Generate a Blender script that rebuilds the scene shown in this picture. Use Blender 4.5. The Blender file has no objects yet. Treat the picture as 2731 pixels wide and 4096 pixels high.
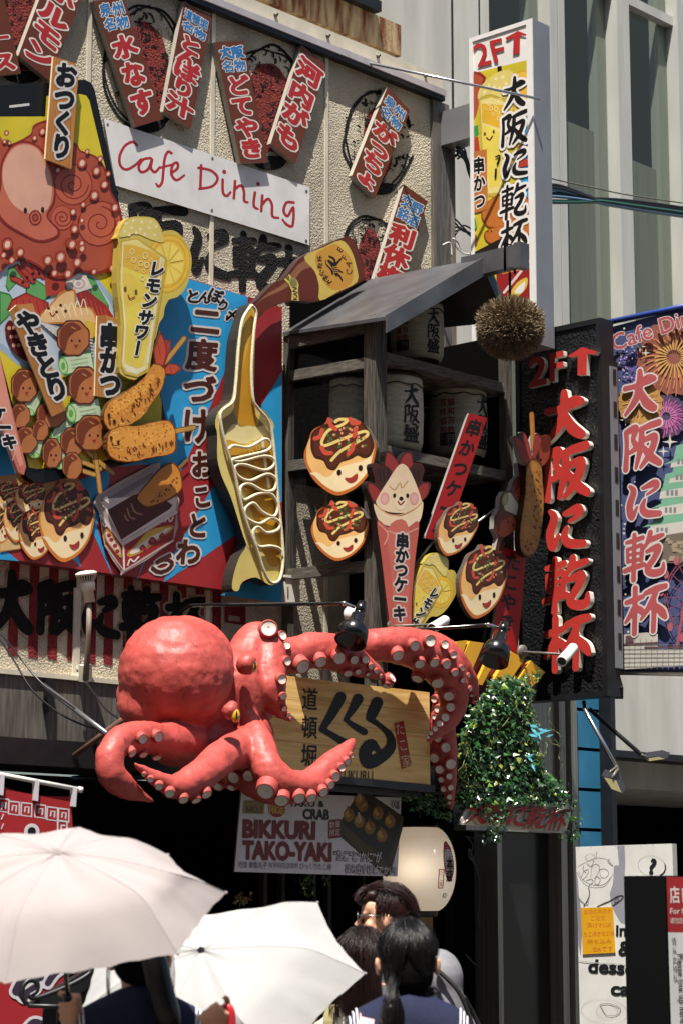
import bpy, bmesh, math, random
import numpy as np
from mathutils import Vector, Matrix
from mathutils.geometry import tessellate_polygon
random.seed(7); RNG = np.random.default_rng(7)
S = bpy.context.scene
COL = S.collection
rad = math.radians

# ---------------------------------------------------------------- camera, world, sun, exposure
F, CX, CY = 9184.0, 1365.5, 2048.0
PITCH = math.atan(1572 / F)
CAM = np.array((0.0, 0.0, 1.6))
cd = bpy.data.cameras.new('camera'); cam = bpy.data.objects.new('camera', cd); COL.objects.link(cam)
cam.location = CAM; cam.rotation_euler = (math.pi / 2 + PITCH, 0, 0)
cd.sensor_fit = 'VERTICAL'; cd.sensor_height = 36; cd.sensor_width = 24; cd.lens = 36 * F / 4096
cd.clip_start = 0.1; cd.clip_end = 3000
cd.dof.use_dof = True; cd.dof.focus_distance = 15.2; cd.dof.aperture_fstop = 6.5
S.camera = cam
UU = np.array((.6745, .7383, 0.)); NN = np.array((.7383, -.6745, 0.)); ZZ = np.array((0, 0, 1.))
P0 = np.array((-.437, 16.0, 0.))
SUNV = -1.7 * UU + 1.15 * NN + 5.1 * ZZ; SUNV /= np.linalg.norm(SUNV)
w = bpy.data.worlds.new('World'); S.world = w; w.use_nodes = True
nt = w.node_tree; bg = nt.nodes['Background']
sky = nt.nodes.new('ShaderNodeTexSky'); sky.sky_type = 'NISHITA'; sky.sun_disc = False
sky.sun_elevation = math.asin(SUNV[2]); sky.sun_rotation = math.atan2(SUNV[0], SUNV[1])
sky.air_density = 1.0; sky.dust_density = 2.5
nt.links.new(sky.outputs[0], bg.inputs[0]); bg.inputs[1].default_value = 0.055
sl = bpy.data.lights.new('sun', 'SUN'); sl.energy = 5.0; sl.angle = rad(.5); sl.color = (1, .95, .88)
so = bpy.data.objects.new('sun', sl); COL.objects.link(so); so.location = (0, 0, 30)
so.rotation_euler = Vector(SUNV).to_track_quat('Z', 'Y').to_euler()
S.view_settings.view_transform = 'Standard'; S.view_settings.look = 'None'
S.view_settings.exposure = 1.0; S.view_settings.gamma = 1
S.cycles.max_bounces = 6; S.cycles.diffuse_bounces = 3; S.cycles.transparent_max_bounces = 12
S.cycles.use_denoising = True

# ---------------------------------------------------------------- pixel / world helpers
_cp, _sp = math.cos(PITCH), math.sin(PITCH)
def rays(px):
    px = np.asarray(px, float).reshape(-1, 2)
    dx = (px[:, 0] - CX) / F; dy = -(px[:, 1] - CY) / F
    return np.stack([dx, _cp - dy * _sp, _sp + dy * _cp], 1)
class Plane:
    def __init__(s, O, N): s.O = np.asarray(O, float); s.N = np.asarray(N, float) / np.linalg.norm(N)
    def hit(s, px):
        d = rays(px); t = ((s.O - CAM) @ s.N) / (d @ s.N)
        return CAM + d * t[:, None]
    def off(s, d): return Plane(s.O + s.N * d, s.N)
def FN(n): return Plane(P0 + NN * n, NN)          # parallel to the street front, n metres proud of it
def ST(t): return Plane(P0 + UU * t, -UU)         # square to the front, t metres along it
def WW(t, n, z): return P0 + UU * t + NN * n + ZZ * z
def tz(x, y, n=0.):
    p = FN(n).hit([(x, y)])[0]; return float((p - P0) @ UU), float(p[2])
def nz(x, y, t):
    p = ST(t).hit([(x, y)])[0]; return float((p - P0) @ NN), float(p[2])
def C(x0, y0, W, w=1568):                          # reads points off an enlarged view into photograph pixels
    k = W / w
    def f(*pts):
        if len(pts) == 1 and not np.isscalar(pts[0]) and np.ndim(pts[0]) == 2: pts = pts[0]
        return [(x0 + p[0] * k, y0 + p[1] * k) + tuple(q * k for q in p[2:]) for p in pts]
    f.k = k; return f
V = C(0, 0, 2731)
c1 = C(0, 0, 900); c2 = C(800, 0, 900); c3 = C(1700, 0, 1031); c4 = C(0, 900, 900); c5 = C(400, 1000, 900, 1512)
c6 = C(1100, 900, 1100); cA = C(300, 2300, 900); cB = C(1000, 2300, 1000); cC = C(1800, 1200, 931, 1460)
cD = C(1600, 2600, 1131); cE = C(0, 2200, 900); cF = C(0, 3200, 1000); cG = C(900, 3100, 1000)
cH = C(0, 1850, 760); cI = C(2400, 1230, 331, 530); cJ = C(2280, 3360, 451, 1441); cK = C(1100, 900, 400)
cL = C(1750, 1600, 500, 1069); cM = C(1300, 3500, 600); cN = C(0, 0, 420)

def hexlin(h):
    h = h.lstrip('#'); c = [int(h[i:i + 2], 16) / 255 for i in (0, 2, 4)]
    return tuple(x / 12.92 if x <= .04045 else ((x + .055) / 1.055) ** 2.4 for x in c)

# ---------------------------------------------------------------- materials
MATS = {}
def mat(name, col='888888', rough=.6, metal=0., spec=.5, noise=0., nscale=8., bump=0., bscale=60., bdist=.01, attr=False, coat=0., stretch=None, trans=0., sss=0., darkcol=None, bkind='noise', detail=4):
    if name in MATS: return MATS[name]
    m = bpy.data.materials.new(name); m.use_nodes = True; n = m.node_tree; L = n.links
    b = n.nodes['Principled BSDF']; MATS[name] = m
    b.inputs['Roughness'].default_value = rough; b.inputs['Metallic'].default_value = metal
    b.inputs['Specular IOR Level'].default_value = spec; b.inputs['Coat Weight'].default_value = coat
    tc = n.nodes.new('ShaderNodeTexCoord'); src = tc.outputs['Object']
    if stretch:
        mp = n.nodes.new('ShaderNodeMapping'); mp.inputs['Scale'].default_value = stretch; L.new(src, mp.inputs[0]); src = mp.outputs[0]
    base = None
    if attr:
        a = n.nodes.new('ShaderNodeAttribute'); a.attribute_name = 'Col'; base = a.outputs['Color']
    if noise or darkcol:
        t = n.nodes.new('ShaderNodeTexNoise'); t.inputs['Scale'].default_value = nscale; t.inputs['Detail'].default_value = detail; L.new(src, t.inputs[0])
        r = n.nodes.new('ShaderNodeMapRange'); r.inputs[1].default_value = .35; r.inputs[2].default_value = .65
        L.new(t.outputs[0], r.inputs[0])
        mx = n.nodes.new('ShaderNodeMix'); mx.data_type = 'RGBA'
        if darkcol:
            r.inputs[3].default_value = 0; r.inputs[4].default_value = 1
            mx.blend_type = 'MIX'; L.new(r.outputs[0], mx.inputs[0])
            mx.inputs[7].default_value = (*hexlin(darkcol), 1)
        else:
            mx.blend_type = 'MULTIPLY'; mx.inputs[0].default_value = 1
            r.inputs[3].default_value = 1 - noise; r.inputs[4].default_value = 1 + noise * .4
            L.new(r.outputs[0], mx.inputs[7])
        if base is not None: L.new(base, mx.inputs[6])
        else: mx.inputs[6].default_value = (*hexlin(col), 1)
        base = mx.outputs[2]
    if base is not None: L.new(base, b.inputs['Base Color'])
    else: b.inputs['Base Color'].default_value = (*hexlin(col), 1)
    if bump:
        if bkind == 'voronoi':
            t = n.nodes.new('ShaderNodeTexVoronoi'); t.feature = 'SMOOTH_F1'; t.inputs['Scale'].default_value = bscale
            t.inputs['Smoothness'].default_value = .6; o = t.outputs['Distance']
        else:
            t = n.nodes.new('ShaderNodeTexNoise'); t.inputs['Scale'].default_value = bscale; t.inputs['Detail'].default_value = 3; o = t.outputs[0]
        L.new(tc.outputs['Object'] if not stretch else src, t.inputs[0])
        bp = n.nodes.new('ShaderNodeBump'); bp.inputs['Strength'].default_value = bump; bp.inputs['Distance'].default_value = bdist
        L.new(o, bp.inputs['Height']); L.new(bp.outputs[0], b.inputs['Normal'])
    if trans:
        n.nodes.remove(b) if False else None
        tr = n.nodes.new('ShaderNodeBsdfTranslucent'); ms = n.nodes.new('ShaderNodeMixShader'); ms.inputs[0].default_value = trans
        if base is not None: L.new(base, tr.inputs[0])
        else: tr.inputs[0].default_value = (*hexlin(col), 1)
        out = n.nodes['Material Output']; L.new(b.outputs[0], ms.inputs[1]); L.new(tr.outputs[0], ms.inputs[2]); L.new(ms.outputs[0], out.inputs[0])
    if sss:
        b.inputs['Subsurface Weight'].default_value = sss; b.inputs['Subsurface Scale'].default_value = .01
    return m
PRINT = mat('printed_vinyl', rough=.42, spec=.35, attr=True, noise=.10, nscale=5)
PAINTW = mat('painted_stucco', rough=.85, spec=.25, attr=True, noise=.25, nscale=14, bump=1., bscale=72, bdist=.024, detail=6)
STUCCO = mat('stucco', 'c2b8a2', rough=.9, spec=.2, noise=.28, nscale=1.8, bump=1., bscale=72, bdist=.024, detail=8)
FLESH = lambda: mat('skin', 'c98f72', rough=.5, spec=.4, noise=.1, nscale=20, sss=.15)

# ---------------------------------------------------------------- mesh builder
class MB:
    def __init__(s): s.v = []; s.f = []; s.c = []; s.m = []; s.n = 0; s.col = (.5, .5, .5); s.mi = 0; s.sm = []; s.smooth = False
    def setc(s, h): s.col = hexlin(h) if isinstance(h, str) else h; return s
    def add(s, verts, faces, col=None, mi=None):
        c = s.col if col is None else (hexlin(col) if isinstance(col, str) else col)
        o = s.n; verts = np.asarray(verts, float).reshape(-1, 3); s.v.append(verts); s.n += len(verts)
        for f in faces: s.f.append(tuple(o + i for i in f))
        s.c += [c] * len(faces); s.m += [s.mi if mi is None else mi] * len(faces); s.sm += [s.smooth] * len(faces)
        return s
    def box8(s, b, t, **k):                        # bottom four, top four
        return s.add(list(b) + list(t), [(3, 2, 1, 0), (4, 5, 6, 7), (0, 1, 5, 4), (1, 2, 6, 5), (2, 3, 7, 6), (3, 0, 4, 7)], **k)
    def fbox(s, t0, t1, n0, n1, z0, z1, **k):      # box in the street front's own axes
        q = [(t0, n0), (t1, n0), (t1, n1), (t0, n1)]
        return s.box8([WW(a, b, z0) for a, b in q], [WW(a, b, z1) for a, b in q], **k)
    def wbox(s, x0, x1, y0, y1, z0, z1, **k):
        q = [(x0, y0), (x1, y0), (x1, y1), (x0, y1)]
        return s.box8([(a, b, z0) for a, b in q], [(a, b, z1) for a, b in q], **k)
    def beam(s, p, q, w, h, up=ZZ, **k):           # rectangular bar from p to q
        p = np.asarray(p, float); q = np.asarray(q, float); d = q - p; d /= np.linalg.norm(d)
        a = np.cross(d, up); a /= max(1e-9, np.linalg.norm(a)); b = np.cross(a, d)
        o = [(-1, -1), (1, -1), (1, 1), (-1, 1)]
        return s.box8([p + a * w / 2 * i + b * h / 2 * j for i, j in o], [q + a * w / 2 * i + b * h / 2 * j for i, j in o], **k)
    def tube(s, pts, r, k=10, cap=True, **kw):
        pts = np.asarray(pts, float); n = len(pts); r = np.broadcast_to(np.asarray(r, float), (n,))
        T = np.gradient(pts, axis=0); T /= np.maximum(1e-9, np.linalg.norm(T, axis=1))[:, None]
        up = np.array((0, 0, 1.)) if abs(T[0][2]) < .9 else np.array((1., 0, 0))
        a = np.cross(T[0], up); a /= np.linalg.norm(a); vs = []
        for i in range(n):
            a = a - T[i] * (a @ T[i]); a /= np.linalg.norm(a); b = np.cross(T[i], a)
            for j in range(k):
                th = 2 * math.pi * j / k; vs.append(pts[i] + r[i] * (math.cos(th) * a + math.sin(th) * b))
        fs = [(i * k + j, i * k + (j + 1) % k, (i + 1) * k + (j + 1) % k, (i + 1) * k + j) for i in range(n - 1) for j in range(k)]
        if cap: fs += [tuple(range(k))[::-1], tuple(range((n - 1) * k, n * k))]
        sm = s.smooth; s.smooth = True; s.add(vs, fs, **kw); s.smooth = sm; return s
    def lathe(s, O, axis, prof, k=24, **kw):       # prof: (distance along axis, radius)
        axis = np.asarray(axis, float) / np.linalg.norm(axis); O = np.asarray(O, float)
        up = np.array((0, 0, 1.)) if abs(axis[2]) < .9 else np.array((1., 0, 0))
        a = np.cross(axis, up); a /= np.linalg.norm(a); b = np.cross(axis, a); vs = []
        for (h, r) in prof:
            for j in range(k):
                th = 2 * math.pi * j / k; vs.append(O + axis * h + max(r, 1e-5) * (math.cos(th) * a + math.sin(th) * b))
        fs = [(i * k + j, i * k + (j + 1) % k, (i + 1) * k + (j + 1) % k, (i + 1) * k + j) for i in range(len(prof) - 1) for j in range(k)]
        sm = s.smooth; s.smooth = True; s.add(vs, fs, **kw); s.smooth = sm; return s
    def ball(s, O, r, k=16, ax=(1, 1, 1), **kw):
        vs = []; n = k // 2
        for i in range(n + 1):
            for j in range(k):
                p = math.pi * i / n; t = 2 * math.pi * j / k
                vs.append(np.asarray(O) + np.array((math.sin(p) * math.cos(t) * ax[0], math.sin(p) * math.sin(t) * ax[1], math.cos(p) * ax[2])) * r)
        fs = [(i * k + j, (i + 1) * k + j, (i + 1) * k + (j + 1) % k, i * k + (j + 1) % k) for i in range(n) for j in range(k)]
        sm = s.smooth; s.smooth = True; s.add(vs, fs, **kw); s.smooth = sm; return s
    def mesh(s, name, mats, origin=None):
        v = np.concatenate(s.v); o = np.zeros(3) if origin is None else np.asarray(origin)
        me = bpy.data.meshes.new(name); me.from_pydata((v - o).tolist(), [], s.f)
        for m in (mats if isinstance(mats, (list, tuple)) else [mats]): me.materials.append(m)
        me.polygons.foreach_set('material_index', s.m); me.polygons.foreach_set('use_smooth', s.sm)
        a = me.color_attributes.new('Col', 'FLOAT_COLOR', 'CORNER')
        cnt = np.array([len(f) for f in s.f]); cc = np.repeat(np.array(s.c), cnt, axis=0)
        a.data.foreach_set('color', np.concatenate([cc, np.ones((len(cc), 1))], 1).ravel())
        me.update(); return me
    def build(s, name, mats, parent=None, origin=None, smooth=None):
        v = np.concatenate(s.v)
        if parent is not None: o = np.array(parent_origin(parent))
        elif origin is not None: o = np.asarray(origin, float)
        else: o = np.array((v[:, 0].mean(), v[:, 1].mean(), v[:, 2].min()))
        me = s.mesh(name, mats, o)
        if smooth: me.polygons.foreach_set('use_smooth', [True] * len(me.polygons))
        ob = bpy.data.objects.new(name, me); COL.objects.link(ob)
        if parent is not None: ob.parent = parent; ob['_o'] = list(map(float, o))
        else: ob.location = o; ob['_o'] = list(map(float, o))
        return ob
def parent_origin(p): return list(p['_o'])
def tag(o, label=None, cat=None, group=None, kind=None):
    if label: o['label'] = label
    if cat: o['category'] = cat
    if group: o['group'] = group
    if kind: o['kind'] = kind
    return o
def thing(name, label, cat, loc, group=None):
    o = bpy.data.objects.new(name, None); COL.objects.link(o); o.location = loc; o['_o'] = list(map(float, loc)); o.empty_display_size = .1
    return tag(o, label, cat, group)
def struct(o): o['kind'] = 'structure'; return o

# ---------------------------------------------------------------- glyphs as clean dilatable outlines
def sdf_iso(f, x0, y0, h, lev):
    """mesh of the region f<lev on a regular grid: (verts, faces)"""
    g = f - lev; ny, nx = g.shape; ins = g < 0; vs = []; fs = []
    full = ins[:-1, :-1] & ins[1:, :-1] & ins[:-1, 1:] & ins[1:, 1:]
    anyi = ins[:-1, :-1] | ins[1:, :-1] | ins[:-1, 1:] | ins[1:, 1:]
    for j in range(ny - 1):
        i = 0; row = full[j]
        while i < nx - 1:
            if row[i]:
                k = i
                while k < nx - 1 and row[k]: k += 1
                o = len(vs); vs += [(i, j), (k, j), (k, j + 1), (i, j + 1)]; fs.append((o, o + 1, o + 2, o + 3)); i = k
            else: i += 1
    for j, i in zip(*np.nonzero(anyi & ~full)):
        cs = [(i, j), (i + 1, j), (i + 1, j + 1), (i, j + 1)]; va = [g[y, x] for x, y in cs]; o = len(vs); n = 0
        for a in range(4):
            b = (a + 1) % 4
            if va[a] < 0: vs.append(cs[a]); n += 1
            if (va[a] < 0) != (va[b] < 0):
                t = va[a] / (va[a] - va[b]); vs.append((cs[a][0] + (cs[b][0] - cs[a][0]) * t, cs[a][1] + (cs[b][1] - cs[a][1]) * t)); n += 1
        if n >= 3: fs.append(tuple(range(o, o + n)))
    v = np.array(vs, float).reshape(-1, 2)
    return np.stack([x0 + v[:, 0] * h, y0 + v[:, 1] * h], 1), fs
_sd = {}; _gl = {}
def seg_dist(X, Y, a, b):
    ab = b - a; L = (ab ** 2).sum(1) + 1e-12
    t = ((X[..., None] - a[:, 0]) * ab[:, 0] + (Y[..., None] - a[:, 1]) * ab[:, 1]) / L; t = np.clip(t, 0, 1)
    dx = X[..., None] - a[:, 0] - t * ab[:, 0]; dy = Y[..., None] - a[:, 1] - t * ab[:, 1]
    return np.sqrt(dx * dx + dy * dy), t
def font_sdf(ch):
    if ch in _sd: return _sd[ch]
    cu = bpy.data.curves.new('glyph', 'FONT'); cu.body = ch; cu.size = 1; cu.resolution_u = 3
    ob = bpy.data.objects.new('glyph', cu); COL.objects.link(ob)
    me = ob.evaluated_get(bpy.context.evaluated_depsgraph_get()).to_mesh()
    co = np.array([v.co[:2] for v in me.vertices]); cnt = {}
    for p in me.polygons:
        for e in p.edge_keys: cnt[e] = cnt.get(e, 0) + 1
    E = np.array([e for e, n in cnt.items() if n == 1]); tris = [list(p.vertices) for p in me.polygons]
    bpy.data.objects.remove(ob); bpy.data.curves.remove(cu)
    co = co * (1, -1)                              # y down
    lo = co.min(0) - .16; hi = co.max(0) + .16; h = 1 / 40.
    xs = np.arange(lo[0], hi[0] + h, h); ys = np.arange(lo[1], hi[1] + h, h); X, Y = np.meshgrid(xs, ys)
    A, B = co[E[:, 0]], co[E[:, 1]]
    d = seg_dist(X, Y, A, B)[0].min(-1)
    cr = ((A[:, 1] > Y[..., None]) != (B[:, 1] > Y[..., None])) & (X[..., None] < (B[:, 0] - A[:, 0]) * (Y[..., None] - A[:, 1]) / (B[:, 1] - A[:, 1] + 1e-12) + A[:, 0])
    ins = cr.sum(-1) % 2 == 1
    r = (np.where(ins, -d, d), lo[0], lo[1], h, co); _sd[ch] = r; return r
BR = {}                                            # brush-drawn characters: strokes of (x, y, radius) in a 100 box, y down
def cat_rom(p, n=6, closed=False):
    p = np.asarray(p, float); N = len(p); out = []
    if N < 3 and not closed: return p
    for i in range(N if closed else N - 1):
        q = [p[(i + k) % N] if closed else p[min(max(i + k, 0), N - 1)] for k in (-1, 0, 1, 2)]
        for j in range(n):
            t = j / n
            out.append(.5 * ((2 * q[1]) + (-q[0] + q[2]) * t + (2 * q[0] - 5 * q[1] + 4 * q[2] - q[3]) * t * t + (-q[0] + 3 * q[1] - 3 * q[2] + q[3]) * t ** 3))
    if not closed: out.append(p[-1])
    return np.array(out)
def brush_sdf(strokes, key=None, rough=0., h=2.2):
    if key is not None and ('b', key) in _sd: return _sd['b', key]
    A = []; B = []; RA = []; RB = []
    for st in strokes:
        q = cat_rom(st, 5)
        A.append(q[:-1, :2]); B.append(q[1:, :2]); RA.append(q[:-1, 2]); RB.append(q[1:, 2])
    A = np.concatenate(A); B = np.concatenate(B); RA = np.concatenate(RA); RB = np.concatenate(RB)
    m = max(RA.max(), RB.max()) + 14
    lo = np.minimum(A.min(0), B.min(0)) - m; hi = np.maximum(A.max(0), B.max(0)) + m
    xs = np.arange(lo[0], hi[0] + h, h); ys = np.arange(lo[1], hi[1] + h, h); X, Y = np.meshgrid(xs, ys)
    d, t = seg_dist(X, Y, A, B); d = (d - (RA + (RB - RA) * t)).min(-1)
    if rough: d = d + rough * (np.sin(X * .9 + Y * .31) * np.sin(Y * .8 - X * .2) )
    r = (d, lo[0], lo[1], h, np.concatenate([A, B]))
    if key is not None: _sd['b', key] = r
    return r
def glyph(ch, wgt):
    k = (ch, round(wgt, 4))
    if k in _gl: return _gl[k]
    if ch in BR:
        d, x0, y0, h, co = brush_sdf(BR[ch], ch); v, f = sdf_iso(d, x0, y0, h, wgt * 100); v = v / 100 - .5
    else:
        d, x0, y0, h, co = font_sdf(ch); v, f = sdf_iso(d, x0, y0, h, wgt)
        if len(ch) == 1 and ord(ch) > 0x2e00: v = v - (.5, -.38)
        else: v = v - ((co[:, 0].min() + co[:, 0].max()) / 2, -.36)
    _gl[k] = (v, f); return _gl[k]

# ---------------------------------------------------------------- flat artwork on a real board
EPS = 1.2e-4
class Sheet:
    def __init__(s, plane, eps=EPS): s.p = plane; s.M = MB(); s.l = 0; s.e = eps
    def at(s, px, back=0.): return s.p.hit([q[:2] for q in px]) + s.p.N * (s.l * s.e - back)
    def nx(s): s.l += 1
    def tri(s, px): # triangulate a pixel polygon
        ar = [Vector((q[0], q[1], 0)) for q in px]; return [tuple(t) for t in tessellate_polygon([ar])]
    def base(s, out, thick, face, side=None, mi=None, back=True):
        out = [tuple(q[:2]) for q in out]; fr = s.at(out); bk = s.at(out, thick); n = len(out); t = s.tri(out)
        s.M.add(fr, t, col=face, mi=mi); 
        if back: s.M.add(bk, [q[::-1] for q in t], col=side or face, mi=mi)
        s.M.add(np.concatenate([fr, bk]), [(i, (i + 1) % n, n + (i + 1) % n, n + i) for i in range(n)], col=side or face, mi=mi); s.nx(); return s
    def poly(s, pts, col, sm=False, n=5):
        if sm: pts = cat_rom([p[:2] for p in pts], n, True)
        s.nx(); s.M.add(s.at(pts), s.tri(pts), col=col); return s
    def ell(s, x, y, rx, ry=None, rot=0., col='000000', k=20, ring=None):
        ry = rx if ry is None else ry; a = np.linspace(0, 2 * math.pi, k, endpoint=False); c, d = math.cos(rad(rot)), math.sin(rad(rot))
        f = lambda q: [(x + q * rx * math.cos(t) * c - q * ry * math.sin(t) * d, y + q * rx * math.cos(t) * d + q * ry * math.sin(t) * c) for t in a]
        if ring is None: s.nx(); s.M.add(s.at(f(1)), [tuple(range(k))], col=col)
        else:
            s.nx(); s.M.add(np.concatenate([s.at(f(1)), s.at(f(1 - ring))]), [(i, (i + 1) % k, k + (i + 1) % k, k + i) for i in range(k)], col=col)
        return s
    def dots(s, pts, r, col, k=8):
        s.nx()
        for p in pts:
            rr = p[2] if len(p) > 2 else r
            s.M.add(s.at([(p[0] + rr * math.cos(2 * math.pi * j / k), p[1] + rr * math.sin(2 * math.pi * j / k)) for j in range(k)]), [tuple(range(k))], col=col)
        return s
    def stroke(s, pts, w, col, closed=False, sm=True, n=5, taper=False):
        """ribbon along pts, w wide (pixels); points may carry their own width"""
        P = np.array([p[:2] for p in pts], float); Wd = np.array([(p[2] if len(p) > 2 else w) for p in pts], float)
        Q = np.column_stack([P, Wd])
        if sm and len(Q) > 2: Q = cat_rom(Q, n, closed)
        if taper: Q[:, 2] *= np.interp(np.linspace(0, 1, len(Q)), [0, .15, .85, 1], [.35, 1, 1, .25])
        P = Q[:, :2]; N = len(P); T = (np.roll(P, -1, 0) - np.roll(P, 1, 0)) if closed else np.gradient(P, axis=0)
        T /= np.maximum(1e-9, np.linalg.norm(T, axis=1))[:, None]; Nn = np.stack([-T[:, 1], T[:, 0]], 1) * Q[:, 2:3] / 2
        s.nx(); L = s.at(P + Nn); R = s.at(P - Nn); m = N if closed else N - 1
        s.M.add(np.concatenate([L, R]), [(i, (i + 1) % N, N + (i + 1) % N, N + i) for i in range(m)], col=col)
        if not closed and not taper:               # round ends
            for e in (0, N - 1):
                r = Q[e, 2] / 2 * .98; a0 = math.atan2(T[e][1], T[e][0]) + (math.pi / 2 if e == 0 else -math.pi / 2)
                c = [tuple(P[e] + r * np.array((math.cos(a0 + math.pi * j / 6), math.sin(a0 + math.pi * j / 6)))) for j in range(7)]
                s.M.add(s.at(c), [tuple(range(7))], col=col)
        return s
    def brush(s, strokes, col, wgt=0., h=None, rough=0., out=()):
        """union of round brush strokes (x, y, radius) in pixels"""
        mr = np.mean([q[2] for st in strokes for q in st]); g = brush_sdf(strokes, None, rough, h or max(1.5, mr * .45))
        for oc, ow in out:
            v, f = sdf_iso(*g[:4], ow); s.nx(); s.M.add(s.at(v), f, col=oc)
        v, f = sdf_iso(*g[:4], wgt); s.nx(); s.M.add(s.at(v), f, col=col); return s
    def glyphs(s, items, col, wgt, out=(), raise_=None):
        """items: (char, x, y, axis x vector, axis y vector) in pixels"""
        for oc, ow in out:
            for ch, x, y, ax, ay in items: s._g(ch, x, y, ax, ay, ow, oc)
        for ch, x, y, ax, ay in items: s._g(ch, x, y, ax, ay, wgt, col)
        return s
    def _g(s, ch, x, y, ax, ay, wg, col):
        v, f = glyph(ch, wg); s.nx()
        px = np.array((x, y)) + v[:, :1] * np.array(ax) + v[:, 1:] * np.array(ay); s.M.add(s.at(px), f, col=col)
    def text(s, st, p0, p1, ax, ay, col, wgt=.03, out=(), size2=1.):
        n = len(st); it = []
        for i, ch in enumerate(st):
            t = i / max(1, n - 1); k = 1 + (size2 - 1) * t
            if ch == ' ': continue
            it.append((ch, p0[0] + (p1[0] - p0[0]) * t, p0[1] + (p1[1] - p0[1]) * t, (ax[0] * k, ax[1] * k), (ay[0] * k, ay[1] * k)))
        return s.glyphs(it, col, wgt, out)
    def line(s, st, c, em, ang=0., col='000000', wgt=.02, out=(), sx=1., shear=0.):
        """a run of Latin text set whole, centred at c, em pixels high"""
        a = rad(ang); ax = (em * sx * math.cos(a), em * sx * math.sin(a)); ay = (-em * math.sin(a) + shear * em, em * math.cos(a))
        return s.glyphs([(st, c[0], c[1], ax, ay)], col, wgt, out)
    def fit(s, st, c, wd, hg, ang=0., col='000000', wgt=.02, out=(), shear=0.):
        v, f = glyph(st, wgt); em = hg / (v[:, 1].max() - v[:, 1].min()); return s.line(st, c, em, ang, col, wgt, out, sx=wd / (em * (v[:, 0].max() - v[:, 0].min())), shear=shear)
    def build(s, name, parent=None, mats=None, **k): return s.M.build(name, mats or PRINT, parent, **k)
def raised(plane, items, wgt, thick, colf, cols):
    """letters standing off a board: front faces plus real side walls"""
    M = MB()
    for ch, x, y, ax, ay in items:
        v, f = glyph(ch, wgt); px = np.array((x, y)) + v[:, :1] * np.array(ax) + v[:, 1:] * np.array(ay)
        fr = plane.hit(px); bk = fr - plane.N * thick; M.add(fr, f, col=colf)
        key = {}; r = np.round(px, 3)
        for face in f:
            for a in range(len(face)):
                i, j = face[a], face[(a + 1) % len(face)]; ka, kb = tuple(r[i]), tuple(r[j])
                if ka == kb: continue
                key.setdefault((min(ka, kb), max(ka, kb)), []).append((i, j))
        n = len(fr); allv = np.concatenate([fr, bk]); fs = [(a[0][0], a[0][1], n + a[0][1], n + a[0][0]) for a in key.values() if len(a) == 1]
        M.add(allv, fs, col=cols)
    return M
def dup(root, delta=(0, 0, 0), label=None, group=None):
    def cp(o, par):
        c = o.copy(); COL.objects.link(c)
        if par is not None: c.parent = par
        for ch in list(o.children): cp(ch, c)
        return c
    r = cp(root, None); r.location = Vector(root.location) + Vector(delta); r['_o'] = [float(a + b) for a, b in zip(root['_o'], delta)]
    if label: r['label'] = label
    if group: r['group'] = group
    return r
# ================================================================ THE SETTING
GROUND = mat('paving', '403d3a', rough=.9, noise=.25, nscale=3)
m = MB(); m.wbox(-600, 600, -400, 800, -.3, 0)
struct(m.build('ground', GROUND))
m = MB(); m.wbox(-45, 45, -14, -10, 0, 17)  # unseen building, added to cut low sky light on the shop fronts
tag(m.build('opposite_sky_blocker', mat('street_front', '4a4641', rough=.9, noise=.3, nscale=1)), 'unseen plain dark building added across the street to cut sky light', 'building', kind='structure')

STEEL = mat('weathered_sheet', '6f6a62', rough=.55, spec=.4, metal=.3, noise=.4, nscale=5, stretch=(9, 9, .8))
CREAM = mat('cream_paint', 'cbc3ae', rough=.55, noise=.15, nscale=6)
LILAC = mat('zinc_flashing', 'b9b2b4', rough=.45, metal=.2, noise=.12, nscale=6)
DARK = mat('black_steel', '17171a', rough=.45, spec=.5, noise=.3, nscale=10)
BLACK = mat('shade_and_cord_black', '060606', rough=.95, spec=.05)  # near black standing in for deep shade indoors; also the ball's cord
RUST = mat('rusted_plaster', 'c9b48a', rough=.9, darkcol='6e3a1c', nscale=4.5, detail=8, stretch=(3, 3, .55), bump=.5, bscale=50, bdist=.02)
RUSTY = mat('rusted_trim', '8d8478', rough=.7, metal=.2, darkcol='5a3a28', nscale=3, stretch=(3, 3, .7), detail=6)
WHITEWALL = mat('white_render', 'c2c0b6', rough=.8, noise=.18, nscale=2, stretch=(2, 2, .4))
SEAM = mat('joint_grey', '5d584f', rough=.9)  # dark grey meant for wall joints

tL, zt0 = -6.0, 9.5
tR = tz(*V((1000, 900))[0])[0]
zb = tz(*cE((420, 905))[0])[1]                    # foot of the stucco
zc = tz(*cN((1200, -60))[0])[1]
zs = tz(*c2((800, 378))[0])[1]                    # underside of the eaves strip
b = thing('restaurant_building', 'beige stucco shop building with painted lanterns and a long metal eaves strip', 'building', WW(-1, -1.5, 0))
m = MB(); m.fbox(tL, tR, -.3, 0, zb, zs + .05); wall = m.build('wall', STUCCO, b)
m = MB()
for x, y in (V((200, 300))[0], V((487, 300))[0], V((748, 420))[0]):
    t, z = tz(x, y); m.fbox(t - .018, t + .018, .001, .012, zb + .01, zs)
t, z = tz(*cE((520, 700))[0]); m.fbox(t - .02, t + .02, .001, .014, zb + .01, zb + .6)
m.build('panel_joint', CREAM, b)
m = MB(); m.fbox(tL, tR + .06, 0, .065, zs - .0, zs + .034); m.build('soffit_strip', DARK, b)
m = MB(); m.fbox(tL, tR + .06, .0, .08, zs + .036, zs + .086); m.fbox(tL, tR + .06, .0, .045, zs + .086, zs + .10, mi=1); m.build('eaves_flashing', [LILAC, DARK], b)
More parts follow.
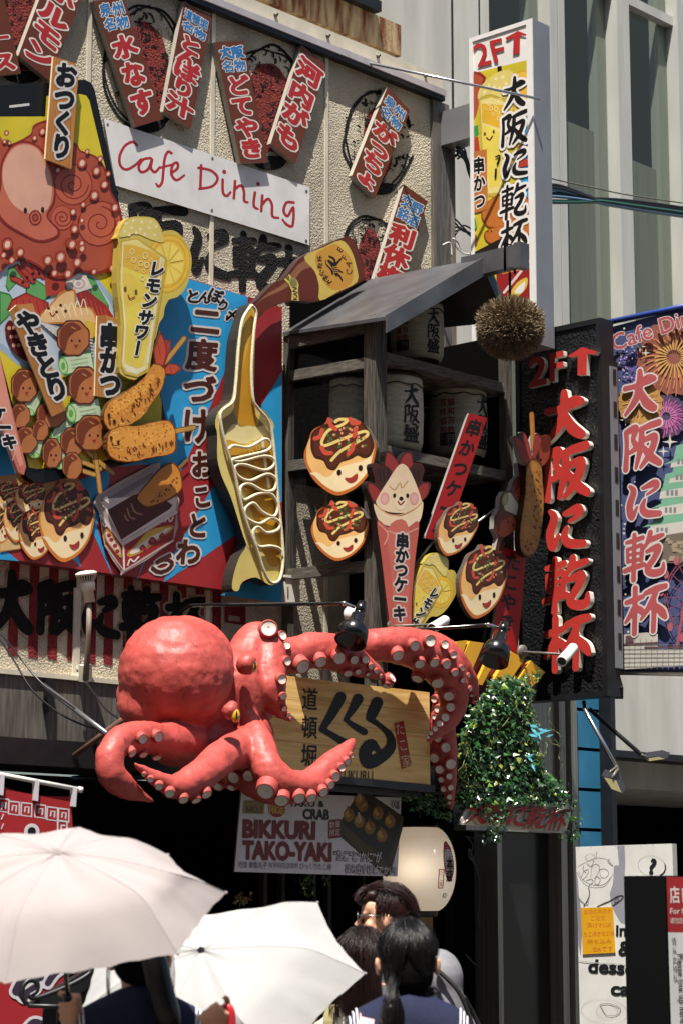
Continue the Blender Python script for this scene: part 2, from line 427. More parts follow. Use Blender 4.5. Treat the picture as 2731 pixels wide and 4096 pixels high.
m = MB(); m.fbox(tL, tR + .07, -.2, .03, zs + .102, zs + .215)
k = m.build('cornice', CREAM, b)
for i in range(14):
    mm = MB(); t = tL + .3 + i * .56; mm.lathe(WW(t, .03, zs + .165), NN, [(0, .018), (.012, .018), (.016, .008), (.03, .008)], 8); mm.build('bolt', STEEL, k)
t1, z1 = tz(*c2((1400, 392))[0], n=-.35); t2, z2 = tz(*c2((1388, 172))[0], n=-.35); t3, z3 = tz(*c2((1250, 110))[0], n=-.3)
m = MB(); m.fbox(tL, tR + .02, -1.2, -.36, zs + .1, zs + .19); m.fbox(tL, t1, -1.2, -.35, z1, z2); m.build('parapet', RUST, b)
m = MB(); m.fbox(tL, t3, -1.1, -.28, z2 + .002, z2 + .09); m.fbox(tL, t3 - .08, -1.1, -.4, z2 + .09, z2 + 1.4, mi=1); m.build('upper_ledge', [DARK, mat('maroon_wall', '5a2a22', rough=.8)], b)
# corner trim at the end of the stucco
m = MB(); tc = tz(*c3((30, 900))[0])[0]; td = tz(*c3((172, 900))[0])[0]
m.fbox(tc, td - .09, -.02, .03, 2.6, zs - .002); m.fbox(td - .09, td, -.3, .012, 2.6, zs - .05, mi=1); m.build('corner_trim', [STEEL, RUSTY], b)
# weathered metal band below the stucco and the canopy over the shop front
zcan = 2.50
m = MB(); m.fbox(tL, 1.1, -.2, .03, zcan, zb); m.fbox(tL, 1.1, -.1, .05, zb, zb + .03, mi=1); m.build('metal_band', [STEEL, CREAM], b)
m = MB(); m.fbox(tL, 1.75, .03, .98, zcan - .09, zcan); m.fbox(tL, 1.75, .98, 1.03, zcan - .12, zcan + .03); m.build('canopy', DARK, b)
for i in range(5):
    m = MB(); t = -4.6 + i * 1.35; m.tube([WW(t, .03, zcan - .12), WW(t, .9, zcan - .12)], .025, 8); m.build('canopy_rib', DARK, b)
# the dark shop interior
m = MB(); z0 = .004
m.fbox(tL, 1.55, -4.2, -4.0, z0, zcan - .1); m.fbox(tL - .1, tL, -4, .03, z0, zcan - .1); m.fbox(1.55, 1.65, -4.2, .2, z0, zcan - .1)
m.fbox(tL, 1.55, -4.0, .0, zcan - .3, zcan - .1)
m.fbox(tL, 1.55, -4.0, -.2, .004, .02); m.build('shop_interior', BLACK, b)  # walls coloured near black so the room reads as deep shade
m = MB()
for i, t in enumerate((.12, .3, .62, .78, 1.15)):
    m.fbox(t, t + .035, -.3, -.25, .02, zcan - .32)
m.build('lattice_slat', mat('dark_slats', '2a2621', rough=.7), b)
STUCP = Sheet(FN(.0035), 5e-5)

# painted wall art: striped base with the shop name, the same name higher up, and sketched lanterns
BR['大'] = [[(10, 36, 6), (40, 33, 6), (72, 22, 11), (90, 22, 6)], [(50, 3, 7), (50, 30, 10), (40, 62, 9), (12, 94, 4)], [(52, 44, 6), (66, 70, 11), (88, 86, 9), (95, 84, 3)]]
BR['阪'] = [[(10, 18, 6), (12, 50, 6), (10, 92, 7)], [(10, 18, 6), (34, 12, 8), (28, 34, 6), (36, 50, 7), (20, 60, 4)], [(46, 16, 5), (70, 10, 7), (94, 6, 7)], [(50, 16, 7), (48, 50, 8), (36, 92, 4)], [(56, 38, 5), (84, 34, 8), (72, 66, 8), (48, 92, 4)], [(56, 54, 6), (74, 74, 9), (96, 88, 7)]]
BR['に'] = [[(14, 12, 4), (24, 26, 8), (14, 58, 9), (20, 84, 8), (34, 62, 3)], [(48, 20, 4), (80, 12, 9), (86, 22, 5), (60, 36, 3)], [(54, 48, 4), (48, 66, 8), (60, 80, 9), (94, 84, 7)]]
BR['乾'] = [[(8, 18, 4), (28, 15, 5), (46, 12, 5)], [(26, 4, 5), (26, 24, 5), (25, 96, 6)], [(10, 32, 4), (11, 58, 4)], [(10, 32, 4), (28, 30, 4), (44, 29, 5), (43, 58, 5)], [(12, 44, 3), (42, 43, 3)], [(12, 57, 4), (42, 56, 4)], [(4, 76, 5), (26, 71, 6), (50, 68, 5)], [(64, 4, 6), (60, 18, 6), (50, 34, 3)], [(62, 20, 5), (80, 15, 6), (94, 12, 4)], [(56, 42, 4), (82, 36, 8), (76, 54, 7), (58, 78, 7), (70, 88, 8), (92, 86, 7), (96, 70, 3)]]
BR['杯'] = [[(6, 32, 5), (26, 28, 6), (44, 24, 5)], [(26, 5, 6), (26, 40, 6), (25, 96, 6)], [(25, 40, 5), (16, 58, 6), (4, 72, 3)], [(28, 42, 4), (40, 52, 7), (46, 60, 4)], [(50, 18, 5), (74, 12, 7), (96, 9, 6)], [(76, 14, 6), (62, 42, 7), (40, 70, 3)], [(70, 36, 6), (70, 66, 6), (69, 96, 6)], [(74, 44, 4), (88, 60, 9), (97, 72, 5)]]
for sx in (58, 200, 335, 472, 605, 725, 858, 985, 1110, 1235, 1360, 1480):
    t0 = tz(*cE((sx, 560))[0])[0]; t1 = tz(*cE((sx + 68 - sx * .006, 560))[0])[0]
    zz = zb + .13; z2 = zb + .95
    M = STUCP.M; M.add([WW(t0, .0037, zz), WW(t1, .0037, zz - .01), WW(t1, .0037, z2), WW(t0, .0037, z2)], [(0, 1, 2, 3)], col='7d2226')
big = [('大', 85, 375, 300, 430), ('阪', 405, 405, 300, 400), ('に', 700, 465, 270, 330), ('乾', 985, 455, 290, 380), ('杯', 1300, 480, 290, 340)]
STUCP.glyphs([(ch, *cE((x, y))[0], (w_ * cE.k, w_ * .13 * cE.k), (-4 * cE.k, h_ * cE.k)) for ch, x, y, w_, h_ in big], '0d0c0c', .03, [('a2957c', .075)])
STUCP.stroke(cB((150, 160), (290, 180)), 6, '7d2226')
STUCP.poly(cA((1045, 190), (1190, 215), (1190, 350), (1045, 330)), '7d2226'); STUCP.poly(cA((1072, 280), (1150, 290), (1150, 325), (1072, 318)), 'a2957c')
up = [('大', 225, 470, 100, 125), ('阪', 360, 532, 140, 135), ('に', 482, 582, 100, 130), ('乾', 588, 606, 120, 135), ('杯', 692, 634, 120, 130)]
STUCP.glyphs([(ch, *V((x, y))[0], (w_ * V.k, w_ * .2 * V.k), (-3, h_ * V.k)) for ch, x, y, w_, h_ in up], '100f10', .012)
def lantern(cx, cy, rx, ry, seed, red=1.):
    STUCP.l = 0
    r = random.Random(seed)
    for k in range(2):
        STUCP.stroke([(cx + (rx + r.uniform(-9, 9) + k * 8) * math.cos(a), cy + (ry + r.uniform(-12, 12) + k * 8) * math.sin(a)) for a in np.linspace(.3, 6.0, 16)], 7 + 3 * k, '14110f')
    STUCP.poly([(cx + rx * .62 * red * math.cos(a) * r.uniform(.92, 1.06), cy + 10 + ry * .80 * math.sin(a) * r.uniform(.94, 1.05)) for a in np.linspace(0, 2 * math.pi, 22, endpoint=False)], '7c2e29', True, 2)
    for k in range(84):
        a = r.uniform(0, 6.28); q = math.sqrt(r.random()) * .95; x, y = cx + rx * q * math.cos(a), cy + ry * q * math.sin(a) - ry * .12
        L = r.uniform(10, 34); b_ = r.uniform(-.8, .8) + (1.57 if r.random() < .5 else 0)
        STUCP.stroke([(x, y), (x + L * .6 * math.cos(b_), y + L * .6 * math.sin(b_) + 4), (x + L * math.cos(b_ + .5), y + L * math.sin(b_ + .5))], r.uniform(3, 9), '17120f', taper=True)
    for k in range(26):
        x = cx + rx * r.uniform(-.75, .75); y = cy - ry * .62 + r.uniform(-26, 20); STUCP.stroke([(x, y), (x + r.uniform(-6, 6), y + r.uniform(14, 40))], r.uniform(3, 8), '141110', taper=True)
    STUCP.poly([(cx - rx * .42, cy + ry * .92), (cx - rx * .2, cy + ry * .86), (cx + rx * .5, cy + ry * .9), (cx + rx * .42, cy + ry * 1.06), (cx + rx * .05, cy + ry * 1.12), (cx - rx * .3, cy + ry * 1.06)], '0f0e0e', True, 3)
lantern(*c1((150, 210))[0], 150, 190, 1, 1.3); lantern(*c1((1010, 470))[0], 155, 235, 2, 1.05); lantern(*c2((470, 740))[0], 140, 230, 3, 1.1)
lantern(*c2((1240, 980))[0], 128, 195, 4, .8); lantern(*c2((1180, 1800))[0], 110, 165, 5, .7)
STUCP.build('wall_painting', b, PAINTW)

# ---- neighbouring building with tall windows, seen above the projecting signs
GL = bpy.data.materials.new('window_glass'); GL.use_nodes = True; n_ = GL.node_tree; n_.nodes.remove(n_.nodes['Principled BSDF'])
tr = n_.nodes.new('ShaderNodeBsdfTransparent'); tr.inputs[0].default_value = (.84, .86, .83, 1); gl = n_.nodes.new('ShaderNodeBsdfGlossy'); gl.inputs['Roughness'].default_value = .03
fr = n_.nodes.new('ShaderNodeFresnel'); mx = n_.nodes.new('ShaderNodeMixShader'); ge = n_.nodes.new('ShaderNodeNewGeometry'); mq = n_.nodes.new('ShaderNodeMath'); mq.operation = 'SUBTRACT'; mq.use_clamp = True; n_.links.new(fr.outputs[0], mq.inputs[0]); n_.links.new(ge.outputs['Backfacing'], mq.inputs[1]); n_.links.new(mq.outputs[0], mx.inputs[0]); n_.links.new(tr.outputs[0], mx.inputs[1]); n_.links.new(gl.outputs[0], mx.inputs[2])
n_.links.new(mx.outputs[0], n_.nodes['Material Output'].inputs[0])
nb = -.6
ob = thing('office_building', 'white rendered building with tall dark windows behind the upright white sign', 'building', WW(5, -3, 0))
T3 = lambda x, y=700: tz(*c3((x, y))[0], n=nb)[0]
z0w = 4.9
m = MB(); m.fbox(tR - 2.6, T3(385, 100), nb - .4, nb, 2.6, 13); m.fbox(T3(385, 100), 14, nb - 2.2, nb - 2.0, 2.6, 13, mi=1)
m.fbox(T3(385, 100), 14, nb - 2.2, nb - .01, 2.6, z0w - .25); m.fbox(T3(160), T3(172), nb, nb + .004, 3, 13, mi=1); m.fbox(T3(328), T3(336), nb, nb + .004, 3, 13, mi=1)
m.build('wall', [WHITEWALL, mat('dim_room', '262a27', rough=.9)], ob)
FRAME = mat('white_mullion', 'b6b6ae', rough=.4, noise=.1, nscale=3, stretch=(2, 2, .4))
edges = [385, 735, 815, 1125, 1215, 1500, 1560]
m = MB()
for i in range(3):
    a, c = T3(edges[2 * i + 1] - (30 if i == 0 else 0), 100) , T3(edges[min(2 * i + 2, 6)], 700)
cols = [(T3(700, 60), T3(800, 60)), (T3(1122, 700), T3(1207, 700)), (T3(1492, 700), T3(1572, 700)), (T3(1860, 700), T3(1940, 700)), (T3(2230, 700), T3(2310, 700))]
for a, c in cols:
    m.fbox(a, a + (c - a) * .45, nb - .05, nb + .10, z0w - .3, 13); m.fbox(a + (c - a) * .45, a + (c - a) * .62, nb - .05, nb + .04, z0w - .3, 13); m.fbox(a + (c - a) * .62, c, nb - .05, nb + .08, z0w - .3, 13)
m.build('mullion', FRAME, ob)
ztr = tz(*c3((1330, 62))[0], n=nb)[1]
m = MB(); m.fbox(cols[0][1], cols[1][0], nb - .04, nb + .05, ztr - .05, ztr + .04); m.fbox(cols[1][1], cols[2][0], nb - .04, nb + .05, ztr - .05, ztr + .04); m.fbox(cols[2][1], cols[3][0], nb - .04, nb + .05, ztr - .05, ztr + .04); m.fbox(T3(385, 100), cols[0][0], nb - .04, nb + .05, ztr + .1, ztr + .19)
m.build('transom', FRAME, ob)
REFL = mat('pale_reflection', '9a9a91', rough=.9, noise=.12, nscale=2, stretch=(12, 12, .3))
spans = [(T3(385, 100), cols[0][0]), (cols[0][1], cols[1][0]), (cols[1][1], cols[2][0]), (cols[2][1], cols[3][0]), (cols[3][1], cols[4][0])]
for i, (a, c) in enumerate(spans):
    m = MB(); m.fbox(a - .02, c + .02, nb - .035, nb - .03, z0w - .3, 13); wn = m.build('window_pane', GL, ob)
    m = MB(); zt = tz(*c3((900, 640))[0], n=nb)[1] - i * .12
    m.fbox(a, c - .17 * (c - a), nb - .10, nb - .09, z0w - .3, zt if i else 8.2); m.fbox(c - .17 * (c - a), c, nb - .14, nb - .04, z0w, 13, mi=1); m.build('reflection_and_jamb', [REFL, mat('grey_jamb', 'a9aca6', rough=.9)], ob)  # pale sheet stands in for window reflections; side strip is the inner jamb

# ---- ground floor to the right: metal door bay, blue panels, white fascia with a dark opening
rb = thing('side_shopfront', 'grey metal door bay with blue panels and a white fascia over a dark opening', 'building', WW(3, -1.5, 0))
METAL = mat('glint_streaked_grey', '98948a', rough=.32, metal=.5, noise=.3, nscale=3, stretch=(14, 14, .25))  # upright streaks in the grey stand in for sun glints
TD = lambda x, y=700, n=-.1: tz(*cD((x, y))[0], n=n)[0]
ZD = lambda x, y, n=-.1: tz(*cD((x, y))[0], n=n)[1]
m = MB(); zt = ZD(900, 280) + .3
m.fbox(TD(360), TD(860), -.3, -.1, ZD(700, 1010), zt); m.fbox(TD(862), TD(895), -.3, -.06, .004, zt); m.fbox(TD(897), TD(920), -.3, -.1, .004, zt); m.fbox(TD(922), TD(955), -.3, -.05, .004, zt)
m.fbox(TD(515), TD(532), -.3, -.07, .004, ZD(700, 1010)); m.fbox(TD(535), TD(552), -.3, -.09, .004, ZD(700, 1010)); m.build('door_bay', METAL, rb)
m = MB(); m.fbox(TD(552), TD(862), -.2, -.19, .1, ZD(700, 1010)); m.build('glass_door', mat('dark_door_glass', '1d201f', rough=.18, spec=.6, noise=.4, nscale=1.2, stretch=(1, 1, 3)), rb)
m = MB(); m.fbox(TD(345), TD(515), -1.6, -1.5, .004, ZD(700, 1010) + .1); m.build('passage', BLACK, rb)  # black sheet in place of the passage's shade
BLUE = mat('blue_panel', '2f7396', rough=.4, noise=.12, nscale=4)
m = MB(); zz = [ZD(1040, y) for y in (1600, 1440, 1220, 995, 772, 548, 330, 160)]
for a, c in zip(zz[:-1], zz[1:]): m.fbox(TD(957), TD(1128), -.22, -.14, a + .014, c - .014)
m.fbox(TD(957), TD(1128), -.3, -.22, .004, zz[-1], mi=1); m.fbox(TD(1128), TD(1152), -.3, -.02, .004, zz[-1] + .3, mi=1); m.build('blue_panelling', [BLUE, DARK], rb)
m = MB(); zf = ZD(1400, 575)
m.fbox(TD(1152), 9, -.35, -.08, zf, zf + 1.5); m.fbox(TD(1152), 9, -.3, -.02, zf - .06, zf - .002, mi=1); m.build('fascia', [WHITEWALL, DARK], rb)
m = MB(); m.fbox(TD(1152), 9, -3.2, -3.1, .004, zf); m.fbox(TD(1152), 9, -3.1, -.35, zf + .01, zf + .06); m.fbox(9, 9.1, -3.2, -.3, .004, zf); m.build('dark_opening', BLACK, rb)  # shade of the opening put into black walls
# ================================================================ SIGNS ON THE STUCCO WALL
def lerp(a, b, t): return (a[0] + (b[0] - a[0]) * t, a[1] + (b[1] - a[1]) * t)
def sub(a, b): return (a[0] - b[0], a[1] - b[1])
def mul(a, k): return (a[0] * k, a[1] * k)
BROWN = '63301d'
def plank(cs, label, head, body, n=.058, hcol='2f6fa8'):
    """cs: TL, TR, BR, BL pixels; head: rows of small blue characters; body: (char, fraction down)"""
    TLc, TRc, BRc, BLc = cs; s = Sheet(FN(n)); s.base([TLc, TRc, BRc, BLc], .04, BROWN, 'a39c90')
    ax = mul(sub(BRc, BLc), 1); ay = sub(BLc, TLc); L = math.hypot(*ay); a1 = (ay[0] / L, ay[1] / L); wd = math.hypot(*ax); axu = (ax[0] / wd, ax[1] / wd)
    def P(u, v): return lerp(lerp(TLc, TRc, u), lerp(BLc, BRc, u), v)
    its = []
    for chs, v, sz in head:
        for i, ch in enumerate(chs):
            u = (i + .5) / len(chs) * .84 + .08; its.append((ch, *P(u, v), mul(axu, wd * .86 / len(chs) * 1.02), mul(a1, sz * L)))
    if its: s.glyphs(its, hcol, .03, [('d8d2c6', .085)])
    its = [(ch, *P(.5 + dx, v), mul(axu, wd * sw), mul(a1, sz * L)) for ch, v, sz, sw, dx in body]
    s.glyphs(its, 'a8282a', .055, [('d6cfc3', .115)])
    o = s.build('plank_sign'); tag(o, label, 'sign', 'brown plank signs on the stucco wall'); return o
plank(c1((-180, -70), (22, -60), (148, 512), (-60, 532)), 'brown plank sign cut by the photo edge, left of the plank above the phone board', [],
      [('ー', .56, .18, .8, 0), ('ス', .84, .23, .85, 0)])
plank(c1((368, -250), (640, -190), (345, 562), (130, 386)), 'tilted brown plank sign without blue header, just above the orange wooden tag', [],
      [('ホ', .25, .22, .85, 0), ('ル', .47, .22, .9, 0), ('モ', .66, .21, .9, 0), ('ン', .86, .22, .9, 0)])
plank(c1((655, 8), (868, -14), (1136, 830), (946, 886)), 'brown plank sign with blue header leaning left above the start of the white cafe board', [('泉州', .075, .105), ('名物', .19, .105)],
      [('水', .38, .18, .85, 0), ('な', .60, .2, .8, 0), ('す', .83, .2, .85, 0)])
plank(c1((1286, 8), (1478, 122), (1332, 896), (1140, 776)), 'brown plank sign whose blue header is three characters wide', [('道頓堀', .09, .09), ('名物', .19, .09)],
      [('と', .33, .15, .8, -.02), ('ん', .45, .15, .85, 0), ('ぼ', .57, .15, .9, 0), ('り', .71, .16, .8, 0), ('汁', .87, .17, .95, 0)])
plank(c2((105, 295), (304, 284), (476, 1128), (284, 1140)), 'brown plank sign with blue header standing on the upper edge of the white cafe board', [('大阪', .09, .1), ('名物', .2, .1)],
      [('ど', .36, .17, .8, 0), ('て', .53, .17, .8, 0), ('や', .71, .17, .85, 0), ('き', .88, .17, .85, 0)])
plank(c2((712, 314), (880, 456), (666, 1140), (494, 1000)), 'brown plank sign of four big red characters with no header, leaning right', [],
      [('河', .17, .2, .95, .02), ('内', .40, .19, .95, 0), ('が', .61, .2, .95, 0), ('も', .83, .2, .95, 0)])
plank(c2((1302, 608), (1462, 770), (1216, 1382), (1058, 1222)), 'brown plank sign with blue header leaning right over the round sketched lantern near the corner', [('泉州', .1, .11), ('名物', .22, .11)],
      [('が', .4, .18, .9, 0), ('っ', .56, .18, .9, .02), ('ち', .73, .18, .9, 0), ('ょ', .9, .17, .9, 0)])
plank(V((927, 423), (981, 462), (905, 712), (846, 684)), 'brown plank sign with blue header rising behind the booth roof', [('交野', .11, .105), ('銘酒', .22, .105)],
      [('利', .39, .17, .95, 0), ('休', .57, .17, .95, 0), ('梅', .75, .17, .95, 0)])

# white board with the handwritten words
s = Sheet(FN(.022)); s.base(V((239, 272), (711, 430), (711, 563), (267, 426)), .012, 'd6d3d0', '8d8a86')
R_ = 9.5
st = [[(955, 1012, R_), (925, 988, R_), (870, 1020, R_), (836, 1090, R_), (842, 1155, R_), (885, 1182, R_), (945, 1150, R_), (985, 1110, 8)],
      [(1052, 1102, R_), (1000, 1112, R_), (968, 1165, R_), (990, 1200, R_), (1035, 1178, R_), (1062, 1112, R_), (1054, 1170, R_), (1082, 1200, R_), (1115, 1165, 8)],
      [(1198, 1068, R_), (1172, 1058, R_), (1150, 1105, R_), (1140, 1200, R_), (1132, 1270, R_), (1108, 1300, R_), (1090, 1280, 7)], [(1108, 1172, 8), (1200, 1148, 8)],
      [(1198, 1205, R_), (1240, 1172, R_), (1236, 1134, R_), (1206, 1150, R_), (1196, 1212, R_), (1232, 1256, R_), (1286, 1222, 8)],
      [(1404, 1152, R_), (1398, 1312, R_)], [(1386, 1170, R_), (1470, 1188, R_), (1518, 1240, R_), (1482, 1298, R_), (1392, 1316, R_)]]
st2 = [[(170, 1195, 13), (172, 1200, 13)], [(160, 1252, R_), (162, 1340, R_), (188, 1366, R_), (214, 1340, 8)], [(246, 1262, R_), (238, 1382, R_)],
       [(242, 1322, R_), (284, 1292, R_), (308, 1330, R_), (310, 1398, R_), (334, 1410, 8)], [(405, 1280, 13), (407, 1284, 13)], [(384, 1342, R_), (376, 1432, R_), (404, 1456, 8)],
       [(436, 1362, R_), (428, 1472, R_)], [(432, 1430, R_), (474, 1386, R_), (502, 1425, R_), (506, 1506, R_), (548, 1518, 8)],
       [(654, 1412, R_), (604, 1412, R_), (584, 1470, R_), (612, 1506, R_), (650, 1446, R_), (652, 1530, R_), (640, 1578, R_), (602, 1562, R_), (576, 1530, 7)]]
s.brush([c1(q) for q in st], 'a3272b'); s.brush([c2(q) for q in st2], 'a3272b')
for p in c1((753, 868), (1482, 1104), (1478, 1466)) + c2((742, 1332), (740, 1678)): s.ell(p[0], p[1], 5, 6, 0, '6e6a66'); s.ell(p[0] + 1, p[1] + 4, 2.5, 4, 0, '3b3936')
o = s.build('white_board'); tag(o, 'white metal board with red handwritten words Cafe Dining', 'sign')

# ---------------------------------------------------------------- red and blue illustrated panel
RED, BLU = '97282b', '2b94c8'
s = Sheet(FN(.12))
s.base(V((-140, 420), (380, 622), (648, 706), (648, 1374), (0, 1281), (-140, 1262)), .10, RED, '6b1c20')
q = c5
s.poly(V((-140, 422), (380, 624), (570, 682)) + q((985, 420), (880, 720), (740, 1060), (590, 1400), (540, 1500), (300, 1440)) + V((60, 1090), (-140, 1100)), BLU)
s.poly(q((1222, 822), (1222, 1690), (940, 1895), (700, 2060), (430, 2232), (470, 2090), (560, 1930), (760, 1590), (1090, 1035)), BLU)
s.poly(q((1222, 2115), (812, 2318), (1222, 2368)), BLU); s.poly(cH((640, 150), (905, 60), (905, 160), (800, 520), (932, 942), (700, 420)), BLU)
s.poly(cH((0, 740), (62, 736), (160, 814), (0, 800)), BLU); s.poly(cH((560, 760), (640, 760), (672, 862)), BLU); s.poly(cH((1180, 830), (1208, 800), (1128, 976)), BLU)
s.poly(q((430, 2232), (520, 2110), (640, 2060), (500, 2190)), BLU)
OUT = 'c9c1ba'; BRN = '451b12'
hd = [('と', 625, 312, 100, 5), ('ん', 706, 318, 88, 12), ('ぼ', 776, 306, 100, 22), ('り', 828, 372, 84, 35), ('〆', 884, 436, 90, 10)]
s.glyphs([(ch, *q((x, y))[0], (z * q.k * math.cos(rad(a)), z * q.k * math.sin(rad(a))), (-z * q.k * math.sin(rad(a)), z * q.k * math.cos(rad(a)))) for ch, x, y, z, a in hd], '120f0f', .045, [(OUT, .13)])
bd = [('二', 712, 478, 200, 200, 6), ('度', 684, 704, 215, 215, 4), ('づ', 668, 938, 225, 200, 4), ('け', 650, 1180, 200, 250, 0), ('お', 690, 1440, 165, 190, 0), ('こ', 685, 1655, 130, 170, -8), ('と', 655, 1850, 150, 180, 4), ('わ', 595, 2030, 170, 185, 6), ('り', 425, 2120, 160, 185, 58)]
s.glyphs([(ch, *q((x, y))[0], (w_ * q.k * math.cos(rad(a)), w_ * q.k * math.sin(rad(a))), (-h_ * q.k * math.sin(rad(a)), h_ * q.k * math.cos(rad(a)))) for ch, x, y, w_, h_, a in bd], BRN, .038, [(OUT, .11)])
def takoyaki(s, cx, cy, sx, sy, rot=0., shear=0., rim='c4702a', base=None, dim=1.):
    c, d = math.cos(rad(rot)), math.sin(rad(rot))
    def T(*pts):
        o = []
        for p in pts:
            u, v = (p[0] - 370) / 205, (p[1] - 1325) / 215
            u, v = u * c - v * d, u * d + v * c; o.append((cx + sx * (u + shear * v), cy + sy * v) + tuple(z / 205 * min(sx, sy) for z in p[2:]))
        return o
    k = min(sx, sy) / 205
    out = T((165, 1320), (190, 1235), (215, 1170), (280, 1135), (305, 1100), (335, 1130), (345, 1105), (410, 1098), (440, 1100), (478, 1130), (520, 1155), (548, 1205), (572, 1250), (572, 1300), (545, 1400), (490, 1475), (425, 1520), (350, 1542), (270, 1500), (205, 1430))
    out = [tuple(p) for p in cat_rom(out, 4, True)]
    if base: s.base(out, .035, rim, '4a4540')
    else: s.poly(out, rim)
    s.poly(T((180, 1320), (215, 1200), (400, 1130), (530, 1180), (560, 1260), (560, 1300), (532, 1398), (480, 1465), (420, 1505), (352, 1522), (280, 1484), (220, 1420)), 'dfae6a', True)
    s.poly(T((200, 1415), (245, 1412), (300, 1440), (365, 1385), (440, 1360), (500, 1345), (548, 1320), (528, 1400), (478, 1462), (420, 1502), (352, 1518), (280, 1482), (225, 1430)), 'e3cfa4', True)
    s.poly(T((203, 1262), (210, 1190), (255, 1150), (310, 1128), (420, 1118), (500, 1130), (545, 1195), (563, 1262), (540, 1318), (505, 1330), (470, 1316), (440, 1332), (405, 1345), (375, 1355), (340, 1398), (300, 1388), (275, 1345), (230, 1330), (212, 1300)), '3f1d12', True)
    s.poly(T((218, 1262), (224, 1195), (270, 1158), (420, 1130), (495, 1142), (532, 1200), (548, 1262), (528, 1306), (470, 1300), (400, 1328), (335, 1378), (300, 1370), (270, 1325), (230, 1312)), '52271a', True)
    s.stroke(T((345, 1122), (368, 1108), (412, 1112), (380, 1140), (305, 1172), (268, 1232), (285, 1258), (380, 1222), (500, 1178), (528, 1190), (505, 1216), (420, 1262), (365, 1296), (322, 1342)), 17 * k, 'd9c274')
    r = random.Random(int(cx * 7 + cy)); g = []; pk = []
    for i in range(46):
        a, b_ = r.uniform(0, 6.28), math.sqrt(r.random()); p = T((385 + 140 * b_ * math.cos(a), 1228 + 92 * b_ * math.sin(a)))[0]
        (g if r.random() < .55 else pk).append(p)
    s.dots(g, 8.5 * k, '3a6b33'); s.dots(pk, 8 * k, 'c98a63')
    for st in ([(308, 1108), (318, 1140), (346, 1164)], [(428, 1106), (442, 1130), (478, 1128)], [(462, 1162), (450, 1204)], [(228, 1218), (258, 1206), (270, 1168)], [(266, 1268), (288, 1300), (322, 1300)], [(444, 1250), (440, 1280), (418, 1306)]):
        s.stroke(T(*st), 24 * k, 'c04a38')
    for e in ((366, 1411), (487, 1385)): p = T(e)[0]; s.ell(p[0], p[1], 13 * sx / 205, 16 * sy / 205, 0, '2a130d', 12)
    s.poly(T((398, 1442), (432, 1440), (468, 1416), (468, 1450), (438, 1470), (412, 1462)), '96302a', True, 3)
# stall tray of dumplings, lower left of the panel
s.poly(cH((0, 110), (200, 90), (640, 130), (680, 180), (700, 300), (740, 380), (560, 700), (180, 712), (0, 740)), 'a9824c'); s.poly(cH((0, 640), (210, 620), (200, 705), (0, 730)), 'cfae74')
k_ = cH.k
for x, y, a, b_ in ((20, 500, 90, 170), (60, 280, 110, 120), (140, 480, 120, 180), (245, 300, 130, 140), (290, 590, 150, 215)): takoyaki(s, *cH((x, y))[0], a * k_, b_ * k_, 6)
takoyaki(s, *cH((538, 500))[0], 232 * k_, 322 * k_, 4)
# sauce tin
s.poly(cH((790, 270), (1250, 15), (1310, 30), (1320, 90), (1440, 270), (1470, 310), (1448, 420), (1420, 650), (1010, 915), (985, 900), (850, 690), (810, 430), (785, 380)), 'a8968e', True, 2)
s.poly(cH((812, 282), (1250, 32), (1300, 60), (1290, 130), (870, 390), (820, 370)), '8f888a'); s.poly(cH((850, 310), (1240, 85), (1270, 110), (900, 350)), '6e6a6e')
s.poly(cH((818, 330), (860, 400), (1000, 650), (1440, 390), (1446, 300), (1380, 260), (880, 300)), 'd2cbc6'); s.poly(cH((875, 395), (1090, 270), (1240, 240), (1412, 352), (1390, 385), (990, 640)), '4a1c12')
for st in ([(1068, 335), (1100, 410), (1168, 434)], [(1036, 375), (1060, 450), (1110, 470)], [(1016, 432), (1030, 468), (1052, 484)]): s.stroke(cH(st), 7, 'a0745c', taper=True)
s.poly(cH((826, 470), (1000, 690), (1005, 888), (985, 890), (858, 680)), '7d2426'); s.poly(cH((1005, 690), (1440, 430), (1415, 640), (1015, 892)), '8d2024')
s.stroke(cH((820, 440), (1000, 676), (1440, 410)), 14, 'c8c0ba', sm=False); s.stroke(cH((1005, 690), (1012, 890)), 7, 'd8d0c8'); s.stroke(cH((858, 690), (1010, 896), (1416, 644)), 8, 'b0a098', sm=False)
s.poly(cH((1042, 745), (1130, 655), (1220, 570), (1330, 530), (1416, 525), (1405, 560), (1330, 620), (1200, 715), (1100, 770), (1045, 778)), 'b48a30', True); s.poly(cH((1060, 745), (1150, 660), (1230, 600), (1330, 555), (1400, 540), (1320, 610), (1190, 700), (1100, 752)), 'd8d2c8', True)
s.poly(cH((1110, 690), (1160, 620), (1230, 560), (1330, 535), (1340, 560), (1240, 610), (1150, 670)), 'c8a93e', True)
for x, y, r_ in ((1245, 650, 32), (1165, 705, 22), (1325, 605, 20)): s.dots(cH((x - 12, y + 8), (x + 14, y + 8), (x, y - 8)), r_ * k_ * .8, '8a2a30', 10); s.ell(*cH((x, y))[0], r_ * k_ * .5, None, 0, 'b0484c', 10)
s.poly(cH((842, 570), (880, 560), (970, 680), (990, 780), (960, 770), (870, 660)), 'b48a30', True); s.poly(cH((858, 585), (885, 585), (960, 690), (975, 760), (880, 660)), 'd0b8b0', True); s.dots(cH((905, 640), (935, 690), (885, 605), (955, 735)), 9, '8a2a30', 8)
for st in ([(1345, 490), (1370, 460), (1390, 490), (1415, 455)], [(1040, 850), (1060, 800), (1090, 820), (1130, 780)], [(832, 500), (846, 530), (860, 525)]): s.stroke(cH(st), 6, 'd8d0c8')
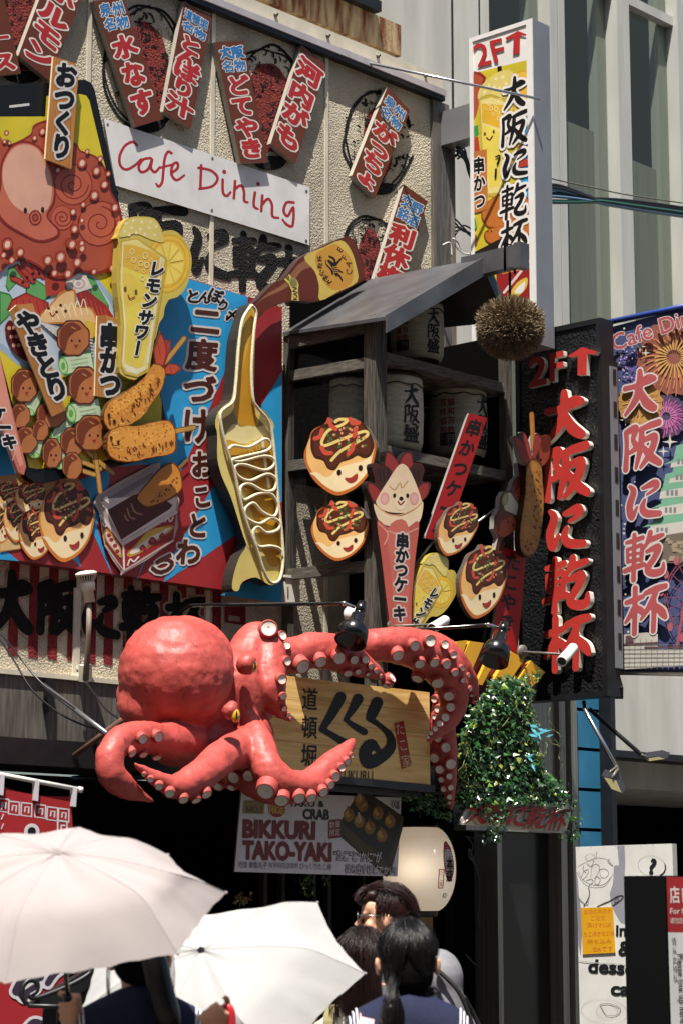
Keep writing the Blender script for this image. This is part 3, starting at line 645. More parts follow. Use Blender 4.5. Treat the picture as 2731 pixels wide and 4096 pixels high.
# dipped cutlet printed on the tin
s.stroke(cH((1450, 60), (1530, -20)), 12, '8d6a33'); s.poly(cH((1115, 290), (1150, 230), (1220, 150), (1300, 60), (1400, 0), (1470, 60), (1490, 140), (1490, 220), (1420, 290), (1300, 350), (1200, 378), (1130, 330)), '6e3412', True); 
s.poly(cH((1122, 285), (1160, 232), (1225, 158), (1305, 70), (1400, 14), (1458, 65), (1478, 140), (1478, 215), (1410, 280), (1300, 336), (1200, 362), (1136, 322)), 'c98534', True)
r = random.Random(4); s.dots([(cH((1240 + i * 12 + r.uniform(-12, 12), 345 - i * 12 + r.uniform(-22, 22)))[0]) for i in range(18)], 4.5, '6e3812', 6)
o = s.build('illustrated_panel'); tag(o, 'large red and blue panel with brown vertical lettering and a drawn sauce tin', 'signboard')

# ---------------------------------------------------------------- phone shaped board with the octopus drawing
s = Sheet(FN(.175))
fr = V((-60, 205), (0, 196), (196, 183), (210, 190), (218, 206), (390, 1000), (393, 1030), (380, 1046), (110, 1108), (80, 1108), (62, 1094), (-60, 620))
s.base(fr, .05, '0c0c0d', '050505'); k_ = c1.k
s.poly(V((-40, 268)) + c1((318, 812), (326, 668), (560, 655), (602, 665), (625, 700)) + c4((1130, 1240), (1125, 1400), (900, 1570), (740, 1640), (260, 1700), (205, 1690), (0, 900)) + V((-40, 700)), 'c9b62c')
s.poly(c1((66, 735), (206, 718), (208, 736), (68, 752)), 'c8c6c2')
# plate and sashimi
s.poly(c4((-60, 300), (200, 160), (600, 330), (740, 440), (830, 620), (760, 900), (500, 1040), (190, 1000), (40, 900), (-60, 760)), '8ea6bb', True); s.poly(c4((-60, 340), (200, 190), (600, 360), (720, 470), (795, 640), (700, 880), (480, 1000), (210, 970), (70, 870), (-60, 730)), 'aebdca', True)
for pts in (((60, 300), (100, 280), (160, 360), (60, 470), (40, 430)), ((180, 430), (240, 370), (330, 430), (360, 500), (300, 540), (180, 480)), ((0, 460), (70, 480), (120, 560), (60, 640), (0, 700)), ((600, 350), (660, 380), (760, 560), (760, 600), (640, 500))): s.poly(c4(pts), '2e6a38'); s.poly([lerp(p, c4((sum(x for x, _ in pts) / len(pts), sum(y for _, y in pts) / len(pts)))[0], .14) for p in c4(pts)], '5b9a58')
for x0, y0, x1, y1 in ((120, 290, 190, 380), (160, 260, 240, 360), (200, 220, 270, 350), (250, 230, 300, 360), (90, 370, 190, 420), (150, 300, 230, 390)): s.stroke(c4((x0, y0), (x1, y1)), 24, '7e1f17'); s.stroke(c4((x0, y0), (x1, y1)), 15, 'a63a28')
s.dots(c4((190, 365), (228, 340), (272, 338), (240, 380), (160, 400)), 6, '1c0d0a')
s.poly(c4((50, 590), (80, 520), (180, 470), (340, 540), (340, 640), (120, 640)), '7b1f1a'); s.poly(c4((62, 590), (90, 530), (180, 482), (325, 545), (325, 620), (120, 625)), 'a8382c')
for i in range(5): s.stroke(c4((110 + i * 48, 505 + i * 8), (130 + i * 48, 610)), 3, '7b1f1a')
s.poly(c4((530, 470), (600, 450), (740, 560), (790, 640), (720, 720), (560, 560)), '8f2a22')
for i in range(6): s.stroke(c4((560 + i * 34, 480 + i * 22), (600 + i * 34, 600 + i * 24)), 4, 'b0443a')
s.poly(c4((470, 330), (600, 350), (640, 440), (520, 480), (460, 420)), 'cfc2b8'); s.poly(c4((310, 360), (450, 350), (470, 470), (320, 500)), 'a63a28')
for i in range(4): s.ell(*c4((545, 410))[0], 38 - i * 9, 30 - i * 7, 0, 'b8a89c' if i % 2 else 'd8cec4')
s.poly(c4((270, 640), (360, 540), (420, 470), (520, 450), (540, 560), (640, 580), (680, 700), (560, 700), (420, 690), (300, 690)), 'b8742e', True); s.poly(c4((285, 635), (365, 550), (430, 485), (508, 465), (530, 570), (630, 590), (660, 690), (560, 685), (420, 678), (305, 678)), 'd8b07a', True)
for i in range(7): s.stroke(c4((310 + i * 42, 620 - i * 8), (330 + i * 42, 590 - i * 12), (370 + i * 40, 660 - i * 6)), 4, 'ebd6ac')
s.dots(c4((335, 580), (392, 606), (420, 560), (455, 600)), 6, '3a1a12'); s.stroke(c4((345, 610), (360, 636), (380, 620)), 4, '8f2a22')
for i in range(12): s.stroke(c4((280 + i * 12, 680 + i * 10), (420 + i * 16, 720 + i * 20), (640, 760 + i * 22)), 7, 'c9c6c0' if i % 2 else 'b0b2b4')
s.poly(c4((40, 690), (90, 680), (190, 900), (180, 950), (90, 880), (35, 760)), '5a1a18', True); s.dots([c4((60 + (i % 3) * 34 + (i // 3) * 16, 720 + (i // 3) * 60, 14))[0] for i in range(9)], 9, 'c8988a'); 
s.poly(c4((580, 690), (620, 670), (660, 690), (680, 740), (640, 790), (590, 770)), 'c9a83e', True)
# the octopus
OC, OL, OD = 'a34a34', '7c2317', '8f3d2b'
body = c1((-60, 930), (10, 985), (60, 1010), (205, 940), (225, 880), (290, 846), (345, 850), (420, 950), (530, 1005), (560, 1050), (650, 1082), (705, 1130), (760, 1240), (770, 1330), (838, 1460), (850, 1600)) + c4((828, 220), (790, 300), (690, 345), (560, 332), (500, 365), (430, 376), (350, 365), (270, 300), (160, 250), (60, 270), (-60, 300))
s.poly([(p[0], p[1]) for p in body], OL, True, 3)
cen = c1((330, 1350))[0]; s.poly([lerp(p, cen, .035) for p in body], OC, True, 3)
for x, y, r_, rot in ((505, 1290, 120, 0), (690, 1560, 135, 30), (430, 1520, 72, 0), (40, 1430, 80, 0)):
    s.ell(*c1((x, y))[0], r_ * k_ * 1.12, r_ * k_ * 1.2, rot, OL, 28); s.ell(*c1((x, y))[0], r_ * k_ * 1.06, r_ * k_ * 1.13, rot, 'b2583f', 28)
    s.stroke([(c1((x, y))[0][0] + r_ * k_ * .9 * (1 - a / 13) * math.cos(a + rot), c1((x, y))[0][1] + r_ * k_ * .9 * (1 - a / 13) * math.sin(a + rot)) for a in np.linspace(0, 12, 30)], 5, OL, n=2)
hd_ = [(c1((190, 1330))[0][0] + 0, 0)]
s.poly(c1((-10, 1300), (0, 1150), (60, 1030), (150, 985), (250, 1010), (320, 1090), (375, 1240), (380, 1400), (330, 1510), (410, 1600), (390, 1660), (270, 1690), (150, 1640), (20, 1560), (-40, 1450)), OL, True); s.poly(c1((5, 1300), (12, 1155), (70, 1040), (152, 1000), (245, 1022), (308, 1098), (362, 1245), (366, 1395), (318, 1510), (392, 1605), (376, 1648), (270, 1674), (155, 1626), (35, 1548), (-20, 1450)), 'b9634c', True)
s.poly(c1((15, 1260), (20, 1150), (75, 1050), (155, 1010), (240, 1030), (300, 1110), (352, 1250), (350, 1400), (300, 1480), (200, 1490), (100, 1440), (40, 1350)), 'cf9d86', True)
s.ell(*c1((172, 1470))[0], 12 * k_ * 1, 22 * k_, 0, '2a100c', 12); s.ell(*c1((292, 1465))[0], 12 * k_, 22 * k_, 0, '2a100c', 12)
for r_, cl in ((44, OL), (34, 'b9634c'), (24, OL), (14, '9c4a38')): s.ell(*c1((240, 1520))[0], r_ * k_, r_ * 1.25 * k_, 0, cl, 16)
sk = [(290, 920, 30), (235, 965, 22), (40, 930, 20), (25, 990, 18), (60, 1000, 16), (565, 1140, 40), (665, 1195, 36), (720, 1290, 34), (650, 1365, 40), (600, 1060, 20), (690, 1110, 24), (745, 1215, 22), (395, 1190, 26), (500, 1480, 28), (570, 1430, 24), (510, 1600, 34), (480, 1700, 40), (560, 1700, 26), (790, 1450, 34), (820, 1560, 28), (40, 1700, 44), (560, 1540, 22), (845, 1590, 20)]
sk2 = [(40, 140, 46), (130, 195, 36), (70, 250, 30), (490, 140, 40), (560, 170, 30), (410, 228, 46), (320, 250, 40), (525, 265, 38), (460, 345, 36), (365, 340, 30), (770, 305, 32), (640, 330, 24), (10, 215, 26)]
for cc, L in ((c1, sk), (c4, sk2)):
    for x, y, r_ in L: p = cc((x, y))[0]; s.ell(p[0], p[1], r_ * k_ * .85, r_ * k_, 20, OL, 14); s.ell(p[0], p[1], r_ * k_ * .68, r_ * k_ * .82, 20, 'b2583f', 14); s.ell(p[0], p[1], r_ * k_ * .4, r_ * k_ * .55, 20, 'd9b9a4', 12)
o = s.build('phone_board'); tag(o, 'black phone shaped board with a drawn octopus over a plate of sashimi', 'signboard')
WOODT = mat('pale_timber_print', 'b87a3c', rough=.5, spec=.3, darkcol='8c5526', nscale=6, stretch=(60, 60, 1.2), detail=3)
def wood_tag(out, thick, n, text, p0, p1, ax, ay, label, col='b47a3e', wg=.055, og=.14):
    s = Sheet(FN(n)); s.base(out, thick, col, 'd8c8a4')
    L = [min(p[0] for p in out), max(p[0] for p in out)]; A, B, C_, D_ = out[0], out[1], out[-2], out[-1]
    for i in range(9):
        u = (i + .6) / 9.5; s.stroke([lerp(A, B, u), lerp(D_, C_, u)], 1.6 + (i % 3), '9f662f')
    s.text(text, p0, p1, ax, ay, '0d0b0b', wg, [('c9c4be', og)]); o = s.build('wooden_tag'); return tag(o, label, 'sign', 'wooden menu tags')
kk = c1.k
wood_tag(c1((374, 392), (520, 440), (550, 500), (500, 1178), (318, 1106)), .015, .22, 'おつくり', c1((462, 525))[0], c1((430, 1020))[0], (150 * kk, 22 * kk), (-16 * kk, 178 * kk), 'orange wooden tag hung over the top edge of the phone board')
# yakitori skewers: cut out board in front of the phone
s = Sheet(FN(.192))
for a, b_ in (((640, 1530), (690, 1760)), ((600, 1570), (790, 1730)), ((545, 1640), (700, 1700)), ((660, 1540), (700, 1860)), ((540, 1700), (660, 1740))):
    s.stroke(c4(a, b_), 20, '7a5422'); s.stroke(c4(a, b_), 13, 'b78a42')
def chicken(x, y, w_, h_, face, rot=0):
    p = c4((x, y))[0]; w_ *= kk; h_ *= kk; r = random.Random(int(x + y))
    ou = [(p[0] + w_ * (1 + .07 * (i % 2)) * math.cos(i * math.pi / 8), p[1] + h_ * (1 + .07 * (i % 2)) * math.sin(i * math.pi / 8)) for i in range(16)]
    s.poly(ou, '552410', True, 3); s.poly([lerp(a, p, .09) for a in ou], 'a9683a', True, 3)
    s.poly([(p[0] - w_ * .85, p[1] + h_ * .2), (p[0] - w_ * .75, p[1] - h_ * .5), (p[0] - w_ * .1, p[1] - h_ * .88), (p[0] + w_ * .5, p[1] - h_ * .55), (p[0] + w_ * .05, p[1] - h_ * .3), (p[0] - w_ * .3, p[1] + h_ * .05), (p[0] - w_ * .5, p[1] + h_ * .7), (p[0] - w_ * .72, p[1] + h_ * .55)], '6e3216', True)
    s.stroke([(p[0] - w_ * .1, p[1] - h_ * .62), (p[0] + w_ * .12, p[1] - h_ * .5)], 5, 'b07a4a')
    if face:
        for dx in (-.1, .38): s.ell(p[0] + w_ * dx, p[1] + h_ * .15, 4.5, 5.5, 0, '3a160c', 10)
        s.poly([(p[0] + w_ * .02, p[1] + h_ * .38), (p[0] + w_ * .3, p[1] + h_ * .36), (p[0] + w_ * .16, p[1] + h_ * .6)], '8f2a22')
def leek(x0, y0, x1, y1, w_):
    a, b_ = c4((x0, y0))[0], c4((x1, y1))[0]; w_ *= kk; d = np.array(sub(b_, a)); d = d / np.linalg.norm(d); nn = np.array((-d[1], d[0])) * w_ / 2
    f = lambda e, g: [tuple(np.array(a) + nn * e - d * g), tuple(np.array(b_) + nn * e + d * g), tuple(np.array(b_) - nn * e + d * g), tuple(np.array(a) - nn * e - d * g)]
    s.poly(f(1.15, 4), '2f6b33'); s.poly(f(.95, 1), 'b9cba6'); s.ell(a[0], a[1], w_ * .28, w_ * .5, math.degrees(math.atan2(d[1], d[0])), '5f9a4a'); s.ell(a[0], a[1], w_ * .22, w_ * .42, math.degrees(math.atan2(d[1], d[0])), 'a9c88a'); s.ell(a[0], a[1], w_ * .12, w_ * .22, 0, '5f9a4a', 10)
    for j in (-.5, 0, .4): s.stroke([tuple(np.array(a) + nn * j + d * w_ * .5), tuple(np.array(b_) + nn * j - d * w_ * .25)], 4, 'a1b892')
leek(200, 1300, 270, 1150, 90); leek(235, 1600, 270, 1460, 85); leek(400, 1500, 470, 1350, 105); leek(410, 1680, 440, 1560, 80)
chicken(170, 1120, 95, 118, 1); chicken(140, 1330, 70, 85, 0); chicken(180, 1500, 80, 95, 0); chicken(355, 1320, 105, 95, 0); chicken(280, 1430, 55, 75, 0); chicken(360, 1590, 70, 105, 1); chicken(505, 1510, 90, 100, 0); chicken(500, 1680, 70, 95, 0)
leek(490, 1315, 690, 1275, 130); leek(435, 985, 635, 950, 120)
chicken(505, 790, 115, 125, 1); chicken(580, 1120, 112, 132, 1); chicken(630, 1450, 118, 125, 1)
o = s.build('skewer_cutout'); tag(o, 'cut out drawing of chicken and leek skewers on the phone board', 'signboard')
# the board that carries the skewers drawing
wood_tag(c4((70, 600), (120, 555), (230, 545), (460, 1290), (365, 1335)), .012, .222, 'やきとり', c4((200, 680))[0], c4((395, 1140))[0], (165 * kk, -20 * kk), (50 * kk, 175 * kk), 'longest wooden tag, slanting across the skewers on the phone board')
wood_tag(c4((680, 632), (740, 628), (838, 660), (838, 1216), (662, 1190)), .012, .215, '串かつ', c4((768, 780))[0], c4((770, 1110))[0], (150 * kk, 10 * kk), (0, 190 * kk), 'wooden tag tucked under the left edge of the lemon drink', wg=.06)
# pink parfait at the left edge
s = Sheet(FN(.23)); s.base(c4((-60, 820), (0, 890), (60, 1180), (185, 1680), (170, 1740), (130, 1720), (0, 1380), (-60, 1250)), .03, 'b86a58', 'c88878')
s.poly(c4((-60, 860), (0, 920), (70, 1240), (165, 1670), (130, 1690), (20, 1380), (-60, 1200)), 'cf8a76'); s.stroke(c4((80, 1530), (140, 1700)), 4, 'b05848'); s.stroke(c4((120, 1540), (90, 1640)), 3, 'dba494')
s.text('ケーキ', c4((-5, 1310))[0], c4((68, 1510))[0], (105 * kk, 0), (20 * kk, 110 * kk), '0d0b0b', .06, [('d0c8c2', .15)])
o = s.build('parfait_cutout'); tag(o, 'pink cone cutout with black lettering at the photo left edge', 'signboard')
# lemon drink cutout
def lemon_drink(s, T, k, dark=1., full=True):
    """T maps the drawing of view c4 to pixels"""
    out = [T(p) for p in ((830, 60), (850, 0), (900, -50), (980, -60), (1080, -45), (1130, 30), (1135, 50), (1200, 35), (1270, 80), (1330, 190), (1335, 300), (1300, 430), (1240, 500), (1180, 520), (1150, 580), (1140, 640), (1110, 690), (1090, 780), (1060, 850), (1040, 930), (1010, 980), (970, 1060), (930, 1078), (860, 1050), (832, 990), (845, 700), (815, 400), (828, 130), (812, 90))]
    s.base([tuple(p) for p in cat_rom(out, 3, True)], .05, 'c4ad4e', 'a08a3c')
    p = T((1170, 270)); 
    for r_, cl in ((158, 'c79a2a'), (150, 'd8b23e'), (132, 'd2a02c'), (120, 'd9b640')): s.ell(p[0], p[1], r_ * k, r_ * k * 1.3, 10, cl, 32)
    for i in range(10):
        a = i * math.pi / 5 + .2; s.poly([(p[0] + 14 * k * math.cos(a), p[1] + 18 * k * math.sin(a)), (p[0] + 112 * k * math.cos(a - .25), p[1] + 146 * k * math.sin(a - .25)), (p[0] + 112 * k * math.cos(a + .25), p[1] + 146 * k * math.sin(a + .25))], 'e0c95e')
    s.poly([T(q) for q in ((832, 80), (860, 10), (905, -40), (980, -50), (1075, -35), (1120, 40), (1140, 120), (1050, 100), (950, 60), (880, 80))], 'd0bd6a', True); s.dots([T(q) for q in ((880, -10), (930, -30), (990, -20), (1050, -20), (870, 45), (920, 20), (980, 30), (1040, 20), (1090, 10), (1010, 65), (1080, 70), (950, 55), (900, 70))], 11 * k, 'dcd3a8')
    s.poly([T(q) for q in ((842, 110), (960, 90), (1165, 230), (1160, 300), (1040, 1020), (960, 1062), (870, 1040), (842, 980), (855, 700), (828, 400))], 'b89f3e'); s.poly([T(q) for q in ((852, 118), (955, 102), (1150, 240), (1030, 1000), (955, 1048), (880, 1028), (852, 975), (866, 700), (840, 400))], 'd8c97c')
    s.poly([T(q) for q in ((850, 150), (960, 150), (1120, 230), (1090, 400), (940, 320), (845, 290))], 'd3a83c', True); s.poly([T(q) for q in ((845, 300), (950, 330), (1080, 420), (1000, 960), (930, 980), (872, 940), (880, 700), (850, 440))], 'd8c452', True)
    s.poly([T(q) for q in ((846, 330), (1000, 400), (1060, 470), (990, 520), (860, 560))], 'd6bc4c', True); s.poly([T(q) for q in ((858, 960), (950, 1005), (1020, 985), (1010, 1010), (955, 1040), (885, 1020))], 'dcd6b4'); s.stroke([T(q) for q in ((1120, 230), (1100, 420), (1030, 960))], 12 * k, 'd8d4c4'); s.stroke([T(q) for q in ((858, 150), (850, 400), (872, 720), (856, 960))], 7 * k, 'e2dcc0')
    for x, y, r_ in ((920, 185, 18), (890, 222, 11), (932, 244, 17), (968, 222, 10), (1012, 215, 20), (982, 270, 16), (1022, 280, 18), (950, 302, 11), (1002, 322, 12), (992, 370, 16), (1052, 246, 10), (1050, 320, 12)): p = T((x, y)); s.ell(p[0], p[1], r_ * k, r_ * k * 1.25, 0, 'e3d391', 14, ring=.32)
    for x, y in ((872, 445), (947, 466)): p = T((x, y)); s.ell(p[0], p[1], 10 * k, 17 * k, 0, '6a4e1a', 12)
    s.stroke([T(q) for q in ((892, 486), (905, 514), (938, 500))], 8 * k, '9c3a22')
    ch = [('レ', 1092, 305), ('モ', 1066, 420), ('ン', 1040, 525), ('サ', 1014, 645), ('ワ', 985, 745), ('ー', 958, 858)]
    its = []
    for c_, x, y in ch:
        p = T((x, y)); a, b_ = T((x + 105, y + 10)), T((x - 22, y + 112))
        if c_ == 'ー': a, b_ = b_, a
        its.append((c_, *p, sub(a, p), sub(b_, p)))
    s.glyphs(its, '14110c', .055, [('dcd8cc', .12)])
s = Sheet(FN(.25)); lemon_drink(s, lambda p: c4(p)[0], kk); o = s.build('lemon_drink_cutout'); tag(o, 'sunlit lemon drink cutout between the phone board and the blue panel', 'signboard')
# fried prawn and cutlet on sticks
def crumb(s, pts, w_, cc, dots, flip=1):
    """breaded body along pts with a scalloped rim"""
    P = cat_rom(cc(pts), 6); s_ = np.cumsum(np.r_[0, np.linalg.norm(np.diff(P, axis=0), axis=1)]); return P
s = Sheet(FN(.255)); s.M.mi = 0
for a, b_ in (((1150, 960), (1285, 790)),): s.stroke(c4(a, b_), 40 * kk, '6e4a1c'); s.stroke(c4(a, b_), 26 * kk, 'b98a44')
def crumbs(poly, n, seed, cols=('e0ae58', 'a5651f')):
    r = random.Random(seed); xs = [p[0] for p in poly]; ys = [p[1] for p in poly]; c_ = (sum(xs) / len(xs), sum(ys) / len(ys)); L = ([], [])
    while len(L[0]) + len(L[1]) < n:
        p = (r.uniform(min(xs), max(xs)), r.uniform(min(ys), max(ys)))
        if in_poly(lerp(p, c_, -.1), poly): L[r.random() < .5].append((*p, r.uniform(2, 5)))
    s.dots(L[0], 3, cols[0], 5); s.dots(L[1], 3, cols[1], 5)
def in_poly(p, poly):
    c = False
    for i in range(len(poly)):
        (x1, y1), (x2, y2) = poly[i][:2], poly[(i + 1) % len(poly)][:2]
        if (y1 > p[1]) != (y2 > p[1]) and p[0] < (x2 - x1) * (p[1] - y1) / (y2 - y1) + x1: c = not c
    return c
def scallop(cc, pts, amp=.05, per=2):
    Q = cat_rom(cc(pts), 6, True)[:, :2]; c_ = Q.mean(0); o = []
    for i, p in enumerate(Q): o.append(tuple(p + (p - c_) / np.linalg.norm(p - c_) * (amp * 40 * abs(math.sin(i * math.pi / 4)))))
    return o
pr = ((722, 1340), (760, 1240), (850, 1180), (930, 1130), (1010, 1060), (1075, 970), (1140, 990), (1155, 1040), (1125, 1150), (1060, 1240), (1000, 1330), (920, 1385), (840, 1420), (760, 1425))
tl = ((1085, 985), (1072, 880), (1100, 790), (1120, 740), (1150, 790), (1180, 790), (1190, 830), (1170, 900), (1180, 980), (1250, 985), (1265, 1010), (1220, 1040), (1150, 1030))
for lobe, cc_ in ((((1120, 965), (1150, 880), (1172, 800), (1196, 795), (1192, 850), (1168, 930), (1148, 995)), 'a03a2a'), (((1085, 990), (1070, 880), (1102, 790), (1118, 738), (1152, 800), (1168, 900), (1142, 995)), 'b5482f'), (((1145, 1000), (1180, 962), (1240, 972), (1268, 1003), (1218, 1044), (1150, 1040)), 'b5482f')):
    cx_, cy_ = sum(x for x, _ in lobe) / len(lobe), sum(y for _, y in lobe) / len(lobe); s.base(c4(lobe), .03, '6f2418', '4a3a2a'); s.poly([lerp(p, c4((cx_, cy_))[0], .16) for p in c4(lobe)], cc_)
    s.stroke(c4((cx_ - 20, cy_ - 50), (cx_, cy_ + 40)), 3, '8a3022')
o_ = scallop(c4, pr); s.base(o_, .03, '6a3412', '4a3218'); s.poly([lerp(p, c4((930, 1220))[0], .03) for p in o_], 'c98534'); s.poly([lerp(p, c4((920, 1210))[0], .2) for p in c4(((740, 1345), (770, 1260), (860, 1200), (1010, 1080), (1080, 1000), (1120, 1020), (1050, 1130), (900, 1270), (790, 1330)))], 'd8963e', True)
r = random.Random(9)
def sprinkles(cc, a, b_, n, wob, seed, col='6e3812', L=30):
    r = random.Random(seed)
    for i in range(n):
        t = (i + .5) / n; x = a[0] + (b_[0] - a[0]) * t + r.uniform(-wob, wob); y = a[1] + (b_[1] - a[1]) * t + r.uniform(-wob, wob); q_ = r.uniform(-.5, .5) + 1.2
        s.stroke(cc((x, y), (x + L * .7 * math.cos(q_), y + L * .7 * math.sin(q_))), 9 * cc.k, col, sm=False)
crumbs(o_, 150, 1)
sprinkles(c4, (850, 1370), (1110, 1060), 24, 38, 1)
for x, y in ((758, 1328), (795, 1370)): s.ell(*c4((x, y))[0], 11 * kk, 15 * kk, 0, '3a180c', 10)
s.poly(c4((748, 1355), (775, 1365), (765, 1388)), '8f2a22')
s.stroke(c4((1205, 1440), (1350, 1412)), 42 * kk, '6e4a1c'); s.stroke(c4((1205, 1440), (1350, 1412)), 28 * kk, 'b98a44')
ku = ((742, 1500), (770, 1430), (860, 1400), (960, 1400), (1080, 1370), (1180, 1365), (1220, 1430), (1225, 1560), (1180, 1600), (1060, 1620), (920, 1650), (810, 1640), (750, 1590))
o_ = scallop(c4, ku); s.base(o_, .03, '6a3412', '4a3218'); s.poly([lerp(p, c4((980, 1510))[0], .04) for p in o_], 'c98534'); s.poly(c4((770, 1490), (800, 1440), (960, 1420), (1180, 1390), (1200, 1500), (980, 1540), (800, 1550)), 'd8963e', True)
crumbs(o_, 150, 2)
sprinkles(c4, (830, 1590), (1200, 1500), 22, 34, 2)
for x, y in ((772, 1485), (820, 1515)): s.ell(*c4((x, y))[0], 10 * kk, 14 * kk, 0, '3a180c', 10)
s.stroke(c4((775, 1510), (785, 1535), (808, 1538)), 7 * kk, '6a2412')
o = s.build('fried_skewer_cutout'); tag(o, 'sunlit fried prawn and cutlet cutouts on sticks at the lower right of the phone board', 'signboard')
# beer glass with a rope of light
s = Sheet(FN(.25))
gl_ = ((1000, 370), (1030, 365), (1048, 420), (1045, 560), (1040, 800), (1040, 1010), (1110, 1090), (1160, 1150), (1168, 1200), (1150, 1260), (1165, 1420), (1185, 1560), (1195, 1700), (1212, 1840), (1228, 2010), (1228, 2150), (1200, 2230), (1140, 2250), (1050, 2200), (960, 2230), (930, 2290), (890, 2275), (900, 2180), (940, 2060), (985, 1980), (960, 1830), (880, 1660), (820, 1520), (790, 1400), (790, 1240), (775, 1170), (790, 1100), (830, 1050), (885, 1000), (905, 850), (925, 600), (970, 450))
s.base([tuple(p) for p in cat_rom(c5(gl_), 3, True)], .10, 'cbb96c', '2c2722')
s.poly(c5((985, 430), (1028, 380), (1040, 560), (1030, 800), (1035, 1020), (1060, 1190), (1000, 1200), (930, 1180), (900, 1020), (925, 800), (950, 600)), 'c39733', True); s.poly(c5((1000, 640), (1030, 560), (1028, 1000), (1050, 1190), (940, 1170), (945, 900)), 'b5831f', True)
s.poly(c5((810, 1120), (890, 1030), (905, 1100), (960, 1190), (1050, 1190), (1090, 1070), (1150, 1150), (1145, 1240), (1060, 1280), (880, 1290), (830, 1240)), '8a7a4c', True); s.poly(c5((850, 1230), (900, 1170), (950, 1190), (1000, 1180), (1060, 1190), (1110, 1180), (1140, 1240), (1130, 1300), (860, 1290)), 'd3c68c', True)
s.poly(c5((850, 1280), (990, 1310), (1140, 1270), (1185, 1700), (1210, 2000), (1200, 2120), (1120, 2080), (1000, 1700), (890, 1450)), 'b98a2a', True); s.poly(c5((900, 1400), (1000, 1350), (1120, 1340), (1140, 1600), (1040, 1640), (950, 1560)), 'a3741c', True)
for x, y, r_ in ((1000, 1320, 16), (1025, 1295, 14), (1020, 1360, 14), (1065, 1330, 14), (1050, 1440, 13), (1090, 1490, 12), (1000, 1430, 12)): s.ell(*c5((x, y))[0], r_ * c5.k, r_ * c5.k * 1.3, 0, 'd6b458', 12, ring=.35)
s.stroke(c5((1090, 1260), (1110, 1420), (1135, 1590)), 20 * c5.k, 'd4cdb8'); s.poly(c5((790, 1110), (815, 1130), (850, 1400), (960, 1700), (1010, 1960), (985, 1980), (880, 1660), (800, 1450)), 'd3c274', True)
o = s.build('beer_glass_cutout'); tag(o, 'tall pouring beer glass cutout trimmed with cream light rope', 'signboard')
ROPE = mat('light_rope', 'd8cfae', rough=.5, noise=.3, nscale=150, bump=.6, bscale=140, bdist=.004)
rp = [((1020, 372), (960, 470), (935, 640), (915, 900), (895, 1020), (815, 1090), (820, 1200), (860, 1360), (900, 1480), (935, 1640), (970, 1780), (1010, 1900), (1065, 2040), (1100, 2150), (1150, 2235), (1210, 2210), (1232, 2080), (1222, 1900), (1200, 1700), (1180, 1450), (1145, 1180), (1060, 1060), (1030, 1000), (1020, 800), (1035, 560), (1050, 420), (1020, 372)),
      ((865, 1340), (900, 1315), (1000, 1325), (1110, 1270), (1148, 1310), (1120, 1350), (1000, 1380), (890, 1410), (950, 1420), (1090, 1385), (1160, 1400), (1165, 1450), (1100, 1480), (960, 1440), (905, 1460), (930, 1520), (1010, 1550), (1120, 1505), (1180, 1540), (1170, 1610), (1100, 1620), (1000, 1570), (945, 1600), (965, 1680), (1060, 1640), (1150, 1640), (1195, 1720), (1170, 1790), (1090, 1760), (1030, 1700), (975, 1740), (985, 1800), (1070, 1840), (1150, 1800), (1205, 1830), (1195, 1880), (1120, 1900), (1060, 1860), (1030, 1900), (1060, 1990), (1150, 1990), (1210, 2010), (1225, 2060))]
pl = FN(.275)
for r_ in rp:
    m = MB(); P = cat_rom(c5(r_), 6)[:, :2]; m.tube(pl.hit(P), .0115, 7); m.build('light_rope', ROPE, o)
# bottle
s = Sheet(FN(.24))
bt = cK((-370, 1300), (-340, 1220), (-250, 1150), (-150, 1040), (0, 900), (130, 850), (280, 660), (400, 520), (560, 430), (760, 330), (920, 250), (1120, 180), (1170, 190), (1250, 260), (1320, 420), (1370, 600), (1395, 760), (1395, 850), (1310, 910), (1000, 1070), (700, 1190), (560, 1210), (380, 1190), (220, 1200), (0, 1270), (-130, 1330), (-210, 1420), (-310, 1500), (-370, 1420))
s.base([tuple(p) for p in cat_rom(bt, 3, True)], .06, '4f2013', '3a2a26')
s.poly(cK((-360, 1310), (-230, 1190), (0, 920), (150, 850), (300, 670), (460, 500), (700, 380), (1120, 200), (1240, 290), (1350, 600), (1380, 830), (1000, 1050), (700, 1170), (380, 1170), (200, 1185), (0, 1250), (-200, 1390), (-310, 1470)), '5e2716', True)
s.poly(cK((-300, 1250), (-120, 1080), (140, 920), (340, 650), (520, 540), (570, 650), (420, 720), (200, 970), (-150, 1140)), '8a5a3c', True)
s.poly(cK((456, 500), (760, 350), (1030, 240), (1180, 380), (1270, 640), (1285, 890), (1000, 1040), (705, 1185), (690, 950), (620, 720)), 'c9ad52', True, 3); s.poly(cK((660, 440), (920, 300), (1060, 380), (1200, 560), (1215, 860), (1120, 970), (960, 1020), (820, 960), (700, 760), (640, 600)), 'c08a34', True)
s.glyphs([(ch, *cK((x, y))[0], (w_ * cK.k * math.cos(rad(a)), w_ * cK.k * math.sin(rad(a))), (-w_ * cK.k * math.sin(rad(a)), w_ * cK.k * math.cos(rad(a)))) for ch, x, y, w_, a in (('C', 1155, 735, 130, -78), ('A', 1145, 610, 130, -62), ('F', 1085, 510, 130, -58), ('E', 1015, 385, 130, -52))], '17120c', .01)
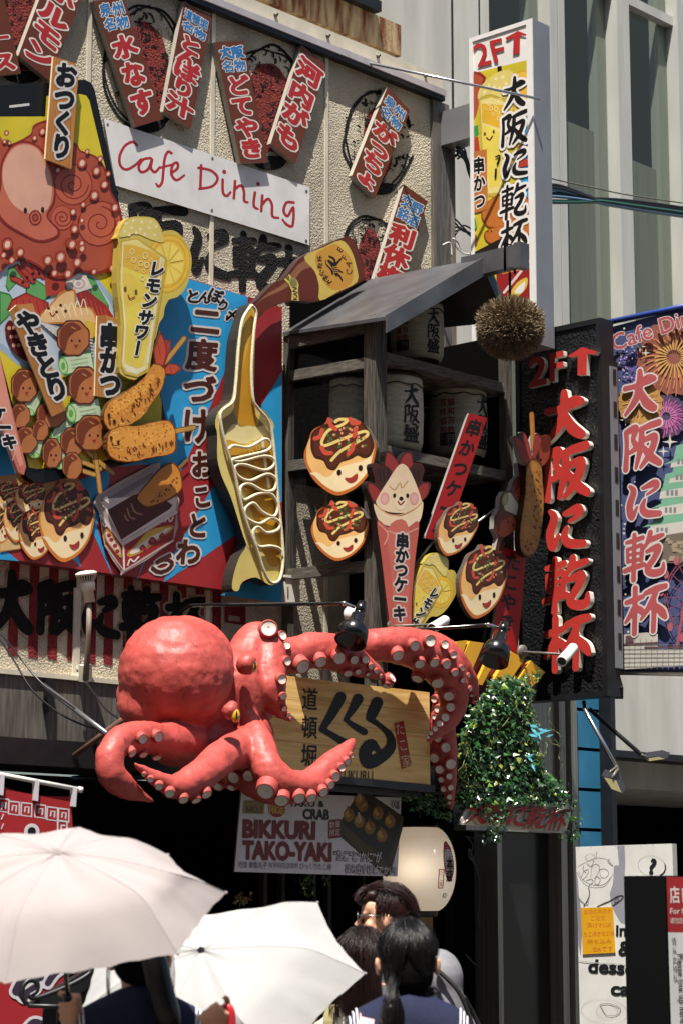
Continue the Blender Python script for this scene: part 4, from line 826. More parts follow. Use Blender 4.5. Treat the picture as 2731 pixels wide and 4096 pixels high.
s.glyphs([(ch, *cK((x, y))[0], (100 * cK.k * math.cos(rad(a)), 100 * cK.k * math.sin(rad(a))), (-80 * cK.k * math.sin(rad(a)), 80 * cK.k * math.cos(rad(a)))) for ch, x, y, a in (('大', 845, 905, -60), ('阪', 790, 830, -65), ('に', 730, 750, -75), ('乾', 705, 640, -82), ('杯', 700, 530, -95))], '17120c', -.012)
s.brush([cK(q_) for q_ in ([(840, 560, 18), (900, 620, 30), (940, 700, 34), (960, 780, 20)], [(850, 490, 12), (920, 530, 16), (940, 600, 18)], [(940, 640, 18), (980, 580, 14), (1030, 530, 12)], [(950, 690, 14), (1010, 720, 12), (1050, 740, 8)], [(950, 760, 18), (1010, 800, 14), (1050, 870, 10)], [(900, 760, 16), (880, 700, 12), (800, 610, 7), (795, 550, 6)])], '17120c')
for i in range(4): s.stroke(cK((900 + i * 6, 660 + i * 30), (985, 650 + i * 30)), 3, 'c08a34')
s.poly(cK((142, 855), (225, 770), (262, 830), (340, 860), (370, 930), (360, 1030), (375, 1190), (255, 1180), (265, 1050), (215, 930)), 'cdb65e'); s.ell(*cK((288, 908))[0], 62 * cK.k, 85 * cK.k, -15, '8f8a48', 20); s.ell(*cK((288, 908))[0], 42 * cK.k, 60 * cK.k, -15, '7a763a', 20)
s.glyphs([(ch, *cK((x, y))[0], (105 * cK.k * math.cos(rad(a)), 105 * cK.k * math.sin(rad(a))), (-95 * cK.k * math.sin(rad(a)), 95 * cK.k * math.cos(rad(a)))) for ch, x, y, a in (('K', 315, 1145, -88), ('A', 318, 1085, -86), ('N', 305, 1015, -82), ('P', 210, 835, -50))], '17120c', .015)
o = s.build('bottle_cutout'); tag(o, 'brown bottle shaped board with a yellow label resting on the booth roof', 'signboard')
# ================================================================ THE WOODEN BOOTH, UPRIGHT SIGNS AND BANNER
GREYWOOD = mat('weathered_timber', '5c574f', rough=.85, spec=.2, darkcol='38332d', nscale=5, stretch=(16, 16, 1.1), bump=.5, bscale=30, bdist=.006)
GREYWOODH = mat('weathered_rail', '6a645b', rough=.85, spec=.2, darkcol='3f3a34', nscale=5, stretch=(2.2, 2.2, 30), bump=.5, bscale=30, bdist=.006)
TIN = mat('grey_sheet_roof', '57585b', rough=.38, spec=.5, metal=.35, noise=.25, nscale=5, bump=.25, bscale=6, bdist=.02)
zc_ = lambda x, y, t: nz(*V((x, y))[0], t)[1]
bo = thing('wooden_booth', 'weathered timber booth with a grey sheet roof built against the stucco wall', 'booth', WW(.7, .4, 2.5))
zbot = 2.6; zev = 5.62
def post(t0, t1, n0, n1, z0, z1): m = MB(); m.fbox(t0, t1, n0, n1, z0, z1); m.build('post', GREYWOOD, bo)
post(.0, .12, .80, .905, zbot, zev); post(.02, .075, .012, .07, zbot, zev); post(1.45, 1.52, .83, .9, zbot, 5.75); post(1.45, 1.52, .02, .08, zbot, 5.75)
zr = [(zc_(660, 866, .03), zc_(845, 833, .03), .075), (zc_(660, 1072, .03), zc_(845, 1047, .03), .075), (zc_(660, 1320, .03), zc_(845, 1300, .03), .075)]
for a, c, h in zr:
    m = MB(); m.beam(WW(.035, .072, a), WW(.035, .798, c), .05, h); m.build('rail', GREYWOODH, bo)
m = MB(); m.beam(WW(.035, .072, zev - .06), WW(.035, .798, zev - .06), .05, .09); m.build('rail', GREYWOODH, bo)
shz = [tz(*V((960, 842))[0], n=.86)[1], tz(*V((960, 1052))[0], n=.86)[1]]
for z in shz:
    m = MB(); m.beam(WW(.125, .86, z), WW(1.448, .86, z), .06, .07); m.build('rail', GREYWOODH, bo)
    m = MB(); m.fbox(.125, 1.445, .08, .825, z - .03, z - .005); m.build('shelf', GREYWOODH, bo)
m = MB(); m.fbox(.08, 1.44, .014, .03, zr[1][0] - .1, 6.2); m.fbox(.72, 1.44, .014, .03, zbot, zr[1][0] - .1); m.build('back_board', BLACK, bo)  # dark boards, blackened to stand for the shade inside the booth
m = MB(); m.fbox(1.46, 1.475, .085, .825, zbot, 5.75); m.build('side_board', BLACK, bo)
NET = bpy.data.materials.new('wire_net'); NET.use_nodes = True; n_ = NET.node_tree; b_ = n_.nodes['Principled BSDF']; b_.inputs['Base Color'].default_value = (.02, .02, .02, 1); b_.inputs['Roughness'].default_value = .9; b_.inputs['Specular IOR Level'].default_value = 0
tr = n_.nodes.new('ShaderNodeBsdfTransparent'); mx = n_.nodes.new('ShaderNodeMixShader'); tcn = n_.nodes.new('ShaderNodeTexCoord'); vo = n_.nodes.new('ShaderNodeTexVoronoi'); vo.feature = 'DISTANCE_TO_EDGE'; vo.inputs['Scale'].default_value = 95
cr = n_.nodes.new('ShaderNodeMapRange'); cr.inputs[1].default_value = .06; cr.inputs[2].default_value = .14; cr.inputs[3].default_value = .5; cr.inputs[4].default_value = .02
n_.links.new(tcn.outputs['Object'], vo.inputs['Vector']); n_.links.new(vo.outputs[0], cr.inputs[0]); n_.links.new(cr.outputs[0], mx.inputs[0]); n_.links.new(tr.outputs[0], mx.inputs[1]); n_.links.new(b_.outputs[0], mx.inputs[2]); n_.links.new(mx.outputs[0], n_.nodes['Material Output'].inputs[0])
for a, c in ((zr[0], None), (zr[1], zr[0]), (zr[2], zr[1])):
    m = MB(); zt = zev - .11 if c is None else c[0] - .04; m.add([WW(.03, .075, a[0] + .04), WW(.03, .798, a[1] + .04), WW(.03, .798, zt - (0 if c is None else c[0] - c[1])), WW(.03, .075, zt)], [(0, 1, 2, 3)]); m.build('wire_screen', NET, bo)
# roof
nf = 1.08; te, ze = tz(*V((884, 727))[0], n=nf); tr_, zr_ = tz(*V((1110, 592))[0], n=nf); t0_, z0_ = tz(*V((650, 763))[0], n=.02); t1_, z1_ = tz(*V((852, 640))[0], n=.02); te2, ze2 = tz(*V((1168, 730))[0], n=nf)
A_, B_, C_, D_ = WW(te, nf, ze), WW(tr_, nf, zr_), WW(t1_, .02, z1_), WW(t0_, .02, z0_); E_, F_ = WW(te2, nf, ze2), WW(te2, .02, ze2 + .1)
m = MB(); dn = -ZZ * .03
def slab(a, b, c, d, th): m.box8([a - ZZ * th, b - ZZ * th, c - ZZ * th, d - ZZ * th], [a, b, c, d])
slab(A_, B_, C_, D_, .025); slab(B_ - ZZ * .004, E_, F_, C_ - ZZ * .004, .025); roof = m.build('roof', TIN, bo)
m = MB(); fo = NN * .02
m.box8([A_ + fo * .1 - ZZ * .115, B_ + fo * .1 - ZZ * .13, B_ + fo - ZZ * .13, A_ + fo - ZZ * .115], [A_ + fo * .1 + ZZ * .012, B_ + fo * .1 + ZZ * .012, B_ + fo + ZZ * .012, A_ + fo + ZZ * .012])
m.box8([B_ + fo * .1 - ZZ * .13, E_ + fo * .1 - ZZ * .1, E_ + fo - ZZ * .1, B_ + fo - ZZ * .13], [B_ + fo * .1 + ZZ * .01, E_ + fo * .1 + ZZ * .012, E_ + fo + ZZ * .012, B_ + fo + ZZ * .01])
m.build('bargeboard', TIN, bo)
m = MB(); nb1 = nz(*V((1203, 590))[0], tr_)[0]; m.fbox(tr_ - .04, tr_ + .045, .9, nb1 - .06, zr_ - .13, zr_ + .03); m.fbox(tr_ - .048, tr_ + .053, nb1 - .06, nb1, zr_ - .145, zr_ + .04); rbm = m.build('ridge_beam', TIN, bo)
# cedar ball hung from the ridge beam
nbal = nz(*V((1169, 600))[0], tr_)[0]; zb_ = zc_(1170, 757, tr_); bc = WW(tr_, nbal, zb_); R_b = .232
bl = thing('cedar_ball', 'shaggy brown ball of cedar twigs hanging from the booth ridge beam', 'cedar ball', bc)
TWIG = mat('dry_cedar', '7c674a', rough=.85, spec=.2, attr=True)
m = MB(); m.ball(bc, R_b * .86, 24, (1, 1, .88), col='2c2015')
r = np.random.default_rng(3); N = 16000
d = r.normal(size=(N, 3)); d /= np.linalg.norm(d, axis=1)[:, None]; d[:, 2] *= .88
for i in range(N):
    v = d[i]; q_ = r.normal(size=3) * .5 + np.array((0, 0, .3 * max(0, v[2]))); u_ = v + q_; u_ /= np.linalg.norm(u_); L = .03 + .035 * r.random() * (1.6 if v[2] > .3 else .8)
    p0 = bc + v * R_b * .86; p1 = p0 + u_ * L; sd = np.cross(u_, r.normal(size=3)); sd /= np.linalg.norm(sd); sd *= .0032
    g = r.random(); cl = (.12 + .32 * g * g, .09 + .235 * g * g, .055 + .14 * g * g)
    m.add([p0 - sd, p0 + sd, p1 + sd * .4, p1 - sd * .4], [(0, 1, 2, 3)], col=cl)
m.build('twigs', TWIG, bl)
m = MB(); m.tube([bc + ZZ * R_b * .7, WW(tr_, nbal, zr_ - .15)], .009, 7); m.tube([WW(tr_ - .055, nbal, zr_ - .15), WW(tr_ - .055, nbal, zr_ + .05), WW(tr_ + .058, nbal, zr_ + .055), WW(tr_ + .058, nbal, zr_ - .15)], .009, 7); m.build('cord', BLACK, bl)
# sake barrels
STRAW = mat('barrel_wrap', 'b5ae98', rough=.85, spec=.2, noise=.2, nscale=4, stretch=(3, 3, 14), bump=.3, bscale=60, bdist=.004)
BLKP = mat('brush_ink', '100f0e', rough=.7); REDP = mat('faded_red_ink', '8d3a34', rough=.7)
def barrel(cx, y0, y1, rpx, n, label, txt=None, red=None):
    pc = FN(n).hit(V((cx, (y0 + y1) / 2)))[0]; Y = pc[1]; rr = rpx * Y / 5273; zt = FN(n).hit(V((cx, y0)))[0][2]; zb = FN(n).hit(V((cx, y1)))[0][2]
    O = np.array((pc[0], pc[1], zb)); h = zt - zb; o = thing('sake_barrel', label, 'barrel', O, 'sake barrels in the booth')
    m = MB(); m.lathe(O, ZZ, [(0, rr * .8), (.01, rr * .9), (h * .12, rr * .97), (h * .5, rr), (h * .8, rr * .98), (h * .83, rr * .95), (h * .86, rr * .99), (h * .96, rr * .96), (h, rr * .86), (h, .01)], 32); bd = m.build('barrel_body', STRAW, o)
    m = MB(); m.lathe(O, ZZ, [(h * .955, rr * .965), (h * .985, rr * .985), (h * 1.01, rr * .93), (h * .99, rr * .8)], 32); m.build('rim', mat('dark_straw', '3a2f22', rough=.9), o)
    def onc(th, z, k=1.003): return O + rr * k * np.array((math.sin(th), -math.cos(th), 0)) + ZZ * z
    m = MB()
    def put(ch, th, z, sz, mi, wg=.03):
        v, f = glyph(ch, -.012 if ch in BR else wg); m.add([onc(th + x * sz / rr, z - y * sz, 1.01) for x, y in v], f, mi=mi)
    if txt:
        for i, ch in enumerate(txt[0]): put(ch, txt[1], h * (.70 - .25 * i), h * .27, 0)
    if red:
        for j in range(2):
            for i in range(4): put('百姓協和'[(i + j * 2) % 4], red + j * .28, h * (.72 - .13 * i), h * .11, 1, .02)
        for a, b_ in (((-.1, .12), (.38, .12)), ((-.1, .28), (.38, .28))): m.tube([onc(red + a[0] + (b_[0] - a[0]) * t, h * a[1], 1.008) for t in np.linspace(0, 1, 6)], .004, 5, mi=0)
        for q_ in (-.1, .14, .38): m.tube([onc(red + q_, h * .12, 1.008), onc(red + q_, h * .28, 1.008)], .004, 5, mi=0)
        put('日', red + .26, h * .24, h * .08, 0); put('本', red + .26, h * .16, h * .08, 0); put('盛', red + .02, h * .24, h * .08, 0); put('醸', red + .02, h * .16, h * .08, 0)
    m.tube([onc(a, h * (.845 + .012 * math.sin(a * 9)), 1.0) for a in np.linspace(-1.5, 1.5, 40)], .005, 5, mi=0)
    m.build('lettering', [BLKP, REDP], o)
barrel(957, 700, 832, 64, .62, 'topmost sake barrel, directly under the booth roof', ('大阪盛', .62), -.75)
barrel(898, 868, 1040, 76, .62, 'sake barrel just right of the booth corner post', ('大阪盛', .66), None)
barrel(1050, 893, 1052, 70, .58, 'sake barrel behind the tilted red strip sign', ('大阪盛', .95), -.55)
barrel(802, 870, 1030, 48, .40, 'dim sake barrel seen through the side wire screen')
# takoyaki boards
PK = c6.k
def tk(plane, cx, cy, sx, sy, rot, shear, label):
    s = Sheet(plane); p = c6((cx, cy))[0]; takoyaki(s, p[0], p[1], sx * PK, sy * PK, rot, shear, 'b5622c', base='b5622c'); o = s.build('dumpling_cutout'); return tag(o, label, 'cutout sign', 'smiling dumpling cutouts on the booth')
tk(ST(-.045), 370, 1325, 205, 215, 0, 0, 'larger sunlit dumpling cutout on the side of the booth')
tk(ST(-.045), 368, 1748, 163, 166, 2, 0, 'smaller sunlit dumpling cutout low on the side of the booth')
tk(FN(.955), 1034, 1738, 112, 150, 8, -.32, 'smaller shaded dumpling cutout beside the ice cream cone')
tk(FN(.98), 1180, 2040, 134, 205, 6, -.16, 'larger shaded dumpling cutout against the lower red strip')
# ice cream cone cutout
s = Sheet(FN(.96)); g = lambda *p: c6(*p)
s.base([tuple(p) for p in cat_rom(g((630, 1290), (665, 1300), (700, 1345), (735, 1300), (780, 1295), (785, 1350), (830, 1360), (850, 1400), (835, 1460), (885, 1470), (870, 1540), (840, 1570), (835, 1640), (820, 1720), (800, 1900), (785, 2140), (775, 2400), (660, 2410), (640, 2281), (610, 1950), (580, 1720), (555, 1580), (522, 1500), (530, 1460), (570, 1470), (550, 1380), (570, 1355), (620, 1370)), 3, True)], .05, '4c1a16', '1d1714')
for pts in (((640, 1300), (700, 1360), (690, 1420), (630, 1400)), ((735, 1312), (772, 1310), (775, 1380), (700, 1400)), ((530, 1480), (570, 1490), (620, 1560), (560, 1570)), ((830, 1480), (875, 1485), (850, 1560), (800, 1560))): s.poly(g(*pts), '8d2f2a', True)
s.poly(g((580, 1390), (620, 1370), (665, 1410), (640, 1480), (600, 1490), (572, 1440)), '3a1d12', True); s.poly(g((770, 1380), (820, 1368), (842, 1400), (830, 1470), (790, 1480), (768, 1420)), '3a1d12', True)
for dx in (595, 615, 640, 790, 812): s.stroke(g((dx, 1395), (dx + 6, 1460)), 6, '20100a')
s.poly(g((700, 1372), (745, 1372), (790, 1450), (830, 1560), (835, 1610), (770, 1640), (640, 1635), (575, 1590), (590, 1540), (640, 1460)), 'dcc3a0', True); s.stroke(g((650, 1490), (680, 1510), (710, 1470), (720, 1500), (755, 1460)), 5, 'b58f62')
for x in (622, 790): s.ell(*g((x, 1560))[0], 26 * PK, 36 * PK, 0, 'd0908a'); s.ell(*g((x, 1562))[0], 17 * PK, 26 * PK, 0, 'd8a49c')
s.ell(*g((712, 1580))[0], 36 * PK, 46 * PK, 0, 'e2cda8'); s.ell(*g((678, 1543))[0], 9 * PK, 13 * PK, 0, '1c0f0a', 12); s.ell(*g((752, 1543))[0], 9 * PK, 13 * PK, 0, '1c0f0a', 12); s.ell(*g((716, 1560))[0], 13 * PK, 12 * PK, 0, '1c0f0a', 12); s.stroke(g((698, 1576), (712, 1594), (732, 1576)), 8 * PK, '8d2f2a')
s.poly(g((560, 1590), (620, 1640), (710, 1660), (800, 1620), (840, 1580), (820, 1690), (740, 1725), (640, 1715), (585, 1680)), 'e0c8a4', True); s.stroke(g((575, 1600), (640, 1648), (715, 1652), (790, 1620), (832, 1585)), 5, 'c89a68')
s.poly(g((580, 1690), (640, 1722), (740, 1730), (815, 1695), (795, 1900), (775, 2140), (765, 2395), (670, 2400), (640, 2200), (605, 1900)), 'b4584a', True); s.poly(g((640, 1730), (760, 1730), (745, 2300), (690, 2300), (660, 2000)), 'bd6454', True)
s.stroke(g((585, 1700), (640, 1760), (620, 1820)), 6, 'd09080'); s.stroke(g((640, 1745), (720, 1765), (810, 1730)), 6, 'd09080')
s.text('串かつケーキ', g((722, 1802))[0], g((705, 2215))[0], (78 * PK, 8 * PK), (-2, 92 * PK), '0d0a0a', .05, [('c9b9b0', .15)])
o = s.build('ice_cream_cutout'); tag(o, 'pink ice cream cone cutout with an animal face in front of the booth', 'cutout sign')
# shaded lemon drink in front
s = Sheet(FN(.935)); an = rad(24)
def TL_(p):
    x, y = (p[0] - 1050) * .50, (p[1] - 40) * .60; return g((920 + x * math.cos(an) * .95 - y * math.sin(an) + 30, 1945 + x * math.sin(an) * .9 + y * math.cos(an)))[0]
lemon_drink(s, TL_, kk * .42 * 1.3); o = s.build('lemon_drink_cutout'); tag(o, 'shaded lemon drink cutout beside the ice cream cone', 'cutout sign')
# red strip signs
s = Sheet(FN(.925)); s.base(cL((262, 112), (422, 152), (66, 1205), (-112, 1180)), .02, '9a1512', '8a8580')
s.text('串かつケーキ', cL((305, 240))[0], cL((15, 1105))[0], (128 * cL.k, 30 * cL.k), (-52 * cL.k, 150 * cL.k), '120a09', .035); o = s.build('strip_sign'); tag(o, 'tilted red strip sign with black lettering in front of the barrels', 'sign', 'red strip signs')
s = Sheet(FN(.945)); s.base(cL((555, 1258), (755, 1315), (660, 2352), (430, 2352)), .02, '9a1512', '8a8580')
s.text('たこやき', cL((640, 1385))[0], cL((585, 1900))[0], (135 * cL.k, 25 * cL.k), (-12 * cL.k, 150 * cL.k), '120a09', .04); o = s.build('strip_sign'); tag(o, 'upright red strip sign with black lettering behind the larger shaded dumpling', 'sign', 'red strip signs')
# shaded skewer and prawn
s = Sheet(FN(1.0))
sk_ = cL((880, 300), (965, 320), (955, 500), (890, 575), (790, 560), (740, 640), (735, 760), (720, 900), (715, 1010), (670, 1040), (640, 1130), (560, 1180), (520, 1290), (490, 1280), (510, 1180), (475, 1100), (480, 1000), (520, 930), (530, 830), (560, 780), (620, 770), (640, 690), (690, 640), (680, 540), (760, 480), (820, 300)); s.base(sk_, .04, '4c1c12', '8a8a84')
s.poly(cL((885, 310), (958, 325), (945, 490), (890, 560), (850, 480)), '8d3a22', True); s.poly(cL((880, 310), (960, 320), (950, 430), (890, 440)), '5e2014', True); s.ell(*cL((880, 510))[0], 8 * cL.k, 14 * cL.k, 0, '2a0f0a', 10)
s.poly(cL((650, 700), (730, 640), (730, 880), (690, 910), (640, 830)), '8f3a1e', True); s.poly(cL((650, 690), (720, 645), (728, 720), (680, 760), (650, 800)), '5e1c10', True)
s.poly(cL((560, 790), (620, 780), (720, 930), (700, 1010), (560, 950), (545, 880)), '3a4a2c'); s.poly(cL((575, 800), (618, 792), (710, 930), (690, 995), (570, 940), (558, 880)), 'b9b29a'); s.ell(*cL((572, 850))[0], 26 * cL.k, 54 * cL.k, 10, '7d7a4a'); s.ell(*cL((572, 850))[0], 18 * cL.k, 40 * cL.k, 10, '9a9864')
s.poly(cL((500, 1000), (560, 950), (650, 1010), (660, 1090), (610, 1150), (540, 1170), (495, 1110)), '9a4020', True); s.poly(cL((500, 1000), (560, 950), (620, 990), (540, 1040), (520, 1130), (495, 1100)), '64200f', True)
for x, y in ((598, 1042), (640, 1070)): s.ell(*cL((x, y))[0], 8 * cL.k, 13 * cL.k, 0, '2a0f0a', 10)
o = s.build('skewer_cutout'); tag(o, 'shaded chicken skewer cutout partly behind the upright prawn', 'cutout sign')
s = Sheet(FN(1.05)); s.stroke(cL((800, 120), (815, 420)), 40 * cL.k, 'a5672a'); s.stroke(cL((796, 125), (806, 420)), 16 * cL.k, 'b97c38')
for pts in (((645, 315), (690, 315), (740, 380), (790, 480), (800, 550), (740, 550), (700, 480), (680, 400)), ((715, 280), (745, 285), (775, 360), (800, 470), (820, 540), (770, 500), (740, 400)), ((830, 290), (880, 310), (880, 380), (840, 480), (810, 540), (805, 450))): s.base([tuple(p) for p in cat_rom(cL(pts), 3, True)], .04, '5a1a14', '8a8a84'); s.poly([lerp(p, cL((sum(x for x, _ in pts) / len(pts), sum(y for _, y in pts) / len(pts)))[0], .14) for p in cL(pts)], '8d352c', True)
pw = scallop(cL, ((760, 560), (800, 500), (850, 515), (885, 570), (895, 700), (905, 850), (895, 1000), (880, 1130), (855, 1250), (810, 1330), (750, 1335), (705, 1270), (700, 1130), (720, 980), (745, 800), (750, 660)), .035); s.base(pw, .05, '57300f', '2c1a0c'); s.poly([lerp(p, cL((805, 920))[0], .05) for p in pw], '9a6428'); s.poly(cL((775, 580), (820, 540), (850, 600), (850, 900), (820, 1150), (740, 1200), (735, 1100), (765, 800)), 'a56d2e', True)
crumbs(pw, 110, 7, ('b07a38', '7a4a1c'))
sprinkles(cL, (835, 580), (850, 1200), 26, 32, 5, '4a2a10', 26)
for x, y in ((745, 1252), (792, 1232)): s.ell(*cL((x, y))[0], 8 * cL.k, 12 * cL.k, 0, '2a140a', 10)
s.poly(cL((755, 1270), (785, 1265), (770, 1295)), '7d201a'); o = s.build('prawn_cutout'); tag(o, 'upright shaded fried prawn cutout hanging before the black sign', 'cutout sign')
# brackets of the hanging cutouts
for i, (a, c, n0, n1) in enumerate((((1150, 1260), (1210, 1165), .86, .90), ((950, 1300), (1030, 1195), .86, .91), ((1060, 1225), (1190, 1130), .86, .9))):
    m = MB(); m.tube([FN(n0).hit(V(a))[0], FN(n1).hit(V(c))[0]], .01, 8); o = m.build('support_rod', mat('galvanised', '9a9a98', rough=.4, metal=.6)); tag(o, ('thin steel rod holding the skewer cutout', 'thin steel rod behind the smaller shaded dumpling', 'thin steel rod crossing the booth behind the cone')[i], 'rod')

# ---------------------------------------------------------------- white upright light box sign
tw = 1.75; pl = ST(tw); NA = lambda x, y: nz(*V((x, y))[0], tw)
ws = thing('upright_light_box', 'tall white framed upright sign with a printed drink and black brush lettering', 'sign', WW(tw, .6, 5.8))
n0, n1 = NA(1080, 300)[0], NA(1226, 300)[0]; zt, zbm = NA(1150, 66)[1], 5.72; th = .21
ALU = mat('grey_alloy', '8f8e90', rough=.35, metal=.45, noise=.08, nscale=4); WFR = mat('white_alloy', 'd8d6d2', rough=.3, noise=.05)
m = MB(); m.fbox(tw, tw + th, n0, n1, zbm, zt); m.build('casing', ALU, ws)
m = MB(); e = .035
for a in ((n0, n0 + e, zbm, zt), (n1 - e * 1.6, n1, zbm, zt), (n0 + e, n1 - e * 1.6, zt - e, zt), (n0 + e, n1 - e * 1.6, zbm, zbm + e)): m.fbox(tw - .012, tw - .001, a[0], a[1], a[2], a[3])
m.build('face_frame', WFR, ws)
s = Sheet(ST(tw - .003)); k3 = c3.k
def R3(*p): return c3(*p)
s.poly(R3((284, 260), (642, 140), (642, 1825), (292, 1825)), 'd9d5cf')
s.poly(R3((284, 447), (640, 360), (644, 1825), (292, 1825)), 'bfae2c'); s.poly(R3((286, 447), (330, 434), (370, 470), (340, 560), (310, 700), (288, 750)), 'a34a34'); s.stroke(R3((300, 440), (355, 470), (345, 520)), 14 * k3, '7c2317')
s.poly(R3((437, 405), (462, 400), (470, 470), (440, 470)), '14120f'); s.poly(R3((612, 600), (642, 580), (642, 1420), (590, 1360), (575, 950), (585, 800)), '2b94c8'); s.poly(R3((288, 770), (320, 760), (325, 820), (290, 840)), '3f8a48'); s.poly(R3((290, 840), (320, 830), (335, 950), (290, 930)), 'a8382c')
def TL3(p): x, y = (p[0] - 820), (p[1] - 0); return R3((333 + x * .575, 480 - x * .12 + y * .66))[0]
su = Sheet(ST(tw - .003)); su.l = s.l
p = R3((575, 560))[0]
for r_, cl in ((85, 'c79a2a'), (78, 'd8b23e'), (66, 'd6a838')): s.ell(p[0], p[1], r_ * k3 * .85, r_ * k3 * 1.6, 10, cl, 30)
s.poly(R3((318, 600), (330, 540), (380, 480), (450, 435), (520, 428), (535, 470), (500, 560), (480, 600), (400, 575), (345, 590)), 'd0bd6a', True); s.dots(R3((385, 520), (430, 480), (470, 470), (420, 530), (360, 560), (450, 540), (490, 510)), 10 * k3, 'dcd3a8')
s.poly(R3((322, 600), (400, 580), (490, 610), (540, 640), (520, 900), (460, 1185), (420, 1200), (376, 1190), (338, 900)), 'b89f3e'); s.poly(R3((334, 612), (400, 592), (480, 620), (530, 650), (505, 900), (452, 1170), (384, 1178), (348, 890)), 'd8c97c'); s.poly(R3((340, 630), (480, 640), (525, 670), (500, 800), (420, 770), (345, 745)), 'd3a42c'); s.poly(R3((345, 760), (430, 790), (500, 830), (450, 1130), (390, 1140), (355, 900)), 'd8c452')
for x, y, r_ in ((388, 628, 13), (424, 636, 10), (456, 614, 14), (400, 660, 12), (432, 664, 14), (412, 695, 9), (446, 690, 9), (446, 720, 12), (370, 665, 8)): s.ell(*R3((x, y))[0], r_ * k3 * .9, r_ * k3 * 1.2, 0, 'e6d694', 12, ring=.35)
for x in (362, 416): s.ell(*R3((x, 815 - (x - 362) * .25))[0], 7 * k3, 11 * k3, 0, '5a4016', 10)
s.stroke(R3((372, 838), (392, 850), (408, 828)), 7 * k3, '5a2a16')
s.stroke(R3((575, 960), (640, 880)), 16 * k3, 'b07a2a'); s.poly(R3((560, 890), (590, 880), (600, 960), (645, 985), (620, 1010), (570, 1020)), 'a8382c')
o_ = scallop(R3, ((340, 1300), (380, 1230), (450, 1180), (530, 1120), (580, 1100), (620, 1200), (645, 1240), (600, 1330), (480, 1380), (380, 1380)), .04); s.poly(o_, '7a3a12'); s.poly([lerp(p, R3((490, 1260))[0], .05) for p in o_], 'b5682a')
o_ = scallop(R3, ((360, 1420), (400, 1390), (500, 1370), (640, 1300), (650, 1400), (560, 1470), (420, 1485), (370, 1465)), .04); s.poly(o_, '7a3a12'); s.poly([lerp(p, R3((490, 1410))[0], .06) for p in o_], 'b5682a')
for x in (380, 402): s.ell(*R3((x, 1408))[0], 4 * k3, 6 * k3, 0, '2a140a', 8)
s.poly(R3((298, 1535), (480, 1440), (642, 1500), (644, 1825), (440, 1825), (430, 1600), (298, 1600)), '1c1512'); s.poly(R3((430, 1560), (560, 1500), (645, 1560), (645, 1825), (440, 1825)), '8a1d1f'); s.poly(R3((450, 1640), (600, 1560), (600, 1640), (470, 1670)), 'c0722a'); s.stroke(R3((640, 1580), (480, 1780)), 16 * k3, 'c9b9b4'); s.poly(R3((520, 1780), (560, 1720), (620, 1690), (610, 1760), (530, 1825)), 'c8a93e', True); s.poly(R3((545, 1780), (570, 1740), (610, 1715), (590, 1780)), 'd8d2c8', True); s.stroke(R3((640, 1660), (640, 1825)), 6, 'c9b9b4')
s.stroke(R3((300, 1330), (310, 1380), (295, 1400)), 8 * k3, '2f8a4a'); s.ell(*R3((300, 1460))[0], 18 * k3, 36 * k3, 0, 'a9683a')
s.poly(R3((288, 925), (375, 908), (378, 1275), (292, 1300)), 'b06a34')
s.text('串かつ', R3((326, 1008))[0], R3((330, 1222))[0], (78 * k3, -12 * k3), (0, 105 * k3), '120f0e', .04, [('d8d2c8', .11)])
its = [(ch, *R3((x, y))[0], (w_ * k3, -w_ * k3 * .2), (-4, h_ * k3)) for ch, x, y, w_, h_ in (('大', 542, 570, 150, 200), ('阪', 540, 785, 165, 215), ('に', 545, 1000, 165, 190), ('乾', 538, 1225, 165, 215), ('杯', 540, 1440, 165, 215))]
s.glyphs(its, '120f0f', -.005, [('dcd8d2', .07)]); s.stroke(R3((432, 955), (455, 950), (440, 1000)), 7, '120f0f'); s.stroke(R3((432, 1030), (428, 1080)), 8, '120f0f')
s.line('2F', R3((392, 318))[0], 195 * k3, -14, 'a8282a', .012, sx=1.02); s.poly(R3((488, 232), (565, 190), (618, 210), (612, 222), (578, 215), (575, 326), (535, 336), (540, 226), (498, 248)), 'a8282a')
s.build('printed_face', ws)
m = MB(); ta, za = tz(*c3((125, 640))[0], n=.1); 
m.fbox(tw + .02, tw + .18, .03, n0 - .002, NA(1060, 318)[1], NA(1060, 240)[1]); m.build('bracket_box', ALU, ws)
# tie rod to the eaves
m = MB(); m.tube([FN(.02).hit(V((826, 140)))[0], ST(tw - .02).hit(V((1240, 228)))[0]], .011, 8); o = m.build('tie_rod', mat('bright_steel', 'b8bcc0', rough=.25, metal=.8)); tag(o, 'thin bright steel rod running from the eaves to the upright white sign', 'rod')

# ---------------------------------------------------------------- black upright sign with raised letters
tb = 2.2; bs = thing('black_upright_sign', 'tall black perforated upright sign with raised red letters', 'sign', WW(tb, .8, 3.1))
NB = lambda x, y: nz(*V((x, y))[0], tb)
n0, n1 = .42, 1.215; z0, z1 = 3.12, 5.95
PERF = mat('perforated_black', '161619', rough=.4, spec=.5, noise=.3, nscale=6, bump=.8, bscale=45, bdist=.01, bkind='voronoi')
m = MB(); m.fbox(tb, tb + .14, n0, n1, z0, z1); m.build('casing', PERF, bs)
m = MB()
for a in ((n0 - .01, n0 + .03, z0 - .01, z1 + .01), (n1 - .03, n1 + .012, z0 - .01, z1 + .01), (n0 + .03, n1 - .03, z0 - .01, z0 + .03), (n0 + .03, n1 - .03, z1 - .03, z1 + .01)): m.fbox(tb - .012, tb + .15, a[0], a[1], a[2], a[3])
m.build('frame', DARK, bs)
m = MB(); m.fbox(tb + .155, tb + .2, n1 - .04, n1 + .012, z0 + .3, z1 - .3); m.fbox(tb + .085, tb + .165, n1 + .014, n1 + .03, z0 + .2, z1 - .35, mi=1)
